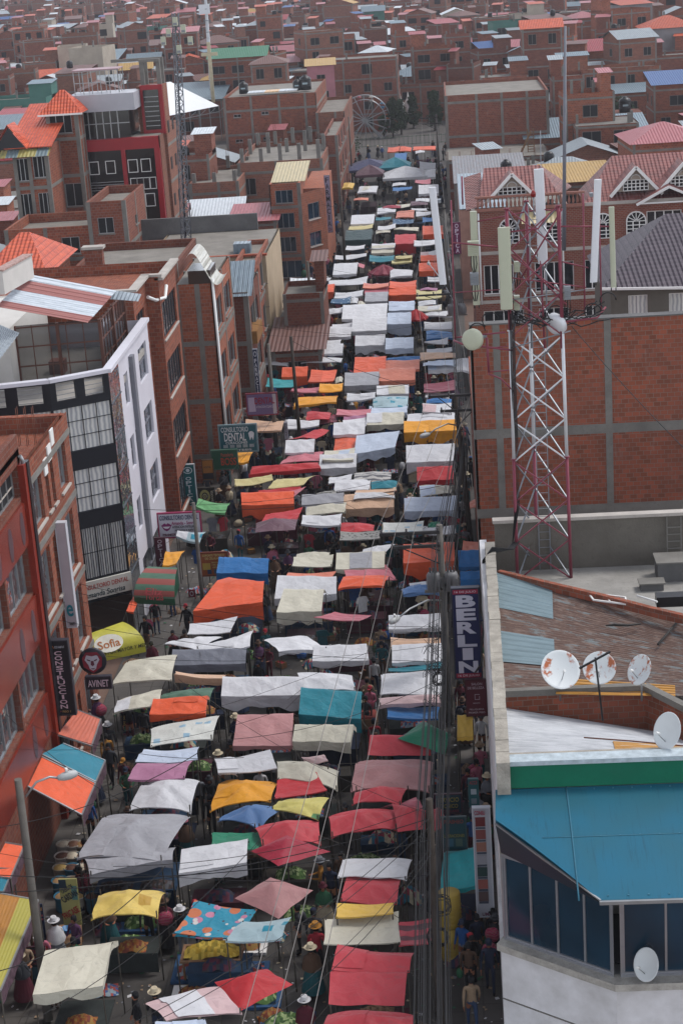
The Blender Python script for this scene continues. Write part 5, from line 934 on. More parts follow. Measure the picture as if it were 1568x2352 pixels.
wall(mb, (xl, 0, 0), (1, 0, 0), W_, zE, hl, .25); wall(mb, (xl, 14, 0), (0, -1, 0), 14, zE, [(3, 5, z, z+1.6) for z in (3.5, 6.7, 9.8)]); wall(mb, (xr, 0, 0), (0, 1, 0), 14, zE, []); mb.build('wall', MANS, b)
for h in hl: winset(b, (xl, 0, 0), (1, 0, 0), h, .2, WPAINT, GLS, 4, 1, .07, CONCL)
for x in (2.3, 6.2, 10.2, 13): arch_window(b, xl+x*.78+.6, 0, 10.0, 1.25, 1.0)
m = MB(); [m.box(xl-.06, xr+.06, -.06, .1, z, z+.22) for z in (6.0, 9.3, 12.18)]; m.build('string_course', CONCL, b)
# roofs: left pavilion, right pavilion, terrace with balustrade
def roofquad(pts, mat=TR, name='roof', par=None):
    m = MB(); m.face(pts); m.face([Vector(v)-Vector((0, 0, .06)) for v in reversed(pts)]); return m.build(name, mat, par or b)
ze = 12.5; ax0, ax1 = xl-.4, xl+4.6; bx0, bx1 = xl+7.6, xr+.4
roofquad([(ax0, .2, ze-.2), (ax0+1.2, .1, ze+.1), (ax0+1.2, 6, ze+1.5), (ax0, 6, ze+1.2)]); roofquad([(ax0+.9, 1.0, ze+.4), (ax1+1.2, 1.0, ze+.4), (ax1+.2, 5, ze+1.9), (ax0+1.4, 5, ze+1.9)]); roofquad([(ax1+.2, 5, ze+1.9), (ax1+1.2, 1.0, ze+.4), (ax1+2.4, 6, ze+.2)])
gabwin(b, ax0+3.1, .6, ze+.35, 3.0, 1.5)
roofquad([(bx0-.2, .0, ze-.1), (bx1, .0, ze-.1), (bx1-.2, 6, ze+2.1), (bx0+2.2, 6, ze+2.1)]); roofquad([(bx0-.2, 6, ze-.2), (bx0-.2, 0, ze-.1), (bx0+2.2, 6, ze+2.1)])
gabwin(b, bx0+3.2, .5, ze+.4, 2.7, 1.45); gabwin(b, bx0+6.3, .5, ze+.5, 2.7, 1.45)
m = MB(); m.face([(bx1-4.3, -.5, ze-.35), (bx1-2.2, -.7, ze+.75), (bx1-2.2, 2, ze+1.0), (bx1-4.3, 2, ze)]); m.face([(bx1-2.2, -.7, ze+.75), (bx1+.1, -.5, ze-.35), (bx1+.1, 2, ze), (bx1-2.2, 2, ze+1.0)]); m.build('porch_roof', TR, b)
f = MB(); f.bar((bx1-4.3, -.52, ze-.38), (bx1-2.2, -.72, ze+.72), .12, .16); f.bar((bx1-2.2, -.72, ze+.72), (bx1+.1, -.52, ze-.38), .12, .16); f.bar((bx1-4.0, -.5, ze-.3), (bx1-.1, -.5, ze-.3), .1); f.build('porch_truss', WPAINT, b)
bl = MB(); bl.box(ax0+.6, bx0-.2, -.15, .1, ze+.55, ze+.68); bl.box(ax0+.6, bx0-.2, -.15, .1, ze-.3, ze-.1)
for k in range(26): x = ax0+.8+(bx0-ax0-1.2)*k/25; bl.lathe((x, 0, ze-.1), [(.04, 0), (.09, .15), (.08, .3), (.035, .45), (.05, .65)], 6)
bl.build('balustrade', plain('terracotta_rail', '8d6054', .8, .2), b)
bx = MB(); bx.face([(xl+3.2, -1.1, ze-1.1), (xl+5.6, -1.1, ze-1.1), (xl+5.6, -.1, ze-.5), (xl+3.2, -.1, ze-.5)]); bx.build('canopy_sheet', corr('roof_cream_sheet', 'b5a47c'), b)
[MB().tube([(x, -.15, ze-.4), (x, -.15, 6)], .06, 6).build('downpipe', WPLAST, b) for x in (xl+.4, xl+5.9, xr-.1)]
tag(b, 'red tiled brick mansion with lattice dormers, arched windows and a balustrade', 'mansion')
# grey house with dark shingle roof behind big wall
def shing(b, w_, d, h): pass
SH = tile_mat('shingle_dark', '4b4048', '382f38')
Yg = 92
b = empty('house', (P(1400, 660, Y=Yg).x, Yg, 0)); inv = b.location.copy()
x0, x1 = P(1402, 700, Y=Yg).x, P(1700, 700, Y=Yg).x; zt_ = P(1400, 655, Y=Yg).z
m = MB(); wall(m, lb((x0, Yg, 0)), (1, 0, 0), x1-x0, zt_-.1, [(.9, 1.9, zt_-2.2, zt_-.6), (3, 4.4, zt_-2.2, zt_-.6)]); wall(m, lb((x0, Yg+10, 0)), (0, -1, 0), 10, zt_-.1, []); m.build('wall', plain('olive_plaster', '5c5750', .9, .15), b)
for h in ((.9, 1.9, zt_-2.2, zt_-.6), (3, 4.4, zt_-2.2, zt_-.6)): winset(b, lb((x0, Yg, 0)), (1, 0, 0), h, .15, WPAINT, CURTG, 2, 1)
a1, a2, a3, a4 = lb((x0-.5, Yg-.6, zt_)), lb((x1, Yg-.6, zt_-.3)), lb((x1, Yg+6, zt_+2.6)), lb((x0+3.6, Yg+6, zt_+2.6)); m = MB(); m.face([a1, a2, a3, a4]); m.face([lb((x0-.5, Yg+9, zt_)), a1, a4]); m.build('roof', SH, b)
MB().bar(a1+Vector((0, -.05, -.05)), a2+Vector((0, -.05, -.05)), .12).build('gutter', WPAINT, b)
b.location = inv; tag(b, 'grey house with dark purple shingle roof behind the huge brick wall', 'house')
o = MB(); a = P(1402, 592, Y=97); c = P(1530, 568, Y=97); o.bar(a, c, .5, .2, 1); o.face([(a.x, 97.1, a.z-3), (c.x, 97.1, a.z-3), c, a]); o = o.build('firewall', [plain('olive_plaster', '5c5750'), plain('terracotta_tile', 'a0523c')]); tag(o, 'sloping dark firewall capped with orange tiles, above the shingle roof', 'wall')
# houses stepping up the right side of the market behind the mansion
block('house', 'low pale house with blue-grey metal roofs between the red dormers and the framed brick building', (1050, 385), (1300, 375), 150, 14, 7.6, plain('peach_render', 'a07a6c', .8, .2), (), (), (), .4, extra=mono_roof(corr('roof_blue_steel', '72818c'), .1, .1, 1.2, x0=.0, x1=.45))
block('brick_building', 'big framed brick building with scaffold at the head of the market on the right', (1020, 212), (1258, 200), 212, 20, 11.7, BR[1], (10.7, 6.8), (0, .3, .55, .8, 1), (), .4)
def deckb(b, w_, d, h):
    for k in range(9): x = -w_/2+w_*k/8.3; r_ = MB(); [r_.tube([(x+.1*j, .3, h-.1), (x+.1*j+U(-.05, .05), .3, h+.9)], .016, 4) for j in range(3)]; r_.build('rebar', plain('rust_bar', '6b4436'), b)
    m = MB(); [m.bar((w_*.23, 2+i, h+.1), (w_*.33, 2+i, h+2.4), .12) for i in range(2)]; [m.bar((w_*.3, 3.5, h+.3*i), (w_*.36, 3.5, h+.3*i), .08) for i in range(8)]; m.bar((w_*.3, 3.4, h), (w_*.3, 3.4, h+2.6), .1); m.bar((w_*.36, 3.4, h), (w_*.36, 3.4, h+2.6), .1); m.build('scaffold', WOOD, b)
block('brick_building', 'open unfinished storey with pale slab and rebar in front of the framed brick building', (1022, 322), (1262, 308), 200, 12, 5.7, BR[1], (5.3, 2.2), (0, .33, .66, 1), ((.1, .28, .3, 3), (.62, .78, 2.8, 5), (.84, .97, 2.8, 5)), 0, glass=DARK, extra=deckb)
block('house', 'brick house with blue-grey patched flat roof in front of the open unfinished storey', (1040, 345), (1210, 340), 172, 14, 6.8, BR[0], (4,), (0, 1), (), .2, extra=mono_roof(corr('roof_rusty_grey', '6c7378', '5f4a46', .3, .6), .1, .1, 1.0))
# ---------------- people ----------------
def skin(nodes, edges, root, sub=1):
    names = list(nodes); me = bpy.data.meshes.new('sk'); me.from_pydata([nodes[n][0] for n in names], [(names.index(a), names.index(b)) for a, b in edges], [])
    o = bpy.data.objects.new('sk', me); col.objects.link(o); md = o.modifiers.new('s', 'SKIN'); md.use_smooth_shade = True; md.branch_smoothing = .3
    for i, n in enumerate(names):
        r = nodes[n][1]; r = r if isinstance(r, tuple) else (r, r); sv = me.skin_vertices[0].data[i]; sv.radius = r; sv.use_root = (n == root)
    o.modifiers.new('b', 'SUBSURF').levels = sub
    dg = bpy.context.evaluated_depsgraph_get(); dg.update(); out = bpy.data.meshes.new_from_object(o.evaluated_get(dg)); bpy.data.objects.remove(o); return out
def person_mesh(pose):
    n = {}; e = []
    sit = pose == 'sit'; dz = -.42 if sit else 0
    st = .17 if pose == 'walk' else .02
    n['pelvis'] = ((0, 0, .95+dz), (.15, .11)); n['waist'] = ((0, 0, 1.1+dz), (.135, .10)); n['chest'] = ((0, .01, 1.32+dz), (.165, .115)); n['neck'] = ((0, .01, 1.49+dz), .055)
    n['head0'] = ((0, -.01, 1.57+dz), (.068, .085)); n['head1'] = ((0, -.01, 1.66+dz), (.078, .095)); n['head2'] = ((0, 0, 1.73+dz), (.06, .07))
    e += [('pelvis', 'waist'), ('waist', 'chest'), ('chest', 'neck'), ('neck', 'head0'), ('head0', 'head1'), ('head1', 'head2')]
    n['nose'] = ((0, -.115, 1.625+dz), .014); e.append(('head0', 'nose'))
    for s, k in ((-1, 'l'), (1, 'r')):
        ph = st*s
        if sit: L = [((.10*s, -.05, .5), .085), ((.16*s, -.42, .5), .06), ((.14*s, -.40, .08), .04), ((.14*s, -.54, .04), .035)]
        else: L = [((.095*s, -.02*ph, .86), .085), ((.10*s, -ph*.6-.02, .48), .058), ((.10*s, -ph*1.2+.03, .09), .042), ((.105*s, -ph*1.2-.13, .035), .036)]
        for i, (p, r) in enumerate(L): n[k+'L%d' % i] = (p, r)
        e += [('pelvis', k+'L0'), (k+'L0', k+'L1'), (k+'L1', k+'L2'), (k+'L2', k+'L3')]
        if pose == 'carry' or sit: A = [((.19*s, .01, 1.40+dz), .058), ((.25*s, -.02, 1.14+dz), .045), ((.16*s, -.24, 1.10+dz), .032), ((.13*s, -.31, 1.11+dz), (.036, .02))]
        else: A = [((.19*s, .01, 1.40), .058), ((.24*s, .03+ph*.5, 1.14), .045), ((.25*s, -.04+ph*1.1, .90), .032), ((.25*s, -.06+ph*1.2, .82), (.02, .036))]
        for i, (p, r) in enumerate(A): n[k+'A%d' % i] = (p, r)
        e += [('chest', k+'A0'), (k+'A0', k+'A1'), (k+'A1', k+'A2'), (k+'A2', k+'A3')]
        c = Vector(A[3][0]); d = (Vector(A[3][0])-Vector(A[2][0])).normalized(); sd_ = Vector((0, 1, 0)) if abs(d.z) > .6 else Vector((1, 0, 0))
        for j, (o, ln) in enumerate(((-.03, .055), (-.011, .07), (.01, .066), (.03, .05))):
            n[k+'f%d' % j] = (tuple(c+d*.05+sd_*o), .009); n[k+'g%d' % j] = (tuple(c+d*(.05+ln)+sd_*o+Vector((-.012*s, 0, 0))), .007); e += [(k+'A3', k+'f%d' % j), (k+'f%d' % j, k+'g%d' % j)]
        n[k+'t'] = (tuple(c+d*.02-sd_*.045), .010); n[k+'t2'] = (tuple(c+d*.05-sd_*.06), .008); e += [(k+'A3', k+'t'), (k+'t', k+'t2')]
    me = skin(n, e, 'pelvis', 1)
    while len(me.materials): me.materials.pop()
    for m in range(4): me.materials.append(PALM[m])
    wr = {k: Vector(n[k+'A2'][0]).lerp(Vector(n[k+'A3'][0]), .35) for k in 'lr'}; el = {k: (Vector(n[k+'A3'][0])-Vector(n[k+'A2'][0])).normalized() for k in 'lr'}
    for p in me.polygons:
        c = p.center; mi = 1
        if c.z > 1.51+dz and abs(c.x) < .13: mi = 0
        elif c.z < .09: mi = 3
        elif c.z < .94+dz*.95 and abs(c.x) < .215+(.1 if sit else 0): mi = 2
        for k in 'lr':
            if (c-wr[k]).dot(el[k]) > 0 and (c-wr[k]).length < .26: mi = 0
        p.material_index = mi; p.use_smooth = True
    uv = me.uv_layers.new(name='UVMap') if not me.uv_layers else me.uv_layers[0]; uv.name = 'UVMap'
    for p in me.polygons:
        for li in p.loop_indices: v = me.vertices[me.loops[li].vertex_index].co; uv.data[li].uv = (v.x+v.y, v.z)
    me.name = 'body'; return me
SKIN = [plain('skin_'+h, h, .6, .08, 3, bm=0) for h in ('8a5a44', '7a4c38', '96664c')]
CLO = {k: plain('fabric_'+k.replace(' ', '_'), h, .9, .2, 6, bm=.3) for k, h in {'black': '17171b', 'navy': '1c2438', 'dark grey': '34353a', 'grey': '6a6c72', 'maroon': '4d1c28', 'brown': '4e3a2e', 'tan': '8a7560', 'teal': '1c4c52', 'denim': '2c3c58', 'red': '8c2430', 'white': 'b5b4b6', 'purple': '4a2c4a', 'green': '2f5a42', 'blue': '234a80', 'ochre': '96682a', 'pink': 'a05a6c', 'cream': 'b0a48c'}.items()}
PALM = [SKIN[0], CLO['black'], CLO['denim'], CLO['black']]
m, nt_, b_ = newmat('aguayo_cloth', .9, 0, .1); w1 = N(nt_, 'TexWave', Scale=3.5, Distortion=.5); w1.bands_direction = 'Y'; nt_.links.new(uvn(nt_), w1.inputs['Vector']); rr_ = nt_.nodes.new('ShaderNodeValToRGB'); rr_.color_ramp.interpolation = 'CONSTANT'
for k, (p_, c) in enumerate(((0, '8c2440'), (.3, '1f3f6c'), (.5, 'a85a2c'), (.7, '2c6a4c'), (.85, '9c3060'))):
    el = rr_.color_ramp.elements[k] if k < 2 else rr_.color_ramp.elements.new(p_); el.position = p_; el.color = (*lin(c), 1)
nt_.links.new(w1.outputs['Fac'], rr_.inputs[0]); nt_.links.new(rr_.outputs[0], b_.inputs['Base Color']); AGU = m
BODY = {p: person_mesh(p) for p in ('stand', 'walk', 'carry', 'sit')}
def tidy(mb, name, mat): return mb.data(name, mat)
mb = MB(); mb.lathe((0, 0, 1.60), [(.088, -.03), (.096, .05), (.085, .12), (.05, .155), (0, .165)], 12); HAIR = tidy(mb, 'hair', CLO['black'])
for v in HAIR.vertices: v.co.y = v.co.y*1.1+.018
mb = MB(); mb.lathe((0, 0, 1.68), [(.20, .02), (.17, .0), (.11, .02), (.105, .11), (.09, .15), (.05, .14), (0, .12)], 16); mb.lathe((0, 0, 1.68), [(.20, .018), (.17, -.005), (.10, .01)], 16); WIDE = tidy(mb, 'hat', CLO['cream'])
mb = MB(); mb.lathe((0, 0, 1.69), [(.15, -.01), (.155, .005), (.085, .02), (.09, .08), (.075, .13), (0, .15)], 14); mb.lathe((0, 0, 1.69), [(.15, -.01), (.08, -.005)], 14); BOWL = tidy(mb, 'hat', CLO['brown'])
mb = MB(); mb.lathe((0, 0, 1.66), [(.10, 0), (.10, .05), (.07, .11), (0, .125)], 12); mb.face([(-.08, -.08, 1.67), (.08, -.08, 1.67), (.05, -.19, 1.66), (-.05, -.19, 1.66)]); CAP = tidy(mb, 'cap', CLO['navy'])
def pleat(r0, r1, z0, z1, n=40, yo=0):
    mb = MB(); mb.grid(lambda u, v: Vector(((r0+(r1-r0)*v**.7+.018*v*math.sin(u*2*math.pi*18))*math.cos(u*2*math.pi), yo*v+(r0*.85+(r1-r0)*v**.7+.018*v*math.sin(u*2*math.pi*18))*math.sin(u*2*math.pi), z0+(z1-z0)*v)), n, 4); return mb
SKIRT = tidy(pleat(.16, .36, 1.06, .22, 54), 'skirt', CLO['teal']); SKIRTS = tidy(pleat(.18, .55, .66, .06, 54, -.2), 'skirt', CLO['teal'])
def shawl(dz):
    mb = MB(); mb.grid(lambda u, v: Vector(((.07+.21*v**.55+.015*math.sin(u*40)*v)*math.cos(u*6.283)*1.08, (.07+.15*v**.55+.012*math.sin(u*33)*v)*math.sin(u*6.283)+.02, 1.52+dz-.48*v-.08*v*math.sin(u*6.283))), 28, 5); return tidy(mb, 'shawl', CLO['brown'])
SHAWL = shawl(0)
mb = MB(); mb.grid(lambda u, v: Vector((.24*math.cos(u*6.283)*math.sin(v*math.pi), .26+.15*math.sin(u*6.283)*math.sin(v*math.pi)+.02*math.sin(u*19), 1.24+.23*math.cos(v*math.pi)+.02*math.sin(u*12))), 16, 8); BUND = tidy(mb, 'back_bundle', AGU)
mb = MB(); mb.grid(lambda u, v: Vector((.14*math.cos(u*6.283)*math.sin(v*math.pi)**.6, .2+.09*math.sin(u*6.283)*math.sin(v*math.pi)**.6, 1.22+.22*math.cos(v*math.pi))), 12, 6); PACK = tidy(mb, 'backpack', CLO['dark grey'])
mb = MB(); mb.grid(lambda u, v: Vector((.3+.11*math.cos(u*6.283)*math.sin(v*math.pi)**.7, -.06+.08*math.sin(u*6.283)*math.sin(v*math.pi)**.7, .62+.17*math.cos(v*math.pi))), 12, 6); BAG = tidy(mb, 'shopping_bag', CLO['green'])
people = []
def setm(o, i, m): o.material_slots[i].link = 'OBJECT'; o.material_slots[i].material = m
def person(x, y, z, rz, kind, top, bot, hat=None, hatc=None, extra=None, scale=1.0, label=None):
    r = empty('person', (x, y, z), rz); r.scale = (scale,)*3; pose = {'man': random.choice(['stand', 'walk']), 'walk': 'walk', 'stand': 'stand', 'carry': 'carry', 'chol': 'carry', 'sit': 'sit'}[kind]
    dz = -.42 if pose == 'sit' else 0
    o = link('body', BODY[pose], r); setm(o, 0, random.choice(SKIN)); setm(o, 1, CLO[top]); setm(o, 2, CLO[bot]); setm(o, 3, CLO['black'])
    link('hair', HAIR, r, (0, 0, dz))
    if kind in ('chol', 'sit'):
        s = link('skirt', SKIRTS if kind == 'sit' else SKIRT, r); setm(s, 0, CLO[bot]); s = link('shawl', SHAWL, r, (0, 0, dz)); setm(s, 0, CLO[top])
    if hat: h = link('hat' if hat != 'cap' else 'cap', {'wide': WIDE, 'bowl': BOWL, 'cap': CAP}[hat], r, (0, 0, dz)); setm(h, 0, CLO[hatc])
    if extra: h = link({'bundle': 'back_bundle', 'pack': 'backpack', 'bag': 'shopping_bag'}[extra], {'bundle': BUND, 'pack': PACK, 'bag': BAG}[extra], r, (0, 0, dz)); 
    people.append(dict(o=r, kind=kind, top=top, bot=bot, hat=hat, hatc=hatc, extra=extra, px=proj((x, y, z+1)), label=label, y=y)); return r
def feet(t, x, y, **k): D_ = cv(t, x, y); p = P(*D_, z=k.pop('z', .005)); return p
PP = [('D', 1086, 2372, 0, 'walk', 'tan', 'denim', None, None, None, 'person in tan jacket and jeans walking away on the right pavement, nearest the camera there'), ('D', 1080, 2288, 0, 'stand', 'brown', 'black', None, None, 'bag', 'person with long dark hair in a spotted brown jacket carrying a green bag on the right pavement'),
 ('D', 1066, 2238, 2.6, 'man', 'blue', 'grey', 'cap', 'navy', None, None), ('D', 1098, 2222, .3, 'man', 'navy', 'dark grey', None, None, None, None), ('D', 1083, 1122, 0, 'walk', 'black', 'black', 'cap', 'blue', None, 'person all in black with a blue cap on the pavement beside the huge brick wall'),
 ('D', 722, 2289, 0, 'chol', 'brown', 'teal', 'wide', 'cream', None, 'person in a cream straw hat, brown shawl and wide teal skirt, walking away left of the coral red canopies'), ('D', 733, 2242, 0, 'carry', 'red', 'black', 'wide', 'ochre', None, 'person in an ochre hat and red top ahead of the one in brown shawl'), ('D', 728, 2205, 0, 'man', 'dark grey', 'black', 'cap', 'navy', None, None),
 ('D', 749, 2140, 3.1, 'chol', 'green', 'cream', 'bowl', 'maroon', None, 'person in a green shawl and long cream skirt facing the camera right of the dusty pink canopy'), ('D', 764, 2095, 3.0, 'stand', 'navy', 'black', None, None, None, 'bare-headed person in a dark vest behind the one in green shawl'), ('D', 742, 2080, 1.5, 'carry', 'ochre', 'black', 'wide', 'grey', None, None),
 ('D', 790, 2070, 3.0, 'stand', 'brown', 'black', None, None, None, None), ('D', 708, 2412, 0, 'chol', 'maroon', 'purple', 'wide', 'white', None, 'person in a white hat at the bottom edge, left of the coral red canopies'), ('D', 690, 2190, 2, 'man', 'dark grey', 'black', None, None, 'pack', None),
 ('D', 139, 2232, .5, 'chol', 'white', 'grey', 'wide', 'white', None, 'person in a wide white sun hat and pale shawl by the red chair on the left pavement'), ('D', 348, 2178, 0, 'walk', 'black', 'black', None, None, None, None), ('D', 386, 2180, .2, 'chol', 'maroon', 'black', 'wide', 'brown', 'bundle', 'person in a brown hat with a striped bundle on the back, right of the yellow printed canopy'),
 ('D', 424, 2195, .4, 'carry', 'black', 'grey', 'wide', 'white', None, None), ('D', 323, 2400, 2, 'stand', 'black', 'black', None, None, None, None), ('D', 368, 2395, .5, 'carry', 'black', 'navy', 'wide', 'cream', None, None), ('D', 260, 1812, 3.1, 'walk', 'dark grey', 'black', None, None, None, None), ('D', 258, 1760, .1, 'stand', 'dark grey', 'black', 'wide', 'white', None, None),
 ('D', 293, 1838, 3, 'stand', 'maroon', 'navy', 'cap', 'ochre', None, 'person in an ochre cap with dark clothes beside the blue service banner'), ('D', 232, 1700, 1, 'chol', 'purple', 'black', 'wide', 'white', 'bundle', 'person in a white hat with a bulky striped bundle beside the black vertical sign'), ('D', 190, 2085, 2, 'sit', 'maroon', 'navy', 'bowl', 'black', 'bundle', 'seated person with a striped shawl beside the open sacks'),
 ('D', 205, 2040, 2, 'stand', 'black', 'black', None, None, None, None), ('D', 462, 1880, 0, 'walk', 'grey', 'black', None, None, None, None), ('D', 490, 1925, 0, 'walk', 'black', 'black', None, None, None, None), ('D', 434, 1985, .6, 'chol', 'brown', 'teal', 'bowl', 'pink', None, 'person in a pink hat right of the large grey canopy'), ('D', 848, 1648, 0, 'carry', 'tan', 'black', 'cap', 'brown', None, 'person pushing the small red and wooden cart'),
 ('D', 400, 1445-22, 1, 'stand', 'grey', 'denim', None, None, None, 'person in jeans standing under the striped green and red awning'), ('D', 630, 1330, 3, 'chol', 'pink', 'black', 'wide', 'cream', 'bundle', 'person in a pale straw hat with pink top, behind the white and blue tents'), ('D', 905, 1185, 0, 'stand', 'maroon', 'maroon', None, None, None, None)]
for t, x, y, rz, k, a, c, h, hc, ex, lb_ in PP: p = feet(t, x, y); person(p.x, p.y, .13 if p.x > -.55 or p.x < -13 else .01, math.pi+rz if False else math.pi+rz+U(-.15, .15), k, a, c, h, hc, ex, U(.97, 1.03), lb_)
rp = random.Random(11)
def covered(x, y, mg=.0):
    for s in stalls:
        c = s['c4']; 
        if abs(s['cen'].x-x) > 4 or abs(s['cen'].y-y) > 6: continue
        xs = [q.x for q in c]; ys = [q.y for q in c]
        if min(xs)-mg < x < max(xs)+mg and min(ys)-mg*.5 < y < max(ys)+mg*.5: return True
    return False
tops = ['black']*5+['navy']*3+['dark grey']*3+['maroon']*2+['brown']*2+['grey', 'teal', 'red', 'purple', 'blue', 'green', 'pink', 'white', 'tan', 'ochre']
cnt = 0; placed = [(q['o'].location.x, q['o'].location.y) for q in people]
def addrand(x, y, rzs=None):
    global cnt
    if any(abs(a-x) < .42 and abs(b-y) < .42 for a, b in placed): return
    q_ = proj((x, y, .5))
    if 125 < q_[0] < 290 and 1920 < q_[1] < 2120: return
    placed.append((x, y)); k = rp.choice(['man', 'man', 'chol', 'man', 'chol', 'carry']); h, hc = rp.choice([(None, None), (None, None), ('cap', 'navy'), ('cap', 'black'), ('bowl', 'brown'), ('bowl', 'black'), ('wide', 'cream'), ('bowl', 'dark grey'), ('wide', 'tan'), ('cap', 'red')])
    person(x, y, .13 if x > -.55 or x < -13 else .01, rzs if rzs is not None else rp.choice([0, math.pi])+rp.uniform(-.5, .5), k, rp.choice(tops), rp.choice(['black', 'black', 'navy', 'denim', 'dark grey', 'maroon', 'teal', 'brown']), h, hc, rp.choice([None, None, 'pack', 'bundle', 'bag']) , rp.uniform(.92, 1.03)); cnt += 1
tries = 0
while cnt < 190 and tries < 8000:
    tries += 1; y = 45.5+(rp.random()**1.5)*75; x = rp.choice([rp.uniform(-14.3, -11.2), rp.uniform(-9.6, -7.0), rp.uniform(-4.6, -2.6), rp.uniform(-.4, .5), rp.uniform(-12, -1)])
    if covered(x, y, .1): continue
    addrand(x, y)
# vendors and customers at the front edge of the stalls
for s in stalls:
    if cnt > 268: break
    if s['kind'] in 'up' or s['dist'] > 125: continue
    c = s['c4']; yf = (c[2].y+c[3].y)/2
    for j in range(rp.choice([1, 1, 2])):
        x = rp.uniform(c[3].x+.3, c[2].x-.3); addrand(x, yf-rp.uniform(.05, .5), rp.choice([0, 0, math.pi, 1.5])+rp.uniform(-.4, .4))
print('people', len(people))
cm = MB(); keys = list(CLO); cn_ = 0
def simple(x, y):
    a = rp.uniform(0, 6.28); ca, sa = math.cos(a), math.sin(a); tp = rp.randrange(len(keys)) if rp.random() < .45 else 0; bt = rp.choice([0, 1, 2, 8]); q = lambda X, Y, Z: (x+X*ca-Y*sa, y+X*sa+Y*ca, Z); g = rp.uniform(.92, 1.05); sk = rp.random() < .4; z0 = .12 if x < -13 or x > -.55 else 0
    if sk: cm.lathe((x, y, z0), [(.34*g, .2), (.3*g, .5), (.17, 1.0*g)], 10, bt); cm.tube([q(0, 0, z0+.2), q(0, 0, z0)], .08, 6, 0)
    else: cm.tube([q(-.09, .1, z0), q(-.09, 0, z0+.5), q(-.08, 0, z0+.95*g)], [.06, .07, .1], 6, bt); cm.tube([q(.09, -.1, z0), q(.09, 0, z0+.5), q(.08, 0, z0+.95*g)], [.06, .07, .1], 6, bt)
    cm.lathe((x, y, z0), [(.15, .9*g), (.18, 1.15*g), (.21, 1.38*g), (.12, 1.47*g), (.06, 1.5*g)], 10, tp)
    for s in (-1, 1): cm.tube([q(s*.19, 0, z0+1.38*g), q(s*.25, -.05, z0+1.12*g), q(s*.22, -.18, z0+.92*g)], [.06, .045, .035], 6, tp)
    cm.lathe((x, y, z0), [(.05, 1.48*g), (.09, 1.55*g), (.095, 1.63*g), (.07, 1.7*g), (0, 1.74*g)], 8, len(keys))
    r = rp.random()
    if r < .35: hc = rp.choice([0, 5, 16, 6]); cm.lathe((x, y, z0), [(.16, 1.67*g), (.10, 1.68*g), (.09, 1.77*g), (0, 1.79*g)], 10, keys.index(rp.choice(['cream', 'brown', 'tan', 'black', 'white'])))
    else: cm.lathe((x, y+.0, z0), [(.1, 1.6*g), (.105, 1.68*g), (.07, 1.75*g), (0, 1.77*g)], 8, 0)
    if rp.random() < .3: cm.lathe(q(0, .22, z0+.98), [(0, 0), (.18, .06), (.2, .25), (.12, .42), (0, .46)], 8, rp.randrange(len(keys)))
pl2 = []
for t in range(9000):
    if cn_ > 330: break
    if rp.random() < .6: y = 92+(rp.random()**1.3)*165; x = rp.uniform(-14.3, .5)
    else: s = rp.choice(stalls); c = s['c4']; y = (c[2].y+c[3].y)/2-rp.uniform(.1, .6); x = rp.uniform(c[3].x, c[2].x)
    if y < 92 or covered(x, y, .0) or any(abs(a-x) < .4 and abs(b-y) < .4 for a, b in placed[-400:]): continue
    placed.append((x, y)); simple(x, y); cn_ += 1
o = cm.build('crowd', [CLO[k] for k in keys]+[SKIN[0]]); tag(o, 'dense crowd of small far shoppers filling the gaps between the market stalls', 'crowd', None, 'stuff')
# ---------------- goods ----------------
rg = random.Random(5)
def bumpy(nx, ny, sx, sy, h, seed, lump=.04, name='heap', mats=None):
    r = random.Random(seed); mb = MB(); ph = [r.uniform(0, 6) for _ in range(6)]
    vals = {}
    def f(u, v):
        a, b = u*2-1, v*2-1; e = max(0, 1-(a*a+b*b)**1.2*.9); k = (round(u*nx), round(v*ny))
        if k not in vals: vals[k] = r.uniform(-lump, lump)
        return Vector((a*sx/2, b*sy/2, h*e**.6+vals[k]*e))
    mb.grid(f, nx, ny, 0); 
    for i in range(len(mb.m)): mb.m[i] = r.randrange(3)
    return mb.data(name, mats or [CLO['brown']]*3)
def gm(n, h): return plain('goods_'+n, h, .8, .3, 8, bm=.3)
HEAPS = [('potato_heap', 'heap of brown potatoes', bumpy(14, 10, .9, .6, .22, 1, .05, 'potato_heap', [gm('pot1', '6a5140'), gm('pot2', '54402f'), gm('pot3', '7c6450')])), ('vegetable_heap', 'heap of green vegetables', bumpy(14, 10, .9, .6, .25, 2, .07, 'vegetable_heap', [gm('veg1', '4c6a38'), gm('veg2', '8fa070'), gm('veg3', '36502c')])),
 ('fruit_heap', 'heap of orange and red fruit', bumpy(12, 9, .8, .6, .22, 3, .05, 'fruit_heap', [gm('fr1', '8a5228'), gm('fr2', '70382a'), gm('fr3', '8c6c38')])), ('clothes_pile', 'pile of folded dark clothes', bumpy(9, 7, .9, .6, .3, 4, .08, 'clothes_pile', [gm('cl1', '27304a'), gm('cl2', '5a2c3c'), gm('cl3', '3a3a40')])),
 ('clothes_pile', 'pile of bright mixed clothes', bumpy(9, 7, .9, .6, .3, 5, .08, 'clothes_pile', [gm('cl4', '8c3448'), gm('cl5', '2c6a80'), gm('cl6', 'b0a890')])), ('shoe_pile', 'rows of dark shoes and sandals', bumpy(16, 6, 1.0, .6, .12, 6, .05, 'shoe_pile', [gm('sh1', '202024'), gm('sh2', '4a4a50'), gm('sh3', '3c2c28')])), ('packet_pile', 'pile of small packaged goods', bumpy(12, 8, .9, .6, .15, 7, .06, 'packet_pile', [gm('pk1', '8c9aa4'), gm('pk2', 'a04c44'), gm('pk3', '3c5c8c')]))]
goods = []
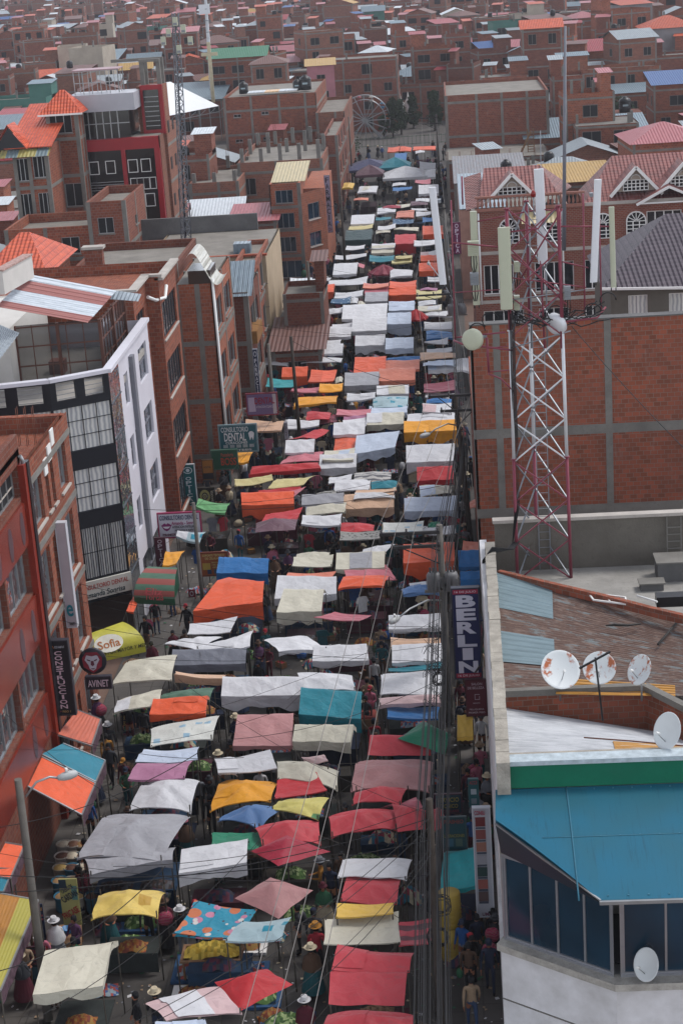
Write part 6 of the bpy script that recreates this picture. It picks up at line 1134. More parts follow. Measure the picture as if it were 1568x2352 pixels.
for s in stalls:
    if 'counter' not in s or s['dist'] > 150: continue
    x0, x1, y0, y1 = s['counter']; n = max(1, min(3, int((x1-x0)/1.0)))
    for k in range(n):
        if len(goods) > 230: break
        q = rg.choice(HEAPS if s['cen'].y < 75 else HEAPS[3:]); o = link(q[0], q[2], None, (s['o'].location.x+x0+(x1-x0)*(k+.5)/n, s['o'].location.y+y0+.36, .782)); o.scale = (min(1.1, (x1-x0)/n/1.0), 1.0, 1); goods.append((o, q[1], s))
# hanging garments below the front edge
mb = MB()
for a, b_2 in (((-.22, .0), (.22, .0)),): pass
sh = [(-.32, -.22), (-.22, -.0), (-.08, .03), (.08, .03), (.22, 0), (.32, -.22), (.22, -.28), (.2, -.15), (.21, -.7), (-.21, -.7), (-.2, -.15), (-.22, -.28)]
mb.face([(x, -.03, z) for x, z in sh]); mb.face([(x, .03, z) for x, z in reversed(sh)])
for i in range(len(sh)): a, c = sh[i], sh[(i+1) % len(sh)]; mb.face([(a[0], -.03, a[1]), (a[0], .03, a[1]), (c[0], .03, c[1]), (c[0], -.03, c[1])])
GARM = mb.data('hanging_garment', CLO['black']); garments = []
for s in stalls:
    if s['kind'] in 'ups' or s['dist'] < 75 or s['dist'] > 150 or len(garments) > 260: continue
    c = s['c4']; n = int(s['w']/.55); yb = (c[2].y+c[3].y)/2+.25
    for k in range(n):
        if rg.random() < .35: continue
        o = link('hanging_garment', GARM, None, (c[3].x+.3+(c[2].x-c[3].x-.6)*k/max(1, n-1), yb+rg.uniform(-.1, .15), 1.95+rg.uniform(-.1, .05))); o.rotation_euler = (0, 0, rg.uniform(-.6, .6)); cn = rg.choice(['black', 'navy', 'red', 'maroon', 'teal', 'white', 'blue', 'purple', 'pink', 'cream', 'grey', 'brown']); setm(o, 0, CLO[cn]); garments.append((o, cn, s))
# sacks beside the left pavement
def sack(x, y, c, fill, label):
    r = empty('open_sack', (x, y, .01)); m = MB(); m.lathe((0, 0, 0), [(0, 0), (.2, .01), (.26, .15), (.25, .45), (.27, .6), (.30, .63), (.28, .66), (.24, .62)], 14); m.build('sack_cloth', plain('sackcloth_'+c, c, .9, .25, 8, bm=.4), r)
    m = MB(); m.lathe((0, 0, 0), [(.25, .60), (.18, .66), (.08, .71), (0, .72)], 12); m.build('contents', gm('grain_'+fill, fill), r); tag(r, label, 'sack', 'open sacks of grain and beans set out on the street'); return r
sc_ = [('a9a49a', 'pale'), ('2c6078', 'blue'), ('8c8478', 'beige'), ('b0a8a0', 'whitish')]; fl = [('c2b8a4', 'white corn'), ('a8845c', 'tan grain'), ('5a3c30', 'dark beans'), ('7c5a48', 'brown beans'), ('b4975c', 'yellow grain')]
rows = [(1958, 150, 255, 6), (1985, 146, 262, 6), (2012, 142, 268, 6), (2042, 140, 250, 5), (2078, 146, 216, 3)]
k = 0
for ri, (py, a, c_, n) in enumerate(rows):
    for j in range(n):
        p = P(a+(c_-a)*j/(n-1), py, z=.3); sc1, sn = sc_[(k*3+ri) % 4] if ri < 4 else sc_[(1, 0, 1)[j]]; f1, fn = fl[(k*2+j) % 5]
        sack(p.x, p.y, sc1, f1, '%s open sack of %s, %s in the %s row' % (sn, fn, ['far left', 'second from left', 'third from left', 'fourth from left', 'fifth from left', 'sixth from left'][j], ['back', 'second', 'middle', 'fourth', 'front'][ri])); k += 1
def gobj(name, label, cat, o): return tag(o, label, cat)
p = P(488, 2187, z=.8); o = link('banana_heap', bumpy(18, 8, 1.7, .8, .3, 21, .09, 'banana_heap', [gm('ban1', 'b09030'), gm('ban2', '8f7c2c'), gm('ban3', 'c4a848')]), None, (p.x, p.y, .80)); tag(o, 'heap of yellow bananas below the teal patterned canopy', 'fruit')
for t_ in ((p.x, p.y, 2.0, 1.1),): 
    r = empty('market_table', (t_[0], t_[1], 0)); MB().box(-.95, .95, -.5, .5, .74, .80).build('tabletop', WOOD, r)
    for sx in (-.85, .85):
        for sy in (-.4, .4): MB().box(sx-.03, sx+.03, sy-.03, sy+.03, 0, .74).build('leg', WOOD, r)
    tag(r, 'wooden table carrying the yellow bananas', 'table')
for (px, py, sx, sy, hp, lb_) in ((470, 2300-78, 1.6, 1.3, 6, 'pile of small packets on the ground in front of the bananas'), (448, 2283, 1.1, .7, 2, 'tray of tan nuts beside the pale pink canopy'), (560, 2235, 1.2, 1.0, 6, 'pile of goods on a blue cloth right of the banana stall'), (590, 2290, 1.2, .9, 1, 'spread of leafy vegetables behind the bright red canopy'), (700-40, 2352, 1.3, .9, 1, 'spread of leafy greens at the bottom edge'), (330, 2120, 1.2, .8, 1, 'spread of leafy vegetables under the yellow printed canopy'), (300, 2170, 1.1, .8, 1, 'second spread of vegetables below the yellow printed canopy'), (560, 2170, 1.2, .8, 2, 'heap of fruit left of the dusty pink canopy'), (890, 2010-100, 1.1, 1.4, 5, 'display of dark shoes in the lane under the coral red canopies')):
    p = P(px, py, z=.1); c_ = MB().box(-sx/2-.15, sx/2+.15, -sy/2-.12, sy/2+.12, 0, .10).build('ground_cloth', plain('cloth_blue', '2b4d72', .8, .3, 2) if hp != 2 else WPAINT); c_.location = (p.x, p.y, .02); tag(c_, 'cloth laid under the '+lb_, 'ground cloth')
    o = link(HEAPS[hp][0], HEAPS[hp][2], None, (p.x, p.y, .12)); o.scale = (sx/.9, sy/.6, 1); tag(o, lb_, 'goods')
p = P(115, 2236, z=.02); r = empty('plastic_chair', (p.x, p.y, .12), .4); RP = plain('red_plastic', '9c1c20', .4, .1)
MB().box(-.24, .24, -.24, .24, .42, .46).build('seat', RP, r); m = MB(); m.grid(lambda u, v: Vector((-.25+.5*u, .24+.08*v-.06*math.sin(u*3.14), .46+.42*v)), 8, 3); m.build('backrest', RP, r)
for sx in (-1, 1):
    for sy in (-1, 1): MB().bar((sx*.22, sy*.22, .42), (sx*.26, sy*.26, 0), .04).build('leg', RP, r)
    MB().bar((sx*.27, -.2, .64), (sx*.27, .26, .66), .05).build('armrest', RP, r)
tag(r, 'red plastic armchair on the left pavement behind the pale tent', 'chair')
p = P(165, 2165, z=.5); r = empty('wooden_bench', (p.x, p.y, .12), .2); MB().box(-.35, .35, -.7, .7, .6, .66).build('tabletop', WOOD, r)
for sx in (-1, 1):
    for sy in (-1, 1): MB().box(sx*.3-.04, sx*.3+.04, sy*.6-.04, sy*.6+.04, 0, .6).build('leg', WOOD, r)
tag(r, 'wooden table with a blue basin right of the person in white sun hat', 'table')
o = MB().lathe((0, 0, 0), [(0, 0), (.16, 0), (.2, .14), (.21, .14), (.17, .01)], 16).build('basin', plain('blue_plastic', '2a6a9c', .4)); o.location = (p.x-.1, p.y+.2, .785); tag(o, 'blue plastic basin on the wooden table', 'basin')
# bundles, crates and litter around the stalls
mb = MB(); mb.grid(lambda u, v: Vector(((.30+.06*math.sin(u*25+v*9))*math.cos(u*6.283)*math.sin(v*math.pi)**.5, (.26+.03*math.sin(u*19))*math.sin(u*6.283)*math.sin(v*math.pi)**.5, .26-.25*math.cos((1-v)*math.pi)*-1+.03*math.sin(u*12)*math.sin(v*3.14))), 14, 8); BNDL = mb.data('cloth_bundle', CLO['blue'])
mb = MB()
for z in (0, .12, .24): mb.box(-.25, .25, -.18, -.16, z+.02, z+.11).box(-.25, .25, .16, .18, z+.02, z+.11).box(-.25, -.235, -.16, .16, z+.02, z+.11).box(.235, .25, -.16, .16, z+.02, z+.11)
mb.box(-.24, .24, -.155, .155, .01, .03); mb.box(-.23, .23, -.15, .15, .031, .3, 1); CRAT = mb.data('goods_crate', [WOOD, gm('fr1', '8a5228')])
bundles = []
for s in stalls:
    if s['kind'] in 'up' or s['dist'] > 160: continue
    c = s['c4']
    for j in range(2):
        if len(bundles) > 270: break
        x = rg.choice([c[3].x+rg.uniform(-.1, .5), c[2].x-rg.uniform(-.1, .5), rg.uniform(c[3].x, c[2].x)]); y = rg.uniform((c[2].y+c[3].y)/2-.6, (c[2].y+c[3].y)/2+.4)
        if rg.random() < .6: cn = rg.choice(['blue', 'maroon', 'black', 'grey', 'teal', 'cream', 'red', 'navy', 'brown']); o = link('cloth_bundle', BNDL, None, (x, y, .02)); setm(o, 0, CLO[cn]); bundles.append((o, cn+' cloth bundle', s))
        else: cn = rg.choice(['green', 'ochre', 'red', 'white', 'brown']); o = link('goods_crate', CRAT, None, (x, y, .02)); setm(o, 1, CLO[cn]); bundles.append((o, 'wooden crate of %s goods' % cn, s))
        o.rotation_euler = (0, 0, rg.uniform(0, 3)); o.scale = (rg.uniform(.7, 1.1), rg.uniform(.7, 1.1), rg.uniform(.5, .8))
for s in stalls:
    if s['dist'] > 105 or rg.random() < .35 or len(goods) > 285: continue
    c = s['c4']; q = rg.choice(HEAPS); o = link(q[0], q[2], None, (rg.uniform(c[3].x+.2, c[2].x-.2), (c[2].y+c[3].y)/2-rg.uniform(.2, .7), .03)); o.rotation_euler = (0, 0, rg.uniform(-.4, .4)); o.scale = (rg.uniform(.8, 1.3), rg.uniform(.8, 1.2), rg.uniform(.8, 1.6)); goods.append((o, q[1]+' on the ground', s))
lm = MB()
for k in range(2600):
    x = rg.uniform(-14.6, .5); y = 42+rg.random()**1.3*110; s_ = rg.uniform(.03, .12); a = rg.uniform(0, 6.28); z = .14 if x < -13 or x > -.55 else .012; p = [(x+s_*math.cos(a+q)*rg.uniform(.6, 1), y+s_*math.sin(a+q)*rg.uniform(.6, 1), z+rg.uniform(0, .03)) for q in (0, 1.5, 3.1, 4.6)]; lm.face(p, rg.randrange(5))
o = lm.build('litter', [CLO['white'], CLO['tan'], CLO['green'], CLO['grey'], CLO['cream']]); tag(o, 'scraps of paper, leaves and litter scattered over the street', 'litter', None, 'stuff')
# cart
p = P(847, 1668, z=.3); r = empty('hand_cart', (p.x, p.y, .005)); MB().box(-.35, .35, -.4, .4, .35, .75).build('wooden_box', plain('cart_wood', '8a6a50', .8), r); MB().box(-.3, .3, -.35, .35, .755, .85).build('load', gm('pk2', 'a04c44'), r)
for sx in (-1, 1):
    for sy in (-1, 1): m = MB(); m.lathe((sx*.3, sy*.3, .12), [(.0, -.03), (.12, -.03), (.12, .03), (0, .03)], 12, 0, (1, 0, 0)); m.build('wheel', BLACKP, r)
MB().bar((-.3, .4, .7), (-.3, .65, 1.0), .04).bar((.3, .4, .7), (.3, .65, 1.0), .04).bar((-.3, .65, 1.0), (.3, .65, 1.0), .04).build('handle', STEEL, r); tag(r, 'small wooden cart with red and white goods in the lane right of the teal canopy', 'cart')
# yellow drums on the right pavement
m = MB(); pr = [(0, 0), (.34, 0), (.34, .08)]
for k in range(5): pr += [(.34, .14*k+.1), (.36, .14*k+.14), (.34, .14*k+.18)]
pr += [(.34, 1.1), (.30, 1.13), (0, 1.13)]; m.lathe((0, 0, 0), pr, 20); DR = m.data('drum', plain('yellow_drum', '9c8438', .5, .15))
p = P(1038, 2215, z=.13); 
for k, lb_ in ((0, 'lower yellow ribbed drum on the right pavement'), (1, 'upper yellow ribbed drum stacked below the turquoise tarp')): o = link('storage_drum', DR, None, (p.x, p.y+.4, .13+1.135*k)); tag(o, lb_, 'drum', 'two stacked yellow drums')
# ---------------- poles, lamps, wires ----------------
POLEC = plain('pole_concrete', '625e59', .9, .25, 2, bm=.3); POLEW = plain('pole_wood', '3a332e', .9, .3, 3, bm=.4); CER = plain('ceramic', '4c4a4c', .3)
wires = []
def pole(name, label, base, top, r0=.17, r1=.11, mat=None, arms=(), extra=None):
    b0 = Vector(base); t = Vector(top)-b0; r = empty(name, b0); m = MB(); m.tube([(0, 0, 0), t*.5, t], [r0, (r0+r1)/2, r1], 12); m.build('shaft', mat or POLEC, r)
    for (z, hx, xo) in arms:
        a = t*(z/t.z); MB().box(a.x+xo-hx, a.x+xo+hx, a.y-.13-r1, a.y-.03-r1, z-.06, z+.06).build('crossarm', plain('arm_dark', '2e2c2c', .7), r)
        st = MB(); st.bar((a.x, a.y-.1, z-.8), (a.x+xo-(hx*.6 if xo <= 0 else -hx*.6), a.y-.1, z-.05), .04); st.build('brace', plain('arm_dark', '2e2c2c'), r)
        for s in (-.93, -.1, .93): m = MB(); m.lathe((a.x+xo+hx*s, a.y-.1-r1, z+.06), [(.02, 0), (.05, .03), (.03, .06), (.05, .1), (.03, .13), (0, .15)], 8); m.build('insulator', CER, r)
    if extra: extra(r, t)
    tag(r, label, 'utility pole'); return r
def transf(z, s=1):
    def f(r, t):
        for sx in (-1, 1):
            m = MB(); m.lathe((sx*.34, -.25, z), [(0, 0), (.26, .02), (.27, .5), (.27, .62), (.22, .72), (0, .74)], 16); o = m.build('transformer', plain('transformer_grey', '6c6c6e', .5, .15), r)
            for k in range(3): q = MB(); q.lathe((sx*.34-.12+.12*k, -.25, z+.72), [(.03, 0), (.045, .08), (.03, .14), (.04, .2), (0, .24)], 8); q.build('bushing', CER, o)
            for k in range(8): a = k*.785; MB().box(sx*.34+.27*math.cos(a)-.015, sx*.34+.31*math.cos(a)+.015, -.25+.27*math.sin(a)-.02, -.25+.31*math.sin(a)+.02, z+.08, z+.5).build('fin', plain('transformer_grey', '6c6c6e'), o)
        MB().box(-.7, .7, -.2, -.08, z-.12, z-.02).build('platform_bar', CONC, r)
    return f
def lampm(name, label, a, c, mat_parent=None):
    """street lamp arm from a to head c"""
    r = empty(name, a); d = Vector(c)-Vector(a); m = MB(); m.tube([(0, 0, 0), d*.35+Vector((0, 0, .25)), d*.75+Vector((0, 0, .18)), d], .035, 8); m.build('arm', STEEL, r)
    u = Vector((d.x, d.y, 0)).normalized(); m = MB(); m.lathe(d-u*.05, [(0, 0), (.07, .03), (.12, .2), (.13, .4), (.09, .58), (0, .62)], 14, 0, u); m.build('lamp_head', plain('lamp_grey', 'a6a8a8', .4), r); MB().tube([d+u*.25+Vector((0, 0, .12)), d+u*.25+Vector((0, 0, .24))], .04, 8).build('photocell', WPLAST, r); tag(r, label, 'street lamp')
T1 = P(1008, 1205, z=8.4); B1 = (P(1034, 1560, z=0).x, T1.y, 0)
B1 = (T1.x+.02, T1.y, .12)
pole('utility_pole', 'concrete pole with twin transformers and crossarms beside the blue BERLIN sign', B1, T1, .17, .12, POLEC, [(8.05, 1.15, -1.15), (7.5, .95, -.95)], transf(5.7))
T2 = P(985, 1835, z=8.2); pole('utility_pole', 'dark utility pole with tangled cables left of the blue-awning building, nearest the camera', (T2.x-.02, T2.y, .12), T2, .12, .09, POLEW, [], None)
T3 = P(1044, 905, z=8.6); pole('utility_pole', 'dark wooden pole with two crossarms beside the yellow tarp', (T3.x+.5, T3.y, .12), T3, .15, .1, POLEW, [(8.45, 1.1, -.2), (7.7, 1.0, .2)])
T4 = P(1040, 610, z=8.6); pole('utility_pole', 'concrete pole with a hooded transformer left of the telecom tower', (T4.x+.1, T4.y, .12), T4, .16, .11, POLEC, [(6.6, 1.3, -1.3)], transf(5.2))
T5 = P(1001, 262, z=8.8); pole('utility_pole', 'tall concrete pole near the plaza on the right of the street', (T5.x, T5.y, .12), T5, .16, .1, POLEC, [(8.3, 1.0, -1.0), (7.6, 1.0, -.8)])
T6 = P(1018, 470, z=8.6); pole('utility_pole', 'thin pole on the right of the street beyond the white antenna panels', (T6.x, T6.y, .12), T6, .14, .1, POLEC, [(8.2, .8, -.6)])
T7 = P(42, 1790, z=8.0); pole('utility_pole', 'grey concrete lamp pole at the left edge in front of the orange awning', (T7.x-.05, T7.y, .12), T7, .14, .11, POLEC)
T8 = P(444, 1154, z=6.5); pole('utility_pole', 'concrete pole beside the white dental sign on the left pavement', (T8.x, T8.y, .12), T8, .10, .08, plain('pole_dark_concrete', '5c5854', .9, .25, 2))
T9 = P(668, 773, z=8.0); pole('utility_pole', 'dark thin pole with a small box in front of the orange tarps', (T9.x+.1, T9.y, .0), T9, .12, .09, POLEW)
T10 = P(706, 600, z=7.5); pole('utility_pole', 'grey pole on the left beyond the orange tent', (T10.x, T10.y, .12), T10, .13, .1, POLEC)
T11 = P(616, 790, z=7.2); pole('utility_pole', 'pale concrete pole between the metal roofed sheds on the left', (T11.x, T11.y, .12), T11, .13, .1, POLEC)
T12 = P(782, 450, z=8.0); pole('utility_pole', 'thin dark pole on the left pavement below the large blank building', (T12.x, T12.y, .12), T12, .13, .1, POLEW)
T13 = P(800, 268, z=8.5); pole('utility_pole', 'tall thin pole at the left corner of the plaza', (T13.x, T13.y, .12), T13, .12, .08, POLEC)
lampm('street_lamp', 'curved street lamp on the left edge pole above the orange awning', P(60, 1830, z=7.7), P(135, 1787, z=8.0)); lampm('street_lamp', 'grey street lamp over the yellow tarp', Vector((T3.x+.1, T3.y, 7.0)), P(985, 997, z=7.0))
lampm('street_lamp', 'grey street lamp left of the transformer pole', Vector((T1.x, T1.y, 5.3)), P(915, 1419, z=5.6)); lampm('street_lamp', 'small street lamp over the far orange and yellow tarps', Vector((T4.x, T4.y, 6.0)), P(985, 607, z=6.3))
def wire(pts, sag=.5, r=.012, mat=None, label=None, group=None, n=14):
    m = MB(); out = []
    for a, c in zip(pts, pts[1:]):
        a, c = Vector(a), Vector(c)
        for k in range(n+(1 if c is Vector(pts[-1]) else 0)):
            t = k/n; out.append(a.lerp(c, t)-Vector((0, 0, sag*4*t*(1-t))))
    out.append(Vector(pts[-1])); m.tube(out, r, 5, cap=False); o = m.build('overhead_wire', mat or WIREM); wires.append(o); tag(o, label or 'thin black overhead cable strung across the market', 'wire', group or 'black cables crossing above the market'); return o
# three grey high lines
for k, ((ax, ay), bx) in enumerate((((863, 1222), 545), ((910, 1213), 618), ((953, 1208), 705))):
    a = P(ax, ay, z=8.25); c = P(bx, 2352, z=9.0); c2 = c+(c-a)*.6; far = Vector((T3.x-1.3+1.05*k, T3.y, 8.6)); f2 = Vector((T4.x-2.5+1.2*k, T4.y, 8.0)); f3 = Vector((T6.x-1.5+.8*k, T6.y, 8.0)); f4 = Vector((T5.x-1.8+.9*k, T5.y, 8.4))
    wire([c2, a, far, f2, f3, f4], .35, .010, WIREL, ['leftmost', 'middle', 'rightmost'][k]+' of the three long pale power lines running down the street', 'pale power lines along the street')
rw = random.Random(3)
# bundle of black cables along the right poles
base2 = Vector((T2.x, T2.y, 0)); near = Vector((T2.x+.1, 24, 0))
for k in range(24):
    z = rw.uniform(4.4, 7.9); dx = rw.uniform(-.4, .42)
    pts = [near+Vector((dx-.1, 0, z+rw.uniform(-.6, .6))), Vector((T2.x+dx, T2.y, z)), Vector((T1.x+dx*.8, T1.y, z+rw.uniform(-.5, .3))), Vector((T3.x+.25+dx*.7, T3.y, z+rw.uniform(-.4, .3)))]
    if k % 2: pts += [Vector((T4.x+dx*.6, T4.y, z)), Vector((T6.x+dx*.5, T6.y, z))]
    wire(pts, rw.uniform(.2, .8), rw.choice([.008, .011, .016]), None, 'black cable in the dense bundle along the right-hand poles', 'bundle of black cables along the right-hand poles')
# crossing cables
cross = [((0, 1395), (1010, 1520), 7), ((170, 1378), (1010, 1470), 6.5), ((170, 1500), (1012, 1480), 6.5), ((240, 1690), (1010, 1420), 6.5), ((0, 2050), (985, 1880), 7), ((30, 1720), (620, 1640), 6), ((60, 1660), (560, 1740), 6.5), ((0, 1900), (500, 1700), 6.5), ((310, 1430), (590, 1440), 5.5), ((180, 1340), (1000, 1440), 6.8), ((180, 1362), (1000, 1452), 6.8), ((0, 2010), (985, 1930), 7.2), ((0, 1960), (985, 2010), 7.4),
 ((330, 1170), (1040, 1110), 7), ((450, 1160), (1040, 1060), 7), ((590, 900), (1040, 860), 7), ((600, 770), (1040, 730), 7), ((560, 740), (1040, 765), 7), ((450, 1165), (660, 905), 6), ((665, 780), (1038, 905), 7), ((705, 605), (1036, 640), 7), ((500, 1700), (1010, 1560), 6.5), ((260, 1990), (985, 1850), 7), ((0, 2230), (380, 1990), 7), ((300, 2352), (985, 1880), 7.5), ((345, 2352), (985, 1900), 7.4), ((0, 1625), (330, 1860), 6.5), ((740, 470), (1015, 480), 7), ((100, 2330), (640, 1880), 7.6), ((410, 1560), (985, 1870), 6.8), ((600, 2352), (990, 1960), 7.8), ((560, 2352), (990, 1945), 7.8)]
for k, (a, c, z) in enumerate(cross): wire([P(*a, z=z), P(*c, z=z+.2)], .45, rw.choice([.007, .009, .013]))
# coils of cable
for nm, (px, py, z, yy) in {'coil of spare black cable hanging on the nearest right-hand pole': (1008, 2078, 4.4, 0), 'tangled coil of cables on the transformer pole beside the white tents': (1008, 1560, 3.9, 0), 'second coil of black cable lower on the nearest right-hand pole': (1008, 2150, 3.9, 0)}.items():
    c = P(px, py, z=z); m = MB()
    for j in range(6):
        ra, rb = rw.uniform(.18, .3), rw.uniform(.2, .34); off_ = Vector((rw.uniform(-.05, .05), rw.uniform(-.08, .08), rw.uniform(-.05, .05))); m.tube([c+off_+Vector((ra*math.cos(t), .05*math.sin(3*t), rb*math.sin(t))) for t in [2*math.pi*q/18 for q in range(19)]], .014, 5, cap=False)
    o = m.build('cable_coil', WIREM); tag(o, nm, 'cable coil')
m = MB()
for j in range(40):
    c = P(rw.uniform(985, 1012), rw.uniform(1440, 1620), z=5.2); ra = rw.uniform(.1, .3); ph = rw.uniform(0, 6)
    m.tube([c+Vector((ra*math.cos(t+ph), .3*math.sin(t*.5), ra*.8*math.sin(1.7*t))) for t in [.5*q for q in range(10)]], .008, 4, cap=False)
o = m.build('cable_tangle', WIREM); tag(o, 'messy tangle of thin wires around the transformer pole', 'cables', None, 'stuff')
# feeder cable on the parapet of the front right building
m = MB(); 
for j in range(5):
    o_ = j*.05; m.tube([P(1178, 1245, z=8.9)+Vector((o_, 0, 0)), P(1165, 1262, z=9.0)+Vector((o_, 0, 0)), P(1130, 1270, z=8.9)+Vector((0, 0, o_)), P(1112, 1300, z=8.6)+Vector((-.05, 0, o_)), P(1108, 1345, z=7.6)+Vector((0, o_, 0)), P(1110, 1440, z=6.2)+Vector((0, o_, 0)), P(1104, 1530, z=5.2)+Vector((0, o_, 0)), P(1090, 1545, z=4.6)], .03, 7)
o = m.build('feeder_cable', WIREM); tag(o, 'thick bundle of black feeder cables bending over the parapet from the telecom tower', 'cables')
# ---------------- telecom tower ----------------
RED_T = plain('tower_red', '7c3a48', .5, .15, 2, .2); WH_T = plain('tower_white', 'c6c8cc', .5, .1, 2, .2); GAL = plain('galvanised', '80848a', .5, .15, 2, .5); PAN = plain('antenna_white', 'c9cbd0', .4, .05, .6, bm=0); PANC = plain('antenna_cream', 'a9ac98', .45, .06, .6, bm=0)
zb = 7.45
a = P(1186, 1322, z=zb); c = P(1313, 1340, z=zb); Yt = (a.y+c.y)/2; s_ = (c.x-a.x); bk = Vector(((a.x+c.x)/2-.15, Yt+s_*.85, zb))
a = Vector((a.x, Yt, zb)); c = Vector((c.x, Yt, zb)); ztop = P(1240, 470, Y=Yt+.5).z; zmid = P(1180, 1055, Y=Yt).z; zup = P(1170, 760, Y=Yt).z
tw = empty('telecom_tower', (a+c+bk)/3); tv = tw.location.copy(); legs = [a-tv, c-tv, bk-tv]; H_ = ztop-zb
def lp(i, z): p = legs[i]; k = 1-.10*(z/H_); return Vector((p.x*k, p.y*k, z))
for i in range(3):
    for z0, z1, m_ in ((0, zmid-zb, RED_T), (zmid-zb, zup-zb, WH_T), (zup-zb, H_, RED_T)):
        m = MB(); m.tube([lp(i, z0), lp(i, z1)], .060, 10); m.lathe(lp(i, z1), [(.058, -.02), (.10, -.02), (.10, .02), (.058, .02)], 12); m.build('leg', m_, tw)
nb = 9
for k in range(nb):
    z0, z1 = H_*k/nb, H_*(k+1)/nb; m_ = RED_T if (z0+z1)/2 < zmid-zb or (z0+z1)/2 > zup-zb else WH_T
    for i in range(3):
        j = (i+1) % 3; m = MB(); m.bar(lp(i, z0), lp(j, z1), .044); m.bar(lp(j, z0), lp(i, z1), .044); m.build('brace', m_ if i == 0 else GAL, tw)
lx = .15; m = MB(); m.bar((lx-.2, .4, 0), (lx-.2, .3, H_), .035); m.bar((lx+.2, .4, 0), (lx+.2, .3, H_), .035)
for k in range(int(H_/.3)): m.bar((lx-.2, .39-.09*k*.3/H_, .3*k), (lx+.2, .39-.09*k*.3/H_, .3*k), .02)
m.build('ladder', GAL, tw)
def PT(px, py, dy=0): return P(px, py, Y=Yt+dy)-tv
def tb(*pts, r=.05, m_=None, n='boom', dy=0): o = MB(); o.tube([PT(*p) for p in pts], r*.6, 8); o.build(n, m_ or RED_T, tw)
for y in (505, 560, 700, 735):
    pass
tb((1150, 535), (1235, 525), (1260, 490), r=.05); tb((1038, 557, .6), (1150, 568), r=.045); tb((1040, 672, .6), (1150, 665), r=.03); tb((1042, 782, .6), (1060, 790), (1180, 805), r=.06); tb((1048, 775, .6), (1160, 763), r=.05)
tb((1035, 460, .6), (1045, 785, .6), r=.045); tb((1060, 405, .8), (1062, 470, .8), r=.05); tb((1090, 510, 1.0), (1240, 480, 1.0), (1283, 485, .4), r=.04, m_=RED_T); tb((1285, 485), (1288, 800), r=.06); tb((1283, 520), (1400, 520, .5), r=.045); tb((1338, 445, .3), (1342, 720, .3), r=.05); tb((1285, 600), (1350, 615, .3), r=.04); tb((1290, 740), (1370, 730, .4), (1390, 705, .6), r=.06)
tb((1150, 635), (1345, 660, .3), r=.035); tb((1165, 690), (1345, 665, .3), r=.035, m_=GAL); tb((1235, 490, 1), (1250, 800, .6), r=.06); tb((1200, 480, .6), (1290, 600), r=.04, m_=GAL); tb((1290, 480), (1195, 640, .6), r=.05); tb((1160, 560, .4), (1300, 700), r=.045); tb((1310, 760), (1170, 800), r=.04, m_=GAL); tb((1375, 480, .5), (1380, 715, .5), r=.045); tb((1215, 505, 1.2), (1220, 800, 1.0), r=.05, m_=GAL); tb((1252, 560, 1.2), (1256, 800, 1.0), r=.05, m_=GAL)
tb((1180, 900), (1150, 870), (1120, 858), r=.05); tb((1117, 775), (1122, 855), r=.07); tb((1120, 800), (1165, 795), r=.035); tb((1120, 855), (1168, 850), r=.035)
tb((1240, 300, 1.5), (1243, 490, 1.2), r=.02, m_=GAL, n='rod')
# tall thin mast beside
def panel_ant(label, t, b_, w_, d_, mat, dy=0, rz=0):
    A = P(*t, Y=Yt+dy); B_ = P(*b_, Y=Yt+dy); r = empty('panel_antenna', B_); h = A-B_; m = MB(); n = 10
    pr = [(w_/2*math.cos(q)*(1 if abs(math.cos(q)) < .8 else 1), -d_/2*(abs(math.sin(q))**.6)*(1 if math.sin(q) > 0 else -1)) for q in [2*math.pi*k/16 for k in range(16)]]
    lo = [Vector((x*math.cos(rz)-y*math.sin(rz), x*math.sin(rz)+y*math.cos(rz), 0)) for x, y in pr]
    for k in range(16): p, q = lo[k], lo[(k+1) % 16]; m.face([q, p, p+h, q+h])
    m.face(lo); m.face([p+h for p in reversed(lo)]); m.build('radome', mat, r)
    for f in (.15, .85): MB().box(-.06, .06, d_/2, d_/2+.25, h.z*f-.06, h.z*f+.06).build('bracket', GAL, r).location = h*f*0
    m = MB(); [m.tube([(x, 0, 0), (x, 0, -.12)], .02, 6) for x in (-.08, .08)]; m.build('connector', BLACKP, r); tag(r, label, 'antenna')
panel_ant('leftmost long white panel antenna, leaning over the street', (992, 430), (1017, 653), .24, .14, PAN, -.6); panel_ant('tall white panel antenna at the centre of the tower, in front of the red roofs', (1236, 388), (1246, 605), .34, .16, PAN, .9); panel_ant('long white panel antenna right of the tower centre, leaning slightly', (1372, 412), (1362, 648), .26, .14, PAN, .2, .3)
panel_ant('slim cream panel antenna furthest right on the tower', (1403, 475), (1408, 660), .19, .12, PANC, .5); panel_ant('wide cream panel antenna in front, left side of the tower', (1156, 522), (1163, 710), .42, .2, PANC, -.2); panel_ant('short cream panel antenna with ribbed radio behind the street edge of the tower', (1086, 485), (1094, 700), .24, .14, PANC, .9)
def rru(label, x, y, w_, h_, dy=0, mat=None):
    A = P(x, y, Y=Yt+dy); r = empty('radio_unit', A-Vector((0, 0, h_/2))); MB().box(-w_/2, w_/2, -.12, .12, 0, h_).build('housing', mat or GAL, r)
    f = MB(); [f.box(-w_/2+.03, w_/2-.03, -.16, -.12, .06+k*.06, .09+k*.06) for k in range(int(h_/.06)-2)]; f.build('cooling_fins', mat or GAL, r); m = MB(); [m.tube([(q, 0, 0), (q*1.3, 0, -.3), (q*.5, .1, -.6)], .018, 6) for q in (-.08, 0, .08)]; m.build('cable', WIREM, r); tag(r, label, 'radio unit')
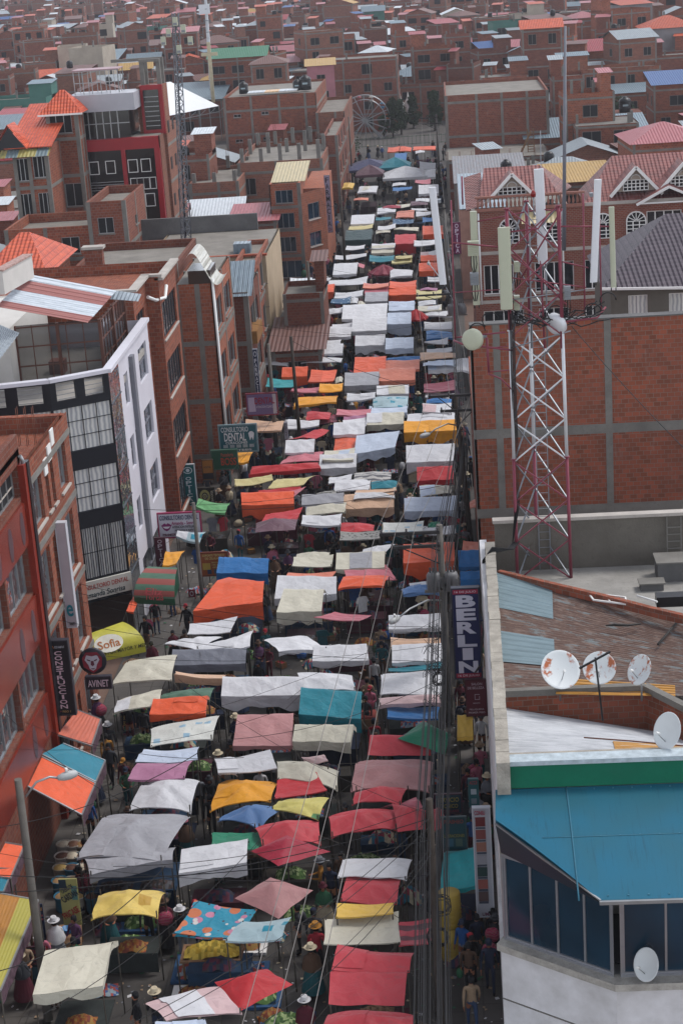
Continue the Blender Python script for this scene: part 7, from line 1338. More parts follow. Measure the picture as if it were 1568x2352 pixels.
rru('grey radio box below the short cream antenna', 1089, 640, .3, .42, .6); rru('cream finned radio unit above the grey box', 1086, 570, .38, .5, .6, PANC); rru('cream finned radio unit behind the wide panel antenna', 1186, 695, .2, .5, .3, PANC); rru('grey radio box on the right side of the tower', 1302, 672, .22, .45, .1); rru('upper cream radio unit behind the wide panel antenna', 1186, 612, .2, .35, .3, PANC)
def drum_ant(label, x, y, r_, n, dy=0):
    A = P(x, y, Y=Yt+dy); r = empty('microwave_dish', A); n = Vector(n).normalized(); m = MB(); m.lathe((0, 0, 0), [(0, .14), (r_*.6, .13), (r_*.93, .1), (r_, .06), (r_, -.12), (r_*.8, -.2), (r_*.3, -.3), (0, -.32)], 28, 0, n); m.build('radome', PANC if x < 1200 else WH_T, r); m = MB(); m.tube([-n*.3, -n*.3+Vector((.35, .2, 0))], .06, 8); m.build('mount', GAL, r); tag(r, label, 'microwave dish')
drum_ant('round cream microwave dish on the left of the tower, facing the street', 1084, 780, .37, (-.55, -1, .05), -.2); drum_ant('white microwave dish high inside the right side of the tower', 1275, 745, .40, (-.5, -.5, -.25), .2)
for k in range(8):
    p0 = PT(1175+rw.uniform(-4, 6), 712+rw.uniform(0, 30), rw.uniform(-.2, .5)); p3 = PT(rw.uniform(1290, 1410), rw.uniform(690, 730), .3); m = MB(); m.tube([p0.lerp(p3, t)-Vector((0, 0, .5*4*t*(1-t)*rw.uniform(.3, 1))) for t in [q/12 for q in range(13)]], .022, 6); m.build('cable', WIREM, tw)
for k in range(6):
    m = MB(); x = 1170+2*k; m.tube([PT(x, 720, -.1), PT(x+3, 850, -.05), PT(x+8, 1000, 0), PT(x+12, 1160, 0), PT(1176, 1250, -.2)], .013, 6); m.build('cable', WIREM, tw)
for (cx_, cy_) in ((1125, 735), (1275, 720), (1360, 715), (1395, 690), (1095, 760)):
    m = MB(); c0 = PT(cx_, cy_, .1); m.tube([c0+Vector((.28*math.cos(t), 0, .28*math.sin(t))) for t in [.45*q for q in range(10)]], .022, 6); m.build('cable', WIREM, tw)
tag(tw, 'red and white triangular telecom tower on the roof deck', 'telecom tower')
l = empty('beacon_light', P(1224, 452, Y=Yt+.3)); MB().lathe((0, 0, 0), [(0, 0), (.08, 0), (.09, .12), (.06, .2), (0, .22)], 12).build('lens', plain('red_lens', '7a1c1c', .2), l); MB().tube([(0, 0, 0), (0, 0, -.7)], .02, 6).build('stem', GAL, l); tag(l, 'small red beacon on a stem atop the telecom tower', 'beacon')
# guy wires of the tower
wire([P(1312, 750, Y=Yt), P(1600, 1060, Y=Yt-8)], .1, .014, WIREM, 'diagonal cable from the tower across the huge brick wall to the right edge', 'tower guy cables')
# tall slim rod behind (right): lightning mast on the mansion side
o = MB().tube([P(1294, 575, Y=100), P(1297, 60, Y=100)], [.12, .07], 8).build('slim_mast', plain('slim_mast_steel', '6c6e76', .5)); tag(o, 'very tall slim grey mast rising behind the telecom tower', 'mast')
# lattice mast on the beige hall
def lattice(name, label, base, top, w0, w1, nb, mat, r=.035):
    g = Vector(base); t = Vector(top)-g; e = empty(name, g); q = lambda i, f: t*f+Vector((math.cos(i*2.094+.5), math.sin(i*2.094+.5), 0))*(w0+(w1-w0)*f)
    for i in range(3): m = MB(); m.tube([q(i, 0), q(i, 1)], r, 6); m.build('leg', mat, e)
    for i in range(3):
        m = MB()
        for k in range(nb): m.bar(q(i, k/nb), q((i+1) % 3, (k+1)/nb), r*.9); m.bar(q((i+1) % 3, k/nb), q(i, (k+1)/nb), r*.9); m.bar(q(i, k/nb), q((i+1) % 3, k/nb), r*.8)
        m.build('lattice', mat, e)
    m = MB(); m.tube([(0, 0, 0), t], .06, 6); m.build('cable_run', WIREM, e)
    return e
GM = plain('mast_grey', '5c5f66', .5, .15)
bs = P(430, 612, z=9.0); tp = P(402, 30, Y=bs.y); e = lattice('lattice_mast', '', bs, tp, .42, .26, 26, GM)
for k, (dx, z) in enumerate(((-.5, -1.5), (0, -.8), (.5, -1.3), (-.9, -2.0), (.9, -2.1), (.1, -2.6))): r = empty('radio_unit', tp+Vector((dx, -.3, z))); MB().box(-.16, .16, -.1, .1, 0, .55).build('housing', PANC, r); MB().box(-.12, .12, -.13, -.1, .05, .2).build('cooling_fins', GAL, r); tag(r, ['left upper', 'topmost central', 'right upper', 'far left', 'far right', 'lowest central'][k]+' small cream radio box on the slim lattice mast', 'radio unit')
tag(e, 'slim grey lattice mast rising from the flat bluish roof', 'lattice mast')
# white mast with cross farther away
zb_ = 5.0; p = P(488, 238, z=zb_); t = P(468, -60, Y=p.y); e = empty('monopole', (p.x, p.y, 0)); m = MB(); 
n = 14; pts = [Vector((0, 0, 0)).lerp(Vector((t.x-p.x, 0, t.z)), k/n) for k in range(n+1)]
m.tube(pts, [.42-.22*k/n for k in range(n+1)], 12); m.build('shaft', plain('white_pole', 'b9bcc0', .5), e); 
for k in range(1, n): m = MB(); m.lathe(pts[k], [(.43-.2*k/n, -.06), (.47-.2*k/n, -.05), (.47-.2*k/n, .05), (.43-.2*k/n, .06)], 12); m.build('flange', GAL, e)
MB().box(-.9, .9, -.25, -.05, 19.5, 21).build('antenna_pack', PAN, e); tag(e, 'tall white flanged monopole behind the white folded roof', 'monopole')
a = P(484, 160, Y=p.y-3); m = MB(); m.box(-.28, .28, -.15, .15, -6.5, 1.0+2.2); m.box(-1.35, 1.35, -.14, .14, 1.0, 1.55); o = m.build('cross', plain('cream_cross', 'b4a98c', .7)); o.location = a+Vector((0, 0, 1.2)); tag(o, 'large cream cross on a post beside the white monopole', 'cross')
# Ferris wheel
wc = P(838, 277, Y=280); R_ = 3.9; fw = empty('ferris_wheel', (wc.x, wc.y, 0)); hz_ = wc.z
m = MB()
for rr in (R_, R_*.82): 
    for yy in (-.35, .35): m.tube([Vector((rr*math.cos(t), yy, hz_+rr*math.sin(t))) for t in [2*math.pi*k/32 for k in range(33)]], .06, 6, cap=False)
m.build('rim', STEEL, fw); m = MB()
for k in range(16): t = 2*math.pi*k/16; [m.bar((0, yy, hz_), (R_*math.cos(t), yy, hz_+R_*math.sin(t)), .08) for yy in (-.35, .35)]
m.build('spokes', STEEL, fw); m = MB()
for yy in (-.8, .8): m.bar((-2.4, yy, 0), (0, yy*.5, hz_), .16); m.bar((2.4, yy, 0), (0, yy*.5, hz_), .16)
m.build('support', STEEL, fw)
gc = ['a8542c', '2c6a8c', 'b0a8a0', '8c2c38']
for k in range(12):
    t = 2*math.pi*k/12+.2; g = MB(); g.lathe((R_*.95*math.cos(t), 0, hz_+R_*.95*math.sin(t)-.8), [(0, 0), (.32, .05), (.36, .35), (.3, .36), (.05, .38)], 10); g.lathe((R_*.95*math.cos(t), 0, hz_+R_*.95*math.sin(t)-.35), [(.42, .3), (.2, .5), (0, .55)], 10); g.bar((R_*.95*math.cos(t), 0, hz_+R_*.95*math.sin(t)-.7), (R_*.95*math.cos(t), 0, hz_+R_*.95*math.sin(t)+.15), .05); g.build('gondola', plain('gondola_'+gc[k % 4], gc[k % 4], .5), fw)
tag(fw, 'white Ferris wheel at the far plaza', 'Ferris wheel')
# ---------------- signs on the left and right ----------------
def YX(px, py, X=-14.95): return P(px, py, X=X).y
sg_ = sign
Y_ = YX(108, 1475)
sg_('vertical_sign', 'black vertical sign reading CONSTRUCCION in pink-edged white letters', 'sign', (108, 1475), (173, 1640), Y_, '14131a', vtext('CONSTRUCCION', 'c9a9b4', .5, .12, .92, .38)+[('ECO HABITAT', 'a9a9b0', .62, .07, .5, .03), ('PISO 1', 'a07c4c', .6, .955, .42, .028)], .25, '2c2b33', [(([(-1, -1), (-.2, 1), (.1, .2), (.5, 1), (1, -1), (.6, -1), (.4, 0), (-.2, 0), (-.7, -1)]), 'b06a3a', .22, .07, .22, .04), (([(-1, 0), (0, 1), (0, .5), (1, .5), (1, -.5), (0, -.5), (0, -1)]), '8c2c34', .27, .955, .12, .02)])
o = ALL[-1]
Y_ = YX(127, 1203); e_ = [(math.cos(t), math.sin(t)) for t in [2*math.pi*j/20 for j in range(20)]]
sg_('vertical_sign', 'tall pale lilac vertical sign with a teal e and the word VINET', 'sign', (127, 1203), (177, 1440), Y_, 'a5999f', [('e', '176a78', .5, .835, .72, .115), ('VINET', '2c2c30', .58, .965, .6, .03)], .3, 'b4b4ba')
Y_ = YX(197, 1557, -14.3)
lion = sign('shop_sign', 'black sign with a red shield lion head above the word AVINET', 'sign', (197, 1557), (256, 1580), Y_, '1c1a24', [('AVINET', 'b5a0aa', .5, .52, .85, .62)], .2, '2b2833')
w_, h_ = P(256, 1580, Y=Y_).x-P(197, 1557, Y=Y_).x, .55
m = MB(); m.lathe((-.12, 0, 1.12), [(0, -.06), (.50, -.06), (.53, 0), (.50, .12), (0, .12)], 24, 0, (0, 1, 0)); m.build('round_panel', plain('sign_1c1a24', '1c1a24'), lion)
def shp(pts, c, y): m = MB(); m.face([(x-.12, y, 1.12+z) for x, z in pts]); m.build('emblem', plain('sign_'+c, c), lion)
shp([(-.22, .38), (.22, .38), (.38, .15), (.34, -.2), (0, -.46), (-.34, -.2), (-.38, .15)][::-1], '7c2030', -.075); shp([(-.2, .27), (0, .22), (.2, .27), (.28, .08), (.16, -.12), (.12, -.28), (0, -.36), (-.12, -.28), (-.16, -.12), (-.28, .08)][::-1], 'aaa6b0', -.082)
shp([(-.2, .12), (-.06, .06), (-.08, .02), (-.18, .06)], '4a1c2c', -.088); shp([(.2, .12), (.06, .06), (.08, .02), (.18, .06)][::-1], '4a1c2c', -.088); shp([(-.05, .04), (.05, .04), (.07, -.12), (0, -.18), (-.07, -.12)][::-1], '5c2838', -.088); shp([(-.09, -.26), (.09, -.26), (0, -.31)][::-1], '4a1c2c', -.088)
Y_ = YX(416, 1069, -14.4)
sg_('vertical_sign', 'teal vertical sign reading OPTICA with an eye emblem', 'sign', (416, 1069), (453, 1160), 93, '0c5a5e', vtext('OPTICA', 'c4ccd0', .5, .28, .9, .45, .2)+[('JHU', 'c4ccd0', .5, .95, .5, .05)], .15, 'a9b0b4', [('o', 'c4ccd0', .5, .13, .75, .17), ('o', '0c5a5e', .5, .13, .6, .13), ('o', 'c4ccd0', .5, .13, .3, .09)])
sg_('shop_sign', 'white board reading CONSULTORIO DENTAL with a smiling mouth', 'sign', (363, 1182), (462, 1230), 83, 'b9b7c0', [('CONSULTORIO DENTAL', '1c2c50', .5, .16, .94, .2), ('Amanda - Sonrisa', '8c3a60', .62, .4, .62, .16), ('ATENCION INTEGRAL', '28222c', .62, .57, .6, .11), ('ADULTO Y NIÑO', '28222c', .62, .71, .5, .11), ('PRIMER - PISO OF. 1', '5a1c38', .5, .9, .85, .11)], .12, '8c2c50', [([(-1, .3), (-.3, .8), (0, .5), (.3, .8), (1, .3), (.5, -.7), (0, -1), (-.5, -.7)][::-1], '7a2c60', .18, .55, .26, .4), ([(-.8, .1), (.8, .1), (.3, -.4), (-.3, -.4)][::-1], 'd0d0d4', .18, .56, .24, .34)])
sg_('shop_sign', 'teal board reading CONSULTORIO DENTAL with a tooth, on a metal frame', 'sign', (503, 980), (591, 1034), 96.5, '1f5560', [('CONSULTORIO', 'c4ccd0', .42, .14, .75, .2), ('DENTAL', 'd0d4d8', .42, .43, .6, .32), ('CURACIONES', 'c4ccd0', .45, .66, .6, .1), ('PROTESIS', 'c4ccd0', .5, .95, .7, .07)], .12, '6c8288', [([(-1, .6), (-.4, 1), (.4, 1), (1, .6), (.8, -.2), (.5, -1), (.1, -.3), (-.1, -.3), (-.5, -1), (-.8, -.2)][::-1], 'cfd4d8', .87, .42, .16, .36)]+[('8c9aa0', .14+.18*k, .8, .13, .12) for k in range(5)])
sg_('shop_sign', 'green bakery sign reading Pasteleria BOSS', 'sign', (486, 1037), (546, 1075), 95, '1c4a38', [('Pasteleria', '9c4a3c', .62, .22, .5, .2), ('BOSS', 'a8402c', .66, .6, .62, .42)], .15, '3c5a4c')
sg_('vertical_sign', 'maroon vertical sign reading OPTICA above the round striped awning', 'sign', (355, 1237), (384, 1300), 81, '4e2030', vtext('OPTICA', 'b0a4ac', .5, .03, 1, .45, .2), .12, '3a1824')
sg_('vertical_sign', 'navy vertical sign reading FARMACIA with a round emblem', 'sign', (580, 803), (598, 905), 107, '1c2844', vtext('FARMACIA', 'c4c8d0', .5, .2, 1, .6, .12), .15, '8c94a0', [('o', 'b9bcc4', .5, .1, .75, .12), ('o', '1c2844', .5, .1, .5, .08)])
sg_('vertical_sign', 'lilac vertical sign reading FARMACIA in black letters on the far left corner', 'sign', (744, 404), (764, 533), 168, '8f8499', vtext('FARMACIA', '17151c', .5, .02, .9, .7, .18)+[('C/24', '7a2c38', .5, .95, .7, .06)], .15, '4c4c54')
sg_('vertical_sign', 'magenta vertical sign reading OPTICA on the right side of the street', 'sign', (1040, 512), (1058, 582), 118, '5c1c40', vtext('OPTICA', 'b9a9b8', .5, .02, .98, .55, .15), .12, '4a1834')
sg_('shop_sign', 'violet sign reading DENTAL in dark red letters', 'sign', (566, 907), (637, 950), 103, '6a5a80', [('DENTAL', '8c1c34', .6, .32, .68, .32), ('ATENCION CLINICA', 'b0a4b4', .6, .62, .6, .12)], .12, '7c2c3c', [('a89cb4', .16, .5, .24, .7), ('b0aab0', .93, .5, .12, .96)])
sg_('shop_sign', 'small white and red sign reading BAÑO PUBLICO', 'sign', (558, 938), (586, 955), 106, 'b0aaa8', [('BAÑO', 'a02c20', .55, .3, .8, .4), ('PUBLICO', '2c2830', .55, .78, .85, .3)], .08)
sg_('vertical_sign', 'narrow white vertical sign reading DENTAL', 'sign', (652, 971), (663, 1022), 100, 'a4a2a8', vtext('DENTAL', '2a2438', .5, .02, 1, .7, .15), .1, '8c8c94')
sg_('shop_sign', 'dark sign with a round cream eight ball and the word SNOOKER', 'sign', (455, 1123), (494, 1156), 92, '1c1a1c', [('8', '8a8558', .4, .5, .12, .26), ('SNOOKER', 'a9a590', .86, .5, .75, .14, R(90))], .12, '35322c', [('o', '8f8c58', .4, .5, .66, .86), ('o', '1c1a1c', .4, .5, .4, .5), ('o', 'b4b08c', .4, .5, .26, .34), ('o', '15140f', .4, .5, .2, .28)])
sg_('shop_sign', 'amber and black box sign beside the green bakery sign', 'sign', (464, 1058), (491, 1101), 93, '8c5c24', [('HOSTAL', '1c1410', .5, .35, .7, .1)], .14, '3c2c20', [('1a1a24', .5, .82, 1, .32)])
sg_('shop_sign', 'orange banner reading SOPORTE TECNICO DE CELULARES', 'sign', (460, 1272), (524, 1319), 80, '8c4c2c', [('SOPORTE TECNICO', 'c0ac70', .5, .09, .86, .1), ('DE CELULARES', 'c0ac70', .5, .23, .66, .1), ('REPARACION DE PLACAS', 'b09c60', .66, .42, .5, .07), ('CAMBIO DE PANTALLAS', 'b09c60', .66, .53, .5, .07), ('LIBERACIONES', 'b09c60', .66, .64, .45, .07)], .06, '6c3424', [('a88c3c', .2, .6, .3, .3), ('2c3c5c', .3, .85, .16, .2), ('31506c', .55, .84, .14, .2), ('8c8c94', .8, .84, .14, .2)])
sg_('banner', 'red vertical banner reading OPTICA at the edge of the big orange tent', 'banner', (432, 1355), (456, 1436), 80, '6e1c2c', vtext('OPTICA', 'b0a4ac', .5, .02, 1, .55, .16), .04)
sg_('banner', 'blue banner reading PASE SERVICIO TECNICO with a red arrow', 'banner', (276, 1631), (313, 1730), 64.5, '16263f', [('PASE', 'b4783c', .66, .05, .42, .05), ('SERVICIO', 'b49c54', .5, .17, .9, .1), ('TECNICO', 'b49c54', .5, .3, .86, .1), ('REPARACION', '8c3a4c', .5, .56, .85, .06), ('DE CELULARES', '8c3a4c', .5, .65, .85, .06), ('Y TABLETS', '8c3a4c', .5, .74, .7, .06)], .05, '20304a', [([(-1, 0), (.6, 1), (.6, -1)][::-1], '8c2c2c', .2, .05, .28, .05), ('2c6a54', .3, .43, .25, .1), ('7c8c9c', .7, .43, .3, .09)])
sg_('banner', 'dark banner reading INTERNET beneath the blue service banner', 'banner', (300, 1697), (343, 1745), 63.3, '17202c', [('INTERNET', '7c3444', .5, .2, .85, .22), ('IMPRESIONES', '6c3040', .5, .45, .8, .12), ('FOTOCOPIAS', '9c9ca4', .5, .75, .8, .14)], .05, '5a2430')
sg_('banner', 'dark banner reading SERVICIO TECNICO on the left pavement', 'banner', (42, 2178), (102, 2262), 46.5, '202a34', [('SERVICIO', '7c3038', .5, .1, .85, .13), ('TECNICO', '7c3038', .5, .27, .78, .13), ('DE CELULARES', '6c3038', .5, .41, .8, .06)], .05, '3a2028', [('2c4c58', .5, .68, .8, .32)])
sg_('banner', 'narrow blue banner with pale writing behind the red chair', 'banner', (87, 2077), (108, 2160), 47.5, '13243c', [('PASE', '9c7040', .5, .12, .8, .08), ('SERVICIO', '8c3840', .5, .3, .85, .05), ('TECNICO', '8c3840', .5, .4, .8, .05)], .04)
cb_ = sign('banner', 'slanted yellow banner reading CALDO DE CARDAN FRICASE', 'banner', (134, 2020), (189, 2124), 48.3, '8f8c58', [('CALDO DE', '20222c', .42, .2, .72, .09, R(30)), ('CARDAN', '20222c', .52, .36, .98, .14, R(30)), ('FRICASE', '8c2028', .5, .72, .98, .14, R(30))], .05, None, [('1c2c38', .2, .1, .4, .18), ('4c7470', .8, .3, .3, .3)])
bs_ = sign('vertical_sign', 'tall navy vertical sign reading BERLIN with 16 DE JULIO at top and bottom', 'sign', (1038, 1355), (1105, 1555), 60, '141c4a', [(a, b_, c_, d_, .42 if a == 'I' else e_, f_) for a, b_, c_, d_, e_, f_ in vtext('BERLIN', 'bcbccb', .5, .055, .95, .78, .1)]+[('16 DE JULIO', 'c4a8b4', .5, .027, .85, .03), ('16 DE JULIO', 'c4a8b4', .5, .975, .85, .03)], .25, '2b2c3c', [('8c1c38', .5, .027, 1, .05), ('8c1c38', .5, .975, 1, .05)])
sg_('shop_sign', 'maroon sign reading SALON DE BELLEZA under the tall navy sign', 'sign', (1069, 1564), (1117, 1642), 59, '4c1824', [('SALON', '9c8c94', .55, .09, .55, .07), ('DE BELLEZA', '9c8c94', .5, .2, .85, .07), ('MARYS', '8c7c84', .5, .64, .35, .04), ('PELUQUERIA', '9c8c94', .5, .82, .75, .05), ('PRIMER PISO', '9c8c94', .5, .91, .85, .05)], .12, '3a141c', [([(-1, -1), (-1, 1), (1, 1), (1, .8), (-.8, .8), (-.8, -.8), (.8, -.8), (.8, .3), (1, .3), (1, -1)][::-1], '9c9098', .55, .47, .26, .16)])
sg_('shop_sign', 'long white vertical panel with dental photographs', 'sign', (1085, 1858), (1133, 2104), 47.5, '8e9098', [('CONSU', '8c2c44', .4, .035, .65, .04), ('UMA', '5c1c3c', .6, .975, .6, .03)], .15, 'a4a6ae', [(c_, .42, .12+.115*k, .62, .085) for k, c_ in enumerate(('5a2024', '6c3a38', '80584c', '7c7c84', '1f3434', '7c4640', '4c3c3c'))]+[('39404e', .42, .175+.115*k, .6, .012) for k in range(7)])
sg_('shop_sign', 'small dark sign reading SERVICIO TECNICO right of the coral red canopies', 'sign', (999, 1827), (1059, 1866), 53, '1b3440', [('SERVICIO', '7c7434', .5, .25, .85, .25), ('TECNICO', '7c7434', .5, .6, .75, .22), ('DE CELULARES', '6c2c38', .5, .88, .8, .14)], .08, '3c2430')
sg_('shop_sign', 'teal narrow sign reading ACCE beside the white panel on the right', 'sign', (1075, 1791), (1099, 1852), 51, '16464c', [('ACCE', '7c2c34', .5, .1, .85, .13)], .1, '345054', [('8c949c', .5, .45, .6, .2), ('5c646c', .5, .8, .6, .2)])
sg_('shop_sign', 'stack of small dark teal signs below the SERVICIO sign on the right', 'sign', (1015, 1880), (1070, 1950), 50, '12343c', [('FLASHEO', '6c3430', .5, .1, .85, .12), ('LIBERACIONES', '6a6430', .5, .55, .9, .1)], .08, '2c3c40', [('2c4c5c', .3, .78, .3, .25), ('3c4c44', .7, .78, .3, .25)])
# awnings fixed to the left buildings
def awning(label, wl, ow, mat, zo=2.7, side=None, rb=0, name='shop_awning'):
    a, b2 = [P(*cv(t, x, y), z=zo+.75) for t, x, y in wl]; c, d = [P(*cv(t, x, y), z=zo) for t, x, y in ow]   # wall far, wall near, outer far, outer near
    g = Vector(((a.x+c.x)/2, (a.y+b2.y)/2, 0)); r = empty(name, g); q = [v-g for v in (a, c, d, b2)]
    rib_roof(MB(), [q[0], q[1], q[2], q[3]], 1, .0, 6, across='v').build('canopy', mat, r)
    m = MB(); e = q[1]-q[2]; m.grid(lambda u, v: q[2].lerp(q[1], u)+Vector((.02+.02*math.sin(u*30)*v, 0, -.45*v)), 20, 2); m.build('valance', side or plain('valance_print', '5c4650', .7, .7, 5), r)
    fr_ = MB(); fr_.bar(q[2], q[3], .05); fr_.bar(q[1], q[0], .05); fr_.bar(q[1], q[2], .05); fr_.build('frame', STEEL, r)
    for p in (q[1], q[2]): fr_ = MB(); fr_.tube([(p.x, p.y, p.z), (p.x, p.y, .1)], .025, 6); fr_.build('pole', POLE_M, r)
    tag(r, label, 'awning')
awning('salmon corrugated awning under the black vertical sign', (('5', 540, 765), ('5', 400, 940)), (('5', 705, 830), ('5', 640, 1018)), corr('awning_salmon', 'b8604a', '9c503e', .15, .2, .5, axis=0, bs=.4))
awning('teal awning panel beside the large orange awning on the left', (('5', 440, 1000), ('5', 290, 1075)), (('5', 735, 1120), ('5', 670, 1268)), tarp_mat('awning_teal', '14768c', tr=.05)); awning('large orange awning on the left pavement', (('5', 268, 1082), ('5', 178, 1290)), (('5', 667, 1278), ('5', 572, 1498)), tarp_mat('awning_orange', 'd8582c', tr=.05))
awning('orange awning at the left edge beside the sacks', (('6', -40, 285), ('6', -130, 520)), (('6', 172, 318), ('6', 75, 545)), tarp_mat('awning_orange', 'd8582c')); awning('teal awning at the left edge below the orange one', (('6', -100, 470), ('6', -160, 620)), (('6', 92, 480), ('6', 25, 642)), tarp_mat('awning_teal', '14768c'))
awning('ochre and yellow corrugated awning at the lower left edge', (('6', -40, 645), ('6', -250, 1250)), (('6', 268, 700), ('6', 5, 1330)), corr('awning_ochre', 'a06c28', '865c26', .12, .2, .5, strip=('98903e', 1.3, .68), axis=0, bs=.4), 3.0)
def barrel(label, pts, mat, face, zt, zb2, txt=None):
    A, B_, C_, D_ = pts; g = (A+B_+C_+D_)/4; g.z = 0; q = [v-g for v in pts]; r = empty('barrel_awning', g)   # back-left, back-right, front-right, front-left (bottoms)
    def f(u, v): p = q[0].lerp(q[1], u); e = q[3].lerp(q[2], u); s = 1-math.cos(v*math.pi/2); c = math.sin(v*math.pi/2); return Vector((p.x+(e.x-p.x)*c, p.y+(e.y-p.y)*c, zt-(zt-zb2)*s))
    m = MB(); m.grid(f, 16, 12, 0, (4, 2)); m.build('canopy', mat, r); m = MB(); n = 12
    for u in (0, 1): P_ = [f(u, k/n) for k in range(n+1)]+[Vector((f(u, 0).x, f(u, 0).y, zb2))]; m.face(P_ if u else P_[::-1])
    m.build('end_panel', face, r); m = MB(); a, b2 = f(0, 1), f(1, 1); m.grid(lambda u, v: a.lerp(b2, u)-Vector((0, 0, .3*v)), 8, 1); m.build('valance', face, r)
    if txt:
        for s, c, fu, fv, hh, ww in txt:
            me = text_mesh(s, 1, ww, hh, off=.01) if s != '@' else MB().face([(ww/2*math.cos(t), hh/2*math.sin(t), -.012) for t in [k*.314 for k in range(20)]]).data('oval', []); me.materials.append(plain('ink_'+c, c, .5)); o = link('lettering', me, r); d = (f(1, fv)-f(0, fv)); p = f(fu, fv); t = f(fu, min(1, fv+.03))-f(fu, fv-.03); nrm = d.cross(t).normalized()*-1
            if nrm.z < 0 and nrm.y > 0: nrm = -nrm
            X_ = d.normalized(); Z_ = -nrm if (-nrm).y < 0 or (-nrm).z > 0 else nrm; Z_ = X_.cross(-t.normalized()).normalized(); Y__ = Z_.cross(X_)
            M = Matrix((X_, Y__, Z_)).transposed().to_4x4(); M.translation = p+Z_*.03; o.matrix_local = M
    tag(r, label, 'awning')
YA = plain('awning_yellow', 'a8a238', .4, .3, .5); 
z1 = 3.0
barrel('yellow barrel awning with the word Sofia on a white oval', [P(187, 1462, z=3.5), P(282, 1428, z=3.5), P(334, 1482, z=2.75), P(198, 1512, z=2.75)], YA, YA, 3.5, 2.75, [('@', 'c9c6ba', .42, .66, .75, 1.25), ('Sofia', 'a05c24', .42, .68, .34, .95), ('DE POLLOS POR MAYOR Y MENOR', '3c3c20', .55, .97, .16, 3.0)])
GS = corr('awning_green_red', '4c6a58', '3c5a4a', .5, .1, .5, strip=('8c4a44', .34, .5), axis=1, bs=.02)
barrel('round awning with green and red stripes reading Eliz Tortas', [P(340, 1301, z=3.5), P(408, 1304, z=3.5), P(402, 1376, z=2.6), P(308, 1372, z=2.6)], GS, plain('green_panel', '1c4a34', .5), 3.5, 2.6, [('Eliz', 'b04c50', .5, .8, .3, .8), ('Tortas', 'b04c50', .5, .95, .3, .9)])
# ---------------- the city beyond ----------------
rc = random.Random(21)
ROOFS = [('pale grey', corr('cr_grey', '8c9499', '70777c', .3, .4, .5, ov=.15)), ('red', corr('cr_red', '8c2c34', '6f2a30', .3, .3, .5, ov=.15)), ('dusty pink', corr('cr_pink', '9c5a5e', '84484e', .3, .3, .5, ov=.1)), ('orange', tile_mat('cr_orange', 'c4552c', 'a0442a')), ('blue-grey', corr('cr_bluegrey', '647680', '505f68', .3, .3, .5, ov=.15)),
 ('green', corr('cr_green', '2f6a4c', '3f6a58', .3, .3, .5)), ('silver white', corr('cr_white', 'b9bec2', '9ba0a4', .3, .3, .4, ov=.1)), ('rusty brown', corr('cr_rust', '6c4a42', '57403c', .3, .5, .6, ov=.1)), ('blue', corr('cr_blue', '1f4c84', '20406c', .3, .3, .5)), ('yellow-ochre', corr('cr_yel', 'a8843c', '8c6c34', .3, .3, .5))]
RW = [22, 13, 12, 10, 10, 2, 7, 18, 1, 2.5]
WALLS = [('brick', BR[0]), ('brick', BR[1]), ('brick', BR[3]), ('brick', BR[2]), ('cream', plain('c_cream', 'a3988a', .8, .15, .6, ov=.1)), ('grey', plain('c_grey', '7a787a', .8, .15, .6, ov=.1)), ('green', plain('c_green', '3f6c62', .8, .15, .6)), ('pink', plain('c_pink', 'a06a72', .8, .15, .6))]
WW = [32, 26, 26, 14, 2.5, 2.5, .5, .5]
WINM = {}
def win_mesh(kind):
    if kind in WINM: return WINM[kind]
    w_, h_ = kind; m = MB(); m.box(-w_/2, w_/2, -.01, .1, 0, h_, 1); e = .04
    m.box(-w_/2-e, w_/2+e, -.07, .0, -.1, 0, 0); m.box(-w_/2-e, -w_/2, -.05, 0, 0, h_, 0); m.box(w_/2, w_/2+e, -.05, 0, 0, h_, 0); m.box(-w_/2-e, w_/2+e, -.05, 0, h_, h_+e, 0); m.box(-.03, .03, -.04, -.011, 0, h_, 0)
    WINM[kind] = m.data('window', [CONC, DARK]); return WINM[kind]
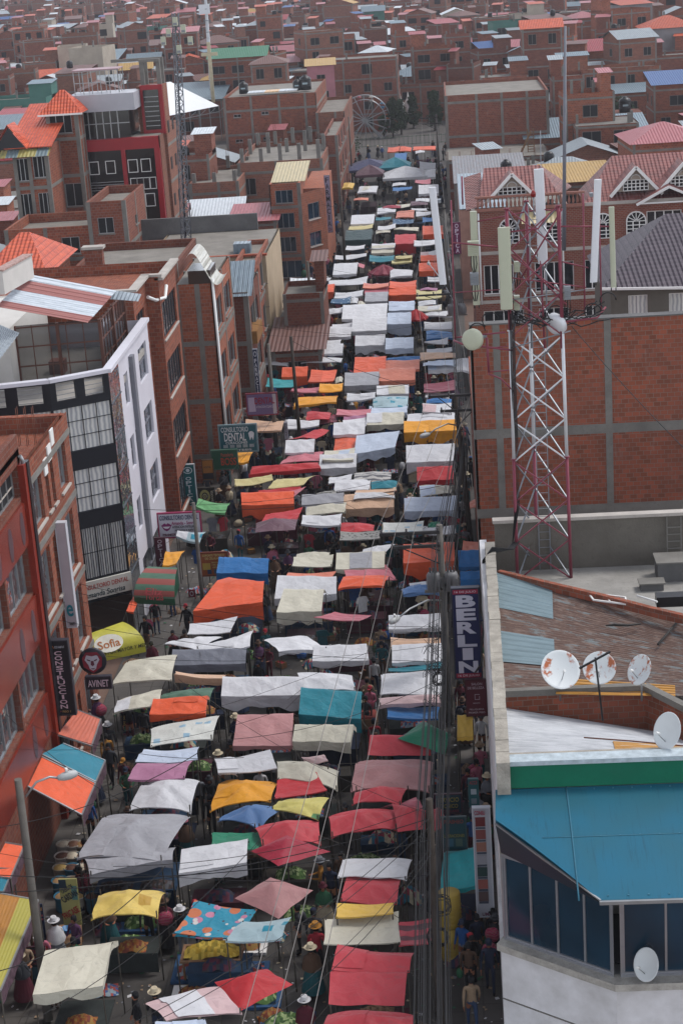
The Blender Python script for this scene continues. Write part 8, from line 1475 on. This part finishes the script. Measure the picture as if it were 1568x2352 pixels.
def city_house(x, y, rz, w_, d, fl, wi, ri, style, mb=None, detailed=True, seed=0):
    """one house; mb given = add to a merged mesh"""
    r = random.Random(seed); h = fl*2.75+r.uniform(.2, .9); wn, wm = WALLS[wi]; rn, rm = ROOFS[ri]
    cr, sr_ = math.cos(rz), math.sin(rz)
    T = (lambda p: Vector((x+p[0]*cr-p[1]*sr_, y+p[0]*sr_+p[1]*cr, p[2]))) if mb else (lambda p: Vector(p))
    wb = mb or MB(); base = 0
    iw = wi if mb else 0; ic = 8 if mb else 1; idk = 9 if mb else 2; ir = 10+ri if mb else 0
    def face(b, pts, mi): b.face([T(p) for p in pts], mi)
    def bx(b, x0, x1, y0, y1, z0, z1, mi):
        p = [(x0, y0), (x1, y0), (x1, y1), (x0, y1)]
        for i in range(4): a, c = p[i], p[(i+1) % 4]; face(b, [(*a, z0), (*c, z0), (*c, z1), (*a, z1)], mi)
        face(b, [(*q, z1) for q in p], mi)
    X, Y = w_/2, d/2
    for a, c in (((-X, -Y), (X, -Y)), ((X, -Y), (X, Y)), ((X, Y), (-X, Y)), ((-X, Y), (-X, -Y))): face(wb, [(*a, 0), (*c, 0), (*c, h), (*a, h)], iw)
    if style == 'flat': face(wb, [(-X, -Y, h-.6), (X, -Y, h-.6), (X, Y, h-.6), (-X, Y, h-.6)], 20 if mb else 3)
    if wn == 'brick':
        for k in range(1, fl+1): z = min(2.75*k, h-.25); bx(wb, -X-.03, X+.03, -Y-.03, Y+.03, z-.0, z+.22, ic)
        nc = max(2, int(w_/4)+1)
        for k in range(nc): cx = -X+(w_-.25)*k/(nc-1); bx(wb, cx, cx+.25, -Y-.025, -Y+.1, 0, h, ic)
    blank = r.random() < .26
    wins = []
    for k in range(fl):
        z = 2.75*k+.9
        if not blank:
            n = max(1, int(w_/r.uniform(2.2, 3.4))); ww = r.choice([1.2, 1.6, 2.0]); hh = r.choice([1.2, 1.5])
            for j in range(n):
                if r.random() < .85: wins.append((-X+w_*(j+.5)/n, -Y, z, 0, ww, hh))
        for sx in (-1, 1):
            if r.random() < .45:
                for j in range(max(1, int(d/4))): wins.append((sx*X, -Y+d*(j+.5)/max(1, int(d/4)), z, sx, 1.0, 1.1))
    obj = None
    if not mb:
        obj = empty('brick_house' if wn == 'brick' else 'house', (x, y, 0), rz); wb.build('wall', [wm, CONC, DARK, SLAB], obj)
        for wx, wy, z, sx, ww, hh in wins[:24]:
            o = link('window', win_mesh((ww, hh)), obj, (wx, wy-.005 if sx == 0 else wy, z)); o.rotation_euler = (0, 0, 0 if sx == 0 else sx*math.pi/2)
            if sx: o.location.x = wx+sx*.005
    else:
        for wx, wy, z, sx, ww, hh in wins:
            if sx == 0: bx(mb, wx-ww/2, wx+ww/2, wy-.04, wy+.05, z, z+hh, idk)
            else: bx(mb, wx-.04, wx+.04, wy-ww/2, wy+ww/2, z, z+hh, idk)
    # roof
    rb = mb or MB(); e = .35; t = .08
    if style == 'gx':
        hh = w_ and d*.17; face(rb, [(-X-e, -Y-e, h), (X+e, -Y-e, h), (X+e, 0, h+hh), (-X-e, 0, h+hh)], ir); face(rb, [(X+e, Y+e, h), (-X-e, Y+e, h), (-X-e, 0, h+hh), (X+e, 0, h+hh)], ir); face(wb if mb else rb, [(-X, Y, h), (-X, -Y, h), (-X, 0, h+hh-.1)], iw if mb else 1); face(wb if mb else rb, [(X, -Y, h), (X, Y, h), (X, 0, h+hh-.1)], iw if mb else 1)
    elif style == 'gy':
        hh = w_*.2; face(rb, [(-X-e, Y+e, h), (-X-e, -Y-e, h), (0, -Y-e, h+hh), (0, Y+e, h+hh)], ir); face(rb, [(X+e, -Y-e, h), (X+e, Y+e, h), (0, Y+e, h+hh), (0, -Y-e, h+hh)], ir); face(wb if mb else rb, [(-X, -Y, h), (X, -Y, h), (0, -Y, h+hh-.1)], iw if mb else 1)
    elif style == 'mono':
        hh = d*.13; face(rb, [(-X-e, -Y-e, h+.05), (X+e, -Y-e, h+.05), (X+e, Y+e, h+hh), (-X-e, Y+e, h+hh)], ir); face(rb, [(-X-e, Y+e, h), (X+e, Y+e, h), (X+e, Y+e, h+hh), (-X-e, Y+e, h+hh)], iw if mb else 1)
    elif style == 'hip':
        hh = min(w_, d)*.2; a, c = max(0, X-Y*.8), 0; P4 = [(-X-e, -Y-e, h), (X+e, -Y-e, h), (X+e, Y+e, h), (-X-e, Y+e, h)]; A = (-a-.2, 0, h+hh); C_ = (a+.2, 0, h+hh)
        face(rb, [P4[0], P4[1], C_, A], ir); face(rb, [P4[1], P4[2], C_], ir); face(rb, [P4[2], P4[3], A, C_], ir); face(rb, [P4[3], P4[0], A], ir)
    else:
        if r.random() < .7: s = r.uniform(.2, .42); x0 = r.choice([-X, X-w_*s]); ir = 10+r.choice([0, 1, 3, 3, 6, 6, 8, 2, 7]) if mb else 0; bx(rb, x0, x0+w_*s, 0, Y-.1, h-.6, h+1.8, iw if mb else 1); face(rb, [(x0-.3, -.3, h+1.85), (x0+w_*s+.3, -.3, h+1.85), (x0+w_*s+.3, Y, h+2.2), (x0-.3, Y, h+2.2)], ir)
        for k in range(r.randrange(0, 3) if mb else 0): cx, cy = r.uniform(-X+.4, X-1), r.uniform(-Y+.3, Y-1); bx(rb, cx, cx+r.uniform(.5, 1.4), cy, cy+.6, h-.6, h+r.uniform(-.2, .5), r.choice([8, 9, 16, 13]))
        for k in range(r.randrange(0, 5)): cx, cy = r.uniform(-X+.2, X-.5), r.uniform(-Y+.1, Y-.4); cb_ = rb if mb else MB(); bx(cb_, cx, cx+.28, cy, cy+.28, h-.6, h+r.uniform(.4, 1.3), ic if mb else 0); cb_ is rb or cb_.build('column_stub', CONC, obj)
    if not mb and rb.f:
        rb.build('roof' if style != 'flat' else 'roof_annex', [rm, wm, CONC], obj)
    if r.random() < .35:
        tx, ty = r.uniform(-X*.6, X*.6), r.uniform(-Y*.5, Y*.5); zz = h+(-.6 if style == 'flat' else .7)
        if mb: bx(mb, tx-.45, tx+.45, ty-.45, ty+.45, zz, zz+1.3, 9)
        elif r.random() < .5: m = MB(); m.lathe((tx, ty, zz), [(.3, 0), (.55, .1), (.55, 1.0), (.3, 1.25), (0, 1.3)], 10); m.build('roof_tank', BLACKP, obj)
    return obj, h
occ = []
for o in ALL:
    if o['category'] in ('building', 'house', 'mansion', 'hall'):
        for ch in o.children:
            if ch.type == 'MESH' and ch.name.startswith(('wall', 'side_wall', 'rear_wing')):
                ps = [Matrix.Translation(o.location) @ Matrix.Rotation(o.rotation_euler.z, 4, 'Z') @ Vector(c) for c in ch.bound_box]; occ.append((min(p.x for p in ps)-1, max(p.x for p in ps)+1, min(p.y for p in ps)-1, max(p.y for p in ps)+1))
houses = []
def free(x, y, w_, d): return not any(a < x+w_/2 and x-w_/2 < b and c < y+d/2 and y-d/2 < e for a, b, c, e in occ)
def addh(x, y, rz, w_, d, fl, wi, ri, style, label=None, seed=None):
    o, h = city_house(x, y, rz, w_, d, fl, wi, ri, style, seed=seed or len(houses)+100); houses.append(dict(o=o, x=x, y=y, w=w_, d=d, h=h, fl=fl, wi=wi, ri=ri, st=style, px=proj((x, y, h)), label=label)); occ.append((x-w_/2, x+w_/2, y-d/2, y+d/2)); return o
# hand-placed landmarks: pixel of roof centre, Y, width m, depth, floors, wall, roof, style, label
LM = [((1345, 205), 262, 11, 9, 4, 3, 2, 'flat'), ((1215, 100), 372, 11, 10, 3, 0, 1, 'mono', 'brick house with a bright red and yellow striped roof right of centre'), ((1155, 165), 300, 12, 12, 3, 0, 4, 'flat'), ((1045, 25), 560, 13, 12, 4, 4, 6, 'gy', 'pale green house with cream dormer roof near the top right of centre'), ((975, 88), 455, 13, 10, 3, 4, 4, 'flat', 'white rendered house with small windows at the far centre'), ((1040, 95), 450, 13, 10, 3, 4, 2, 'gx'), ((1210, 40), 600, 26, 20, 2, 5, 6, 'gy', 'long hall with a pale vaulted roof near the top right'),
 ((960, 165), 345, 14, 12, 2, 0, 4, 'hip', 'brick house with blue-grey hip roof behind the plaza'), ((820, 125), 350, 24, 16, 4, 1, 7, 'flat', 'wide blank brick block at the far centre'), ((735, 145), 345, 8, 9, 4, 7, 9, 'mono', 'pink painted house front with ochre roof'), ((550, 125), 348, 17, 12, 4, 0, 5, 'gx', 'brick house with a green double roof right of the white monopole'), ((650, 110), 372, 9, 9, 3, 0, 1, 'mono', 'brick house with a deep pink sheet roof above the big blank brick building'), ((595, 30), 520, 10, 9, 3, 0, 1, 'mono'), ((870, 60), 480, 22, 14, 3, 0, 7, 'flat'),
 ((60, 105), 400, 13, 12, 2, 4, 2, 'gx', 'cream house with dusty pink gabled roof at the upper left'), ((130, 125), 370, 11, 12, 3, 0, 3, 'gy', 'brick house with orange tiled gable at the upper left'), ((210, 108), 430, 11, 6, 1, 1, 8, 'gx', 'small building with a bright blue roof at the upper left'), ((45, 220), 245, 14, 10, 3, 6, 4, 'flat', 'teal and pink painted block at the left edge'), ((50, 175), 290, 17, 12, 2, 1, 2, 'gx', 'brick house with crimson roof behind the teal block'), ((130, 175), 275, 10, 10, 3, 2, 3, 'gx', 'brick house with a rounded orange roof left of the roof cage'), ((225, 140), 300, 12, 14, 3, 0, 4, 'mono'), ((295, 155), 285, 9, 9, 2, 0, 2, 'gx', 'house with a dusty pink gable behind the roof cage'),
 ((80, 265), 185, 13, 10, 3, 0, 1, 'mono', 'brick house with a red sheet roof below the teal block'), ((10, 290), 175, 9, 8, 4, 1, 4, 'mono'), ((0, 350), 138, 8, 8, 3, 2, 1, 'mono', 'brick house with a dusty red roof cut by the left edge'), ((1545, 185), 200, 8, 9, 3, 0, 8, 'mono', 'brick house under a bright blue awning roof at the right edge'), ((1530, 60), 290, 13, 12, 4, 5, 3, 'hip', 'grey house with orange tiled roofs at the upper right edge'), ((1400, 110), 300, 16, 12, 3, 0, 1, 'gx', 'brick house with red gabled roofs and balcony right of centre'), ((1395, 150), 262, 22, 9, 3, 3, 4, 'flat', 'long brick house with two rows of square windows'),
 ((1300, 165), 262, 7, 9, 4, 1, 0, 'flat'), ((1520, 312), 140, 9, 9, 3, 0, 2, 'hip', 'house with dusty pink hip roofs at the right edge'), ((1340, 300), 175, 18, 10, 2, 2, 4, 'mono'), ((1385, 265), 190, 10, 10, 3, 0, 0, 'flat'), ((465, 480), 158, 11, 8, 2, 1, 6, 'mono', 'low shed with a striped silver roof behind the cement wall'), ((588, 487), 152, 6, 7, 2, 1, 2, 'mono', 'small building with a dusty pink roof left of the corner house with blue windows'), ((440, 215), 262, 16, 16, 2, 1, 4, 'mono'), ((360, 500), 160, 8, 8, 2, 1, 2, 'mono'), ((430, 345), 205, 9, 9, 3, 1, 6, 'flat'), ((268, 560), 112, 5, 3, 3, 4, 8, 'flat', 'small cream shrine-like facade with a blue roof sheet'), ((640, 715), 127, 7, 9, 1, 1, 6, 'flat'), ((700, 650), 141, 5, 7, 2, 1, 7, 'flat'), ((688, 765), 114, 5, 8, 1, 1, 7, 'mono', 'low brick shed with rust brown sheet roof beside the white canopies'), ((950, 205), 300, 28, 8, 1, 5, 0, 'mono', 'long low wall building with grey sheets behind the Ferris wheel')]
for k, L in enumerate(LM):
    (px, py), Y, w_, d, fl, wi, ri, st = L[:8]
    h = fl*2.75+.5; 
    p = P(px, py, z=h+.4); k_ = p.y/Y; k_ = max(.7, min(1.3, k_)); w_ *= k_*.64; d *= k_*.8
    addh(p.x, p.y, 0 if k % 3 else .06, w_, d, fl, wi, ri, st, L[8] if len(L) > 8 else None, 500+k)
KEEP = [(376, 196, 512, 335, 335), (505, 205, 800, 330, 250), (1010, 190, 1262, 330, 215), (1285, 150, 1568, 290, 262), (0, 120, 182, 290, 240), (800, 190, 1010, 400, 300), (432, 300, 560, 500, 186), (1268, 280, 1568, 400, 175)]
# rows of lots
def fov(y, m=16): a = P(0, 600, Y=y).x-m; b = P(1568, 600, Y=y).x+m; return a, b
mass = MB(); nm = 0
y = 96.0; row = 0; NI = 285
while y < 1320:
    far = y > 300; ang = 0 if y < 300 else (.10 if int(y/110) % 2 else -.16)
    d = rc.uniform(5.5, 8); xa, xb = fov(y); x = xa+rc.uniform(0, 6)
    while x < xb:
        w_ = rc.uniform(4.5, 8.5); cx = x+w_/2; cy = y+d/2+rc.uniform(-1.2, 1.2); x += w_+rc.choice([.2, .2, .3, 1.0, 3.0 if far else .4])
        if y < 292 and -17.5 < cx < 4: continue
        if 255 < cy < 294 and -22 < cx < 16: continue
        if y < 130 and cx > -5: continue
        if y < 292 and abs(cx+7) < 10+w_/2: continue
        if not free(cx, cy, w_*.85, d*.8): continue
        fl = rc.choices([1, 2, 3, 4, 5], [9, 34, 36, 17, 4])[0]
        if y < 292: fl = min(fl, 2 if y > 130 else 2)
        wi = rc.choices(range(8), WW)[0]; ri = rc.choices(range(10), RW)[0]; st = rc.choices(['flat', 'gx', 'gy', 'mono', 'hip'], [68, 8, 7, 13, 4])[0]; rz = ang+rc.uniform(-.05, .05)+rc.choice([0, 0, 0, .25])
        pz = proj((cx, cy, fl*2.9))
        if pz[1] < -60: continue
        pb = proj((cx, cy, 0)); hw = w_*FPX/cy/2
        if any(cy < K[4] and pz[0]+hw > K[0] and pz[0]-hw < K[2] and pz[1] < K[3] and pb[1] > K[1] for K in KEEP): continue
        if len(houses) < NI and pz[0]+hw > 0 and pz[0]-hw < 1568: addh(cx, cy, rz, w_*.98, d, fl, wi, ri, st)
        else: city_house(cx, cy, rz, w_*.98, d, fl, wi, ri, st, mb=mass, seed=nm+5000); nm += 1; occ.append((cx-w_/2, cx+w_/2, cy-d/2, cy+d/2)) if cy < 300 else None
    y += d+rc.choice([.3, .3, 1.0, 3 if far else 1]); row += 1
MM = [w[1] for w in WALLS]+[CONC, DARK]+[r_[1] for r_ in ROOFS]+[SLAB]
o = mass.build('distant_houses', MM); tag(o, 'dense mass of far brick houses with mixed coloured roofs filling the horizon', 'houses', None, 'stuff')
print('houses', len(houses), 'mass', nm)
# ---------------- trees ----------------
def foliage_mat():
    m, nt, b = newmat('foliage', .9, 0, .1); v = nt.nodes.new('ShaderNodeTexCoord'); o = mixc(nt, ramp(nt, noise(nt, v.outputs['Object'], 1.3, 4), .35, .65), lin('1c2c20'), lin('37482e')); nt.links.new(ovary(nt, o, .2), b.inputs['Base Color']); return m
FOL = foliage_mat(); TRK = plain('bark', '40352c', .9, .3)
def tree(x, y, z, h, r, label, cone=False, seed=0):
    rt_ = random.Random(seed); e = empty('tree', (x, y, z)); m = MB(); m.tube([(0, 0, 0), (.1, 0, h*.4), (0, .05, h*.85)], [.16, .12, .03], 7)
    cl = []
    for k in range(26 if not cone else 34):
        t = rt_.uniform(.0, 1) if cone else rt_.uniform(0, 1); zz = h*(.18+.8*t); R_ = r*((1-t)**.7*1.0+.12) if cone else r*math.sin(math.pi*(.2+.75*t))**.7; a = rt_.uniform(0, 6.28); q = rt_.uniform(.3, .9); cl.append(Vector((R_*q*math.cos(a), R_*q*math.sin(a), zz)))
    for c in cl[:12]: m.bar((0, 0, c.z*.8), c, .05)
    m.build('trunk', TRK, e); f = MB()
    for c in cl:
        rr = r*rt_.uniform(.28, .5)
        for j in range(150):
            d_ = Vector((rt_.gauss(0, 1), rt_.gauss(0, 1), rt_.gauss(0, .8))).normalized()*rr*rt_.uniform(.5, 1.1); s = rt_.uniform(.07, .16)*max(1, h/6); a = Vector((rt_.uniform(-1, 1), rt_.uniform(-1, 1), rt_.uniform(-1, 1))).normalized()*s; b2 = a.cross(Vector((rt_.uniform(-1, 1), rt_.uniform(-1, 1), 1))).normalized()*s*.7; p = c+d_; f.face([p-a, p+b2, p+a, p-b2])
    f.build('crown', FOL, e); tag(e, label, 'tree')
TRS = [(883, 330, 282, 3.4, 1.0, 'dark bushy tree in front of the left half of the Ferris wheel', 0), (903, 322, 280, 6.0, 1.4, 'tall dark conifer right of the Ferris wheel', 1), (922, 318, 284, 5.2, 1.3, 'second dark conifer right of the Ferris wheel', 1), (950, 298, 292, 5, 1.2, 'dark tree behind the two white statues', 1), (998, 290, 286, 6, 1.5, 'tall dark conifer beside the framed brick building', 1), (770, 232, 262, 4, 3.6, 'dark round tree behind the blank brick wall on the left', 0), (1330, 262, 250, 6, 2.6, 'dark green tree in front of the long brick house', 1), (1420, 250, 252, 6.5, 3.0, 'large dark conifer right of the long brick house', 1), (1300, 275, 246, 4.5, 2.6, 'bushy tree beside the telecom mast top', 0), (1350, 290, 240, 3.6, 2.6, 'low bushy tree left of the black tanks', 0), (480, 330, 225, 3.6, 2.2, 'dark tree beside the white folded roof', 0), (1245, 42, 720, 6, 5, 'green tree near the vaulted hall', 0), (1180, 85, 480, 5, 3, 'small dark tree beside the hall', 0), (395, 125, 430, 6, 3, 'dark tree at the upper left', 0), (700, 330, 285, 3, 2, 'low tree left of the plaza', 0)]
for k, (px, py, Y, h, r, lb_, cn) in enumerate(TRS): p = P(px, py, Y=Y); tree(p.x, Y, max(0, min(p.z, 2.5)) if False else 0, h, r, lb_, cn, k)
# tanks and church statue, plaza details
p = P(1400, 235, Y=236); tank(p.x-1, 236, 6.2, 'left one of two black water tanks beside the dark conifers', 1.4); tank(p.x+1.9, 236, 6.2, 'right one of two black water tanks beside the dark conifers', 1.4)
o = MB().box(p.x-3, p.x+4, 234, 240, 0, 6.15); o = o.build('wall', BR[1]); tag(o, 'low brick block carrying the two black tanks', 'building')
tank(P(1160, 340, Y=176).x, 176, 7.0, 'black water tank behind the left red dormer', 1.0); tank(P(1262, 345, Y=140).x, 140, 8.0, 'dark water tank at the foot of the tall slim mast', 1.1)
for k, dx in enumerate((0, 1.3)):
    q = P(920, 262, Y=300); m = MB(); m.lathe((0, 0, 0), [(.0, 0), (.7, .1), (.55, 1.0), (.7, 1.8), (.4, 2.3), (.2, 2.7), (.05, 3.6), (0, 3.7)], 10); o = m.build('statue', WPAINT); o.location = (q.x+dx, 300, 0 if False else 1.5); tag(o, ['left', 'right'][k]+' one of the two white winged statues beyond the plaza', 'statue')
fe = MB(); 
for k in range(60): x = -22+k*.62; fe.box(x, x+.05, 268, 268.05, 0, 1.5)
fe.box(-22, 15, 267.98, 268.02, 1.3, 1.36).box(-22, 15, 267.98, 268.02, .2, .26); o = fe.build('railing', plain('railing_green', '4c5f50', .6)); tag(o, 'iron railing round the far plaza', 'railing')
# ---------------- haze ----------------
hz, nth, bh = newmat('haze_air'); nth.nodes.remove(bh); pv = nth.nodes.new('ShaderNodeVolumePrincipled'); pv.inputs['Color'].default_value = (.85, .84, .90, 1); pv.inputs['Density'].default_value = .0002; pv.inputs['Anisotropy'].default_value = .2; nth.links.new(pv.outputs[0], nth.nodes['Material Output'].inputs['Volume'])
o = MB().box(-700, 700, -60, 2600, -1.0, 45).build('haze', hz); tag(o, 'thin bluish haze over the distant city', 'haze', None, 'stuff')
# ---------------- labels that single things out ----------------
def side(dx, dy):
    if abs(dx) > abs(dy)*1.3: return 'right of' if dx > 0 else 'left of'
    return 'in front of' if dy > 0 else 'behind'
used = {}
for o in ALL:
    if o.get('label'): used[o['label']] = used.get(o['label'], 0)+1
def assign(o, cands, cat, group=None):
    for c in cands:
        c = ' '.join(c.split()[:16])
        if c not in used and len(c.split()) >= 4: used[c] = 1; tag(o, c, cat, group); return
    c = ' '.join(cands[-1].split()[:16]); used[c] = used.get(c, 0)+1; tag(o, c, cat, group)
def zone(px):
    x, y = px; v = 'nearest' if y > 1900 else 'lower' if y > 1450 else 'middle' if y > 1000 else 'upper' if y > 650 else 'far'
    return v
def lane(px, y0):
    p = P(px[0], px[1], z=2.2).x; return 'left row' if p < -9.5 else 'centre left row' if p < -6.5 else 'centre right row' if p < -3.4 else 'right row' if p < -.2 else 'right pavement'
KN = {'f': 'flat tarp', 'X': 'stretched tarp with creases', 't': 'tent', 'u': 'round umbrella', 's': 'square umbrella', 'p': 'pyramid gazebo'}
for s in stalls:
    s['sz'] = 'large ' if s['w']*s['d'] > 7 else 'small ' if s['w']*s['d'] < 2.2 else ''
    s['n'] = COLS[s['c']][0]+' '+KN[s['kind']].split(' with')[0]
for s in stalls:
    nb = sorted((q for q in stalls if q is not s), key=lambda q: (q['px'][0]-s['px'][0])**2+((q['px'][1]-s['px'][1])*1.4)**2)
    full = s['sz']+COLS[s['c']][0]+' '+KN[s['kind']]
    a, b2, c3 = nb[0], nb[1], nb[2]; rel = lambda q: side(s['px'][0]-q['px'][0], s['px'][1]-q['px'][1])+' the '+q['n']
    cands = ['%s in the %s, %s' % (full, lane(s['px'], 0), rel(a)), '%s, %s and %s' % (full, rel(a), rel(b2)), '%s, %s and %s' % (full, rel(b2), rel(c3)), '%s in the %s %s, %s' % (full, zone(s['px']), lane(s['px'], 0), rel(a)), '%s in the %s %s, %s' % (full, zone(s['px']), lane(s['px'], 0), rel(b2)), '%s in the %s %s, %s' % (full, zone(s['px']), lane(s['px'], 0), rel(c3))]
    assign(s['o'], cands, 'umbrella' if s['kind'] in 'us' else 'tent' if s['kind'] in 'tp' else 'canopy', 'market canopies lining the street')
HN = {'wide': 'wide-brimmed hat', 'bowl': 'bowler hat', 'cap': 'cap', None: None}
for p in people:
    near = sorted(stalls, key=lambda q: (q['px'][0]-p['px'][0])**2+(q['px'][1]-p['px'][1])**2)[:3]
    hat = 'with a %s %s' % (p['hatc'], HN[p['hat']]) if p['hat'] else 'bare-headed'; cl = '%s %s' % (p['top'], 'shawl' if p['kind'] in ('chol', 'sit') else 'jacket')
    bt = '%s %s' % (p['bot'], 'skirt' if p['kind'] in ('chol', 'sit') else 'trousers'); ex = {'bundle': ', striped bundle', 'pack': ', backpack', 'bag': ', green bag', None: ''}[p['extra']]
    rel = lambda q: side(p['px'][0]-q['px'][0], p['px'][1]-q['px'][1])+' the '+q['n']
    cands = ([p['label']] if p['label'] else [])+['person %s in %s%s, %s' % (hat, cl, ex, rel(near[0])), 'person in %s and %s, %s' % (cl, bt, rel(near[1])), 'person %s in %s, %s in the %s' % (hat, cl, rel(near[0]), lane(p['px'], 0)), 'person in %s and %s, %s, %s market' % (cl, bt, rel(near[2]), zone(p['px']))]
    assign(p['o'], cands, 'person', 'people in the market crowd')
for (o, nm_, s) in goods:
    if 'ground' in nm_: assign(o, ['%s by the %s, %s %s' % (nm_, s['n'], zone(s['px']), lane(s['px'], 0)), '%s near the %s in the %s' % (nm_, s['n'], lane(s['px'], 0))], 'goods', 'goods heaped on the ground'); continue
    fl_ = o['label'] if o.get('label') else None; rel = 'on the counter under the '
    assign(o, ['%s on the counter of the %s, %s' % (nm_, s['n'], w_) for w_ in ('left side', 'centre', 'right side')]+['%s on a counter below the %s, %s %s' % (nm_, s['n'], zone(s['px']), lane(s['px'], 0))], 'goods', 'goods laid out on the stall counters')
for (o, nm_, s) in bundles: assign(o, ['%s on the ground by the %s, %s %s' % (nm_, s['n'], zone(s['px']), lane(s['px'], 0)), '%s resting beside the %s in the %s %s' % (nm_, s['n'], zone(s['px']), lane(s['px'], 0))], 'bundle' if 'bundle' in nm_ else 'crate', 'bundles and crates on the ground')
for (o, cn, s) in garments: assign(o, ['%s garment hanging from the %s, %s %s' % (cn, s['n'], zone(s['px']), lane(s['px'], 0)), '%s garment hanging among others from the %s, %s %s' % (cn, s['n'], zone(s['px']), lane(s['px'], 0))], 'garment', 'clothes hanging from the market stalls')
FN = ['', 'one-storey', 'two-storey', 'three-storey', 'four-storey', 'five-storey']; SN = {'flat': 'flat roof', 'gx': 'pitched roof', 'gy': 'gabled roof', 'mono': 'sloping sheet roof', 'hip': 'hipped roof'}
for h in houses: h['n'] = '%s %s' % (WALLS[h['wi']][0] if WALLS[h['wi']][0] != 'brick' else 'brick', 'house'); h['rn'] = (ROOFS[h['ri']][0]+' '+SN[h['st']]) if h['st'] != 'flat' else 'flat roof'
for h in houses:
    nb = sorted((q for q in houses if q is not h), key=lambda q: (q['px'][0]-h['px'][0])**2+((q['px'][1]-h['px'][1])*1.5)**2)[:6]; full = '%s%s %s with %s' % ('narrow ' if h['w'] < 5.9 else 'wide ' if h['w'] > 7.8 else '', FN[h['fl']], h['n'], h['rn'])
    rel = lambda q: side(h['px'][0]-q['px'][0], h['px'][1]-q['px'][1])+' the '+FN[q['fl']]+' '+q['n']+' with '+q['rn']
    z = 'far' if h['px'][1] < 120 else 'midway'; l_ = 'left' if h['px'][0] < 520 else 'centre' if h['px'][0] < 1050 else 'right'
    assign(h['o'], ([h['label']] if h['label'] else [])+['%s, %s' % (full, rel(q)) for q in nb]+['%s, %s, %s %s' % (full, rel(nb[0]).replace(' with ', ', '), z, l_)], 'house', 'houses of the city beyond the market')
for o in wires:
    if o['label'].startswith('thin black overhead'):
        v = [o.data.vertices[k].co for k in (0, len(o.data.vertices)//2)]; m0, m1 = proj(v[0]), proj(v[1]); used['x'] = 1
        q = sorted(stalls, key=lambda q: (q['px'][0]-m1[0])**2+(q['px'][1]-m1[1])**2)[:6]
        assign(o, ['black cable strung %s, passing over the %s' % ('from the left edge' if m0[0] < 60 else 'from the left buildings' if m0[0] < 480 else 'across the street', s['sz']+s['n']) for s in q]+['thin black overhead cable strung across the market'], 'wire', 'black cables crossing above the market')
for o in ALL:
    w_ = o['label'].split()
    if len(w_) > 16: o['label'] = ' '.join(w_[:16]).rstrip(',')
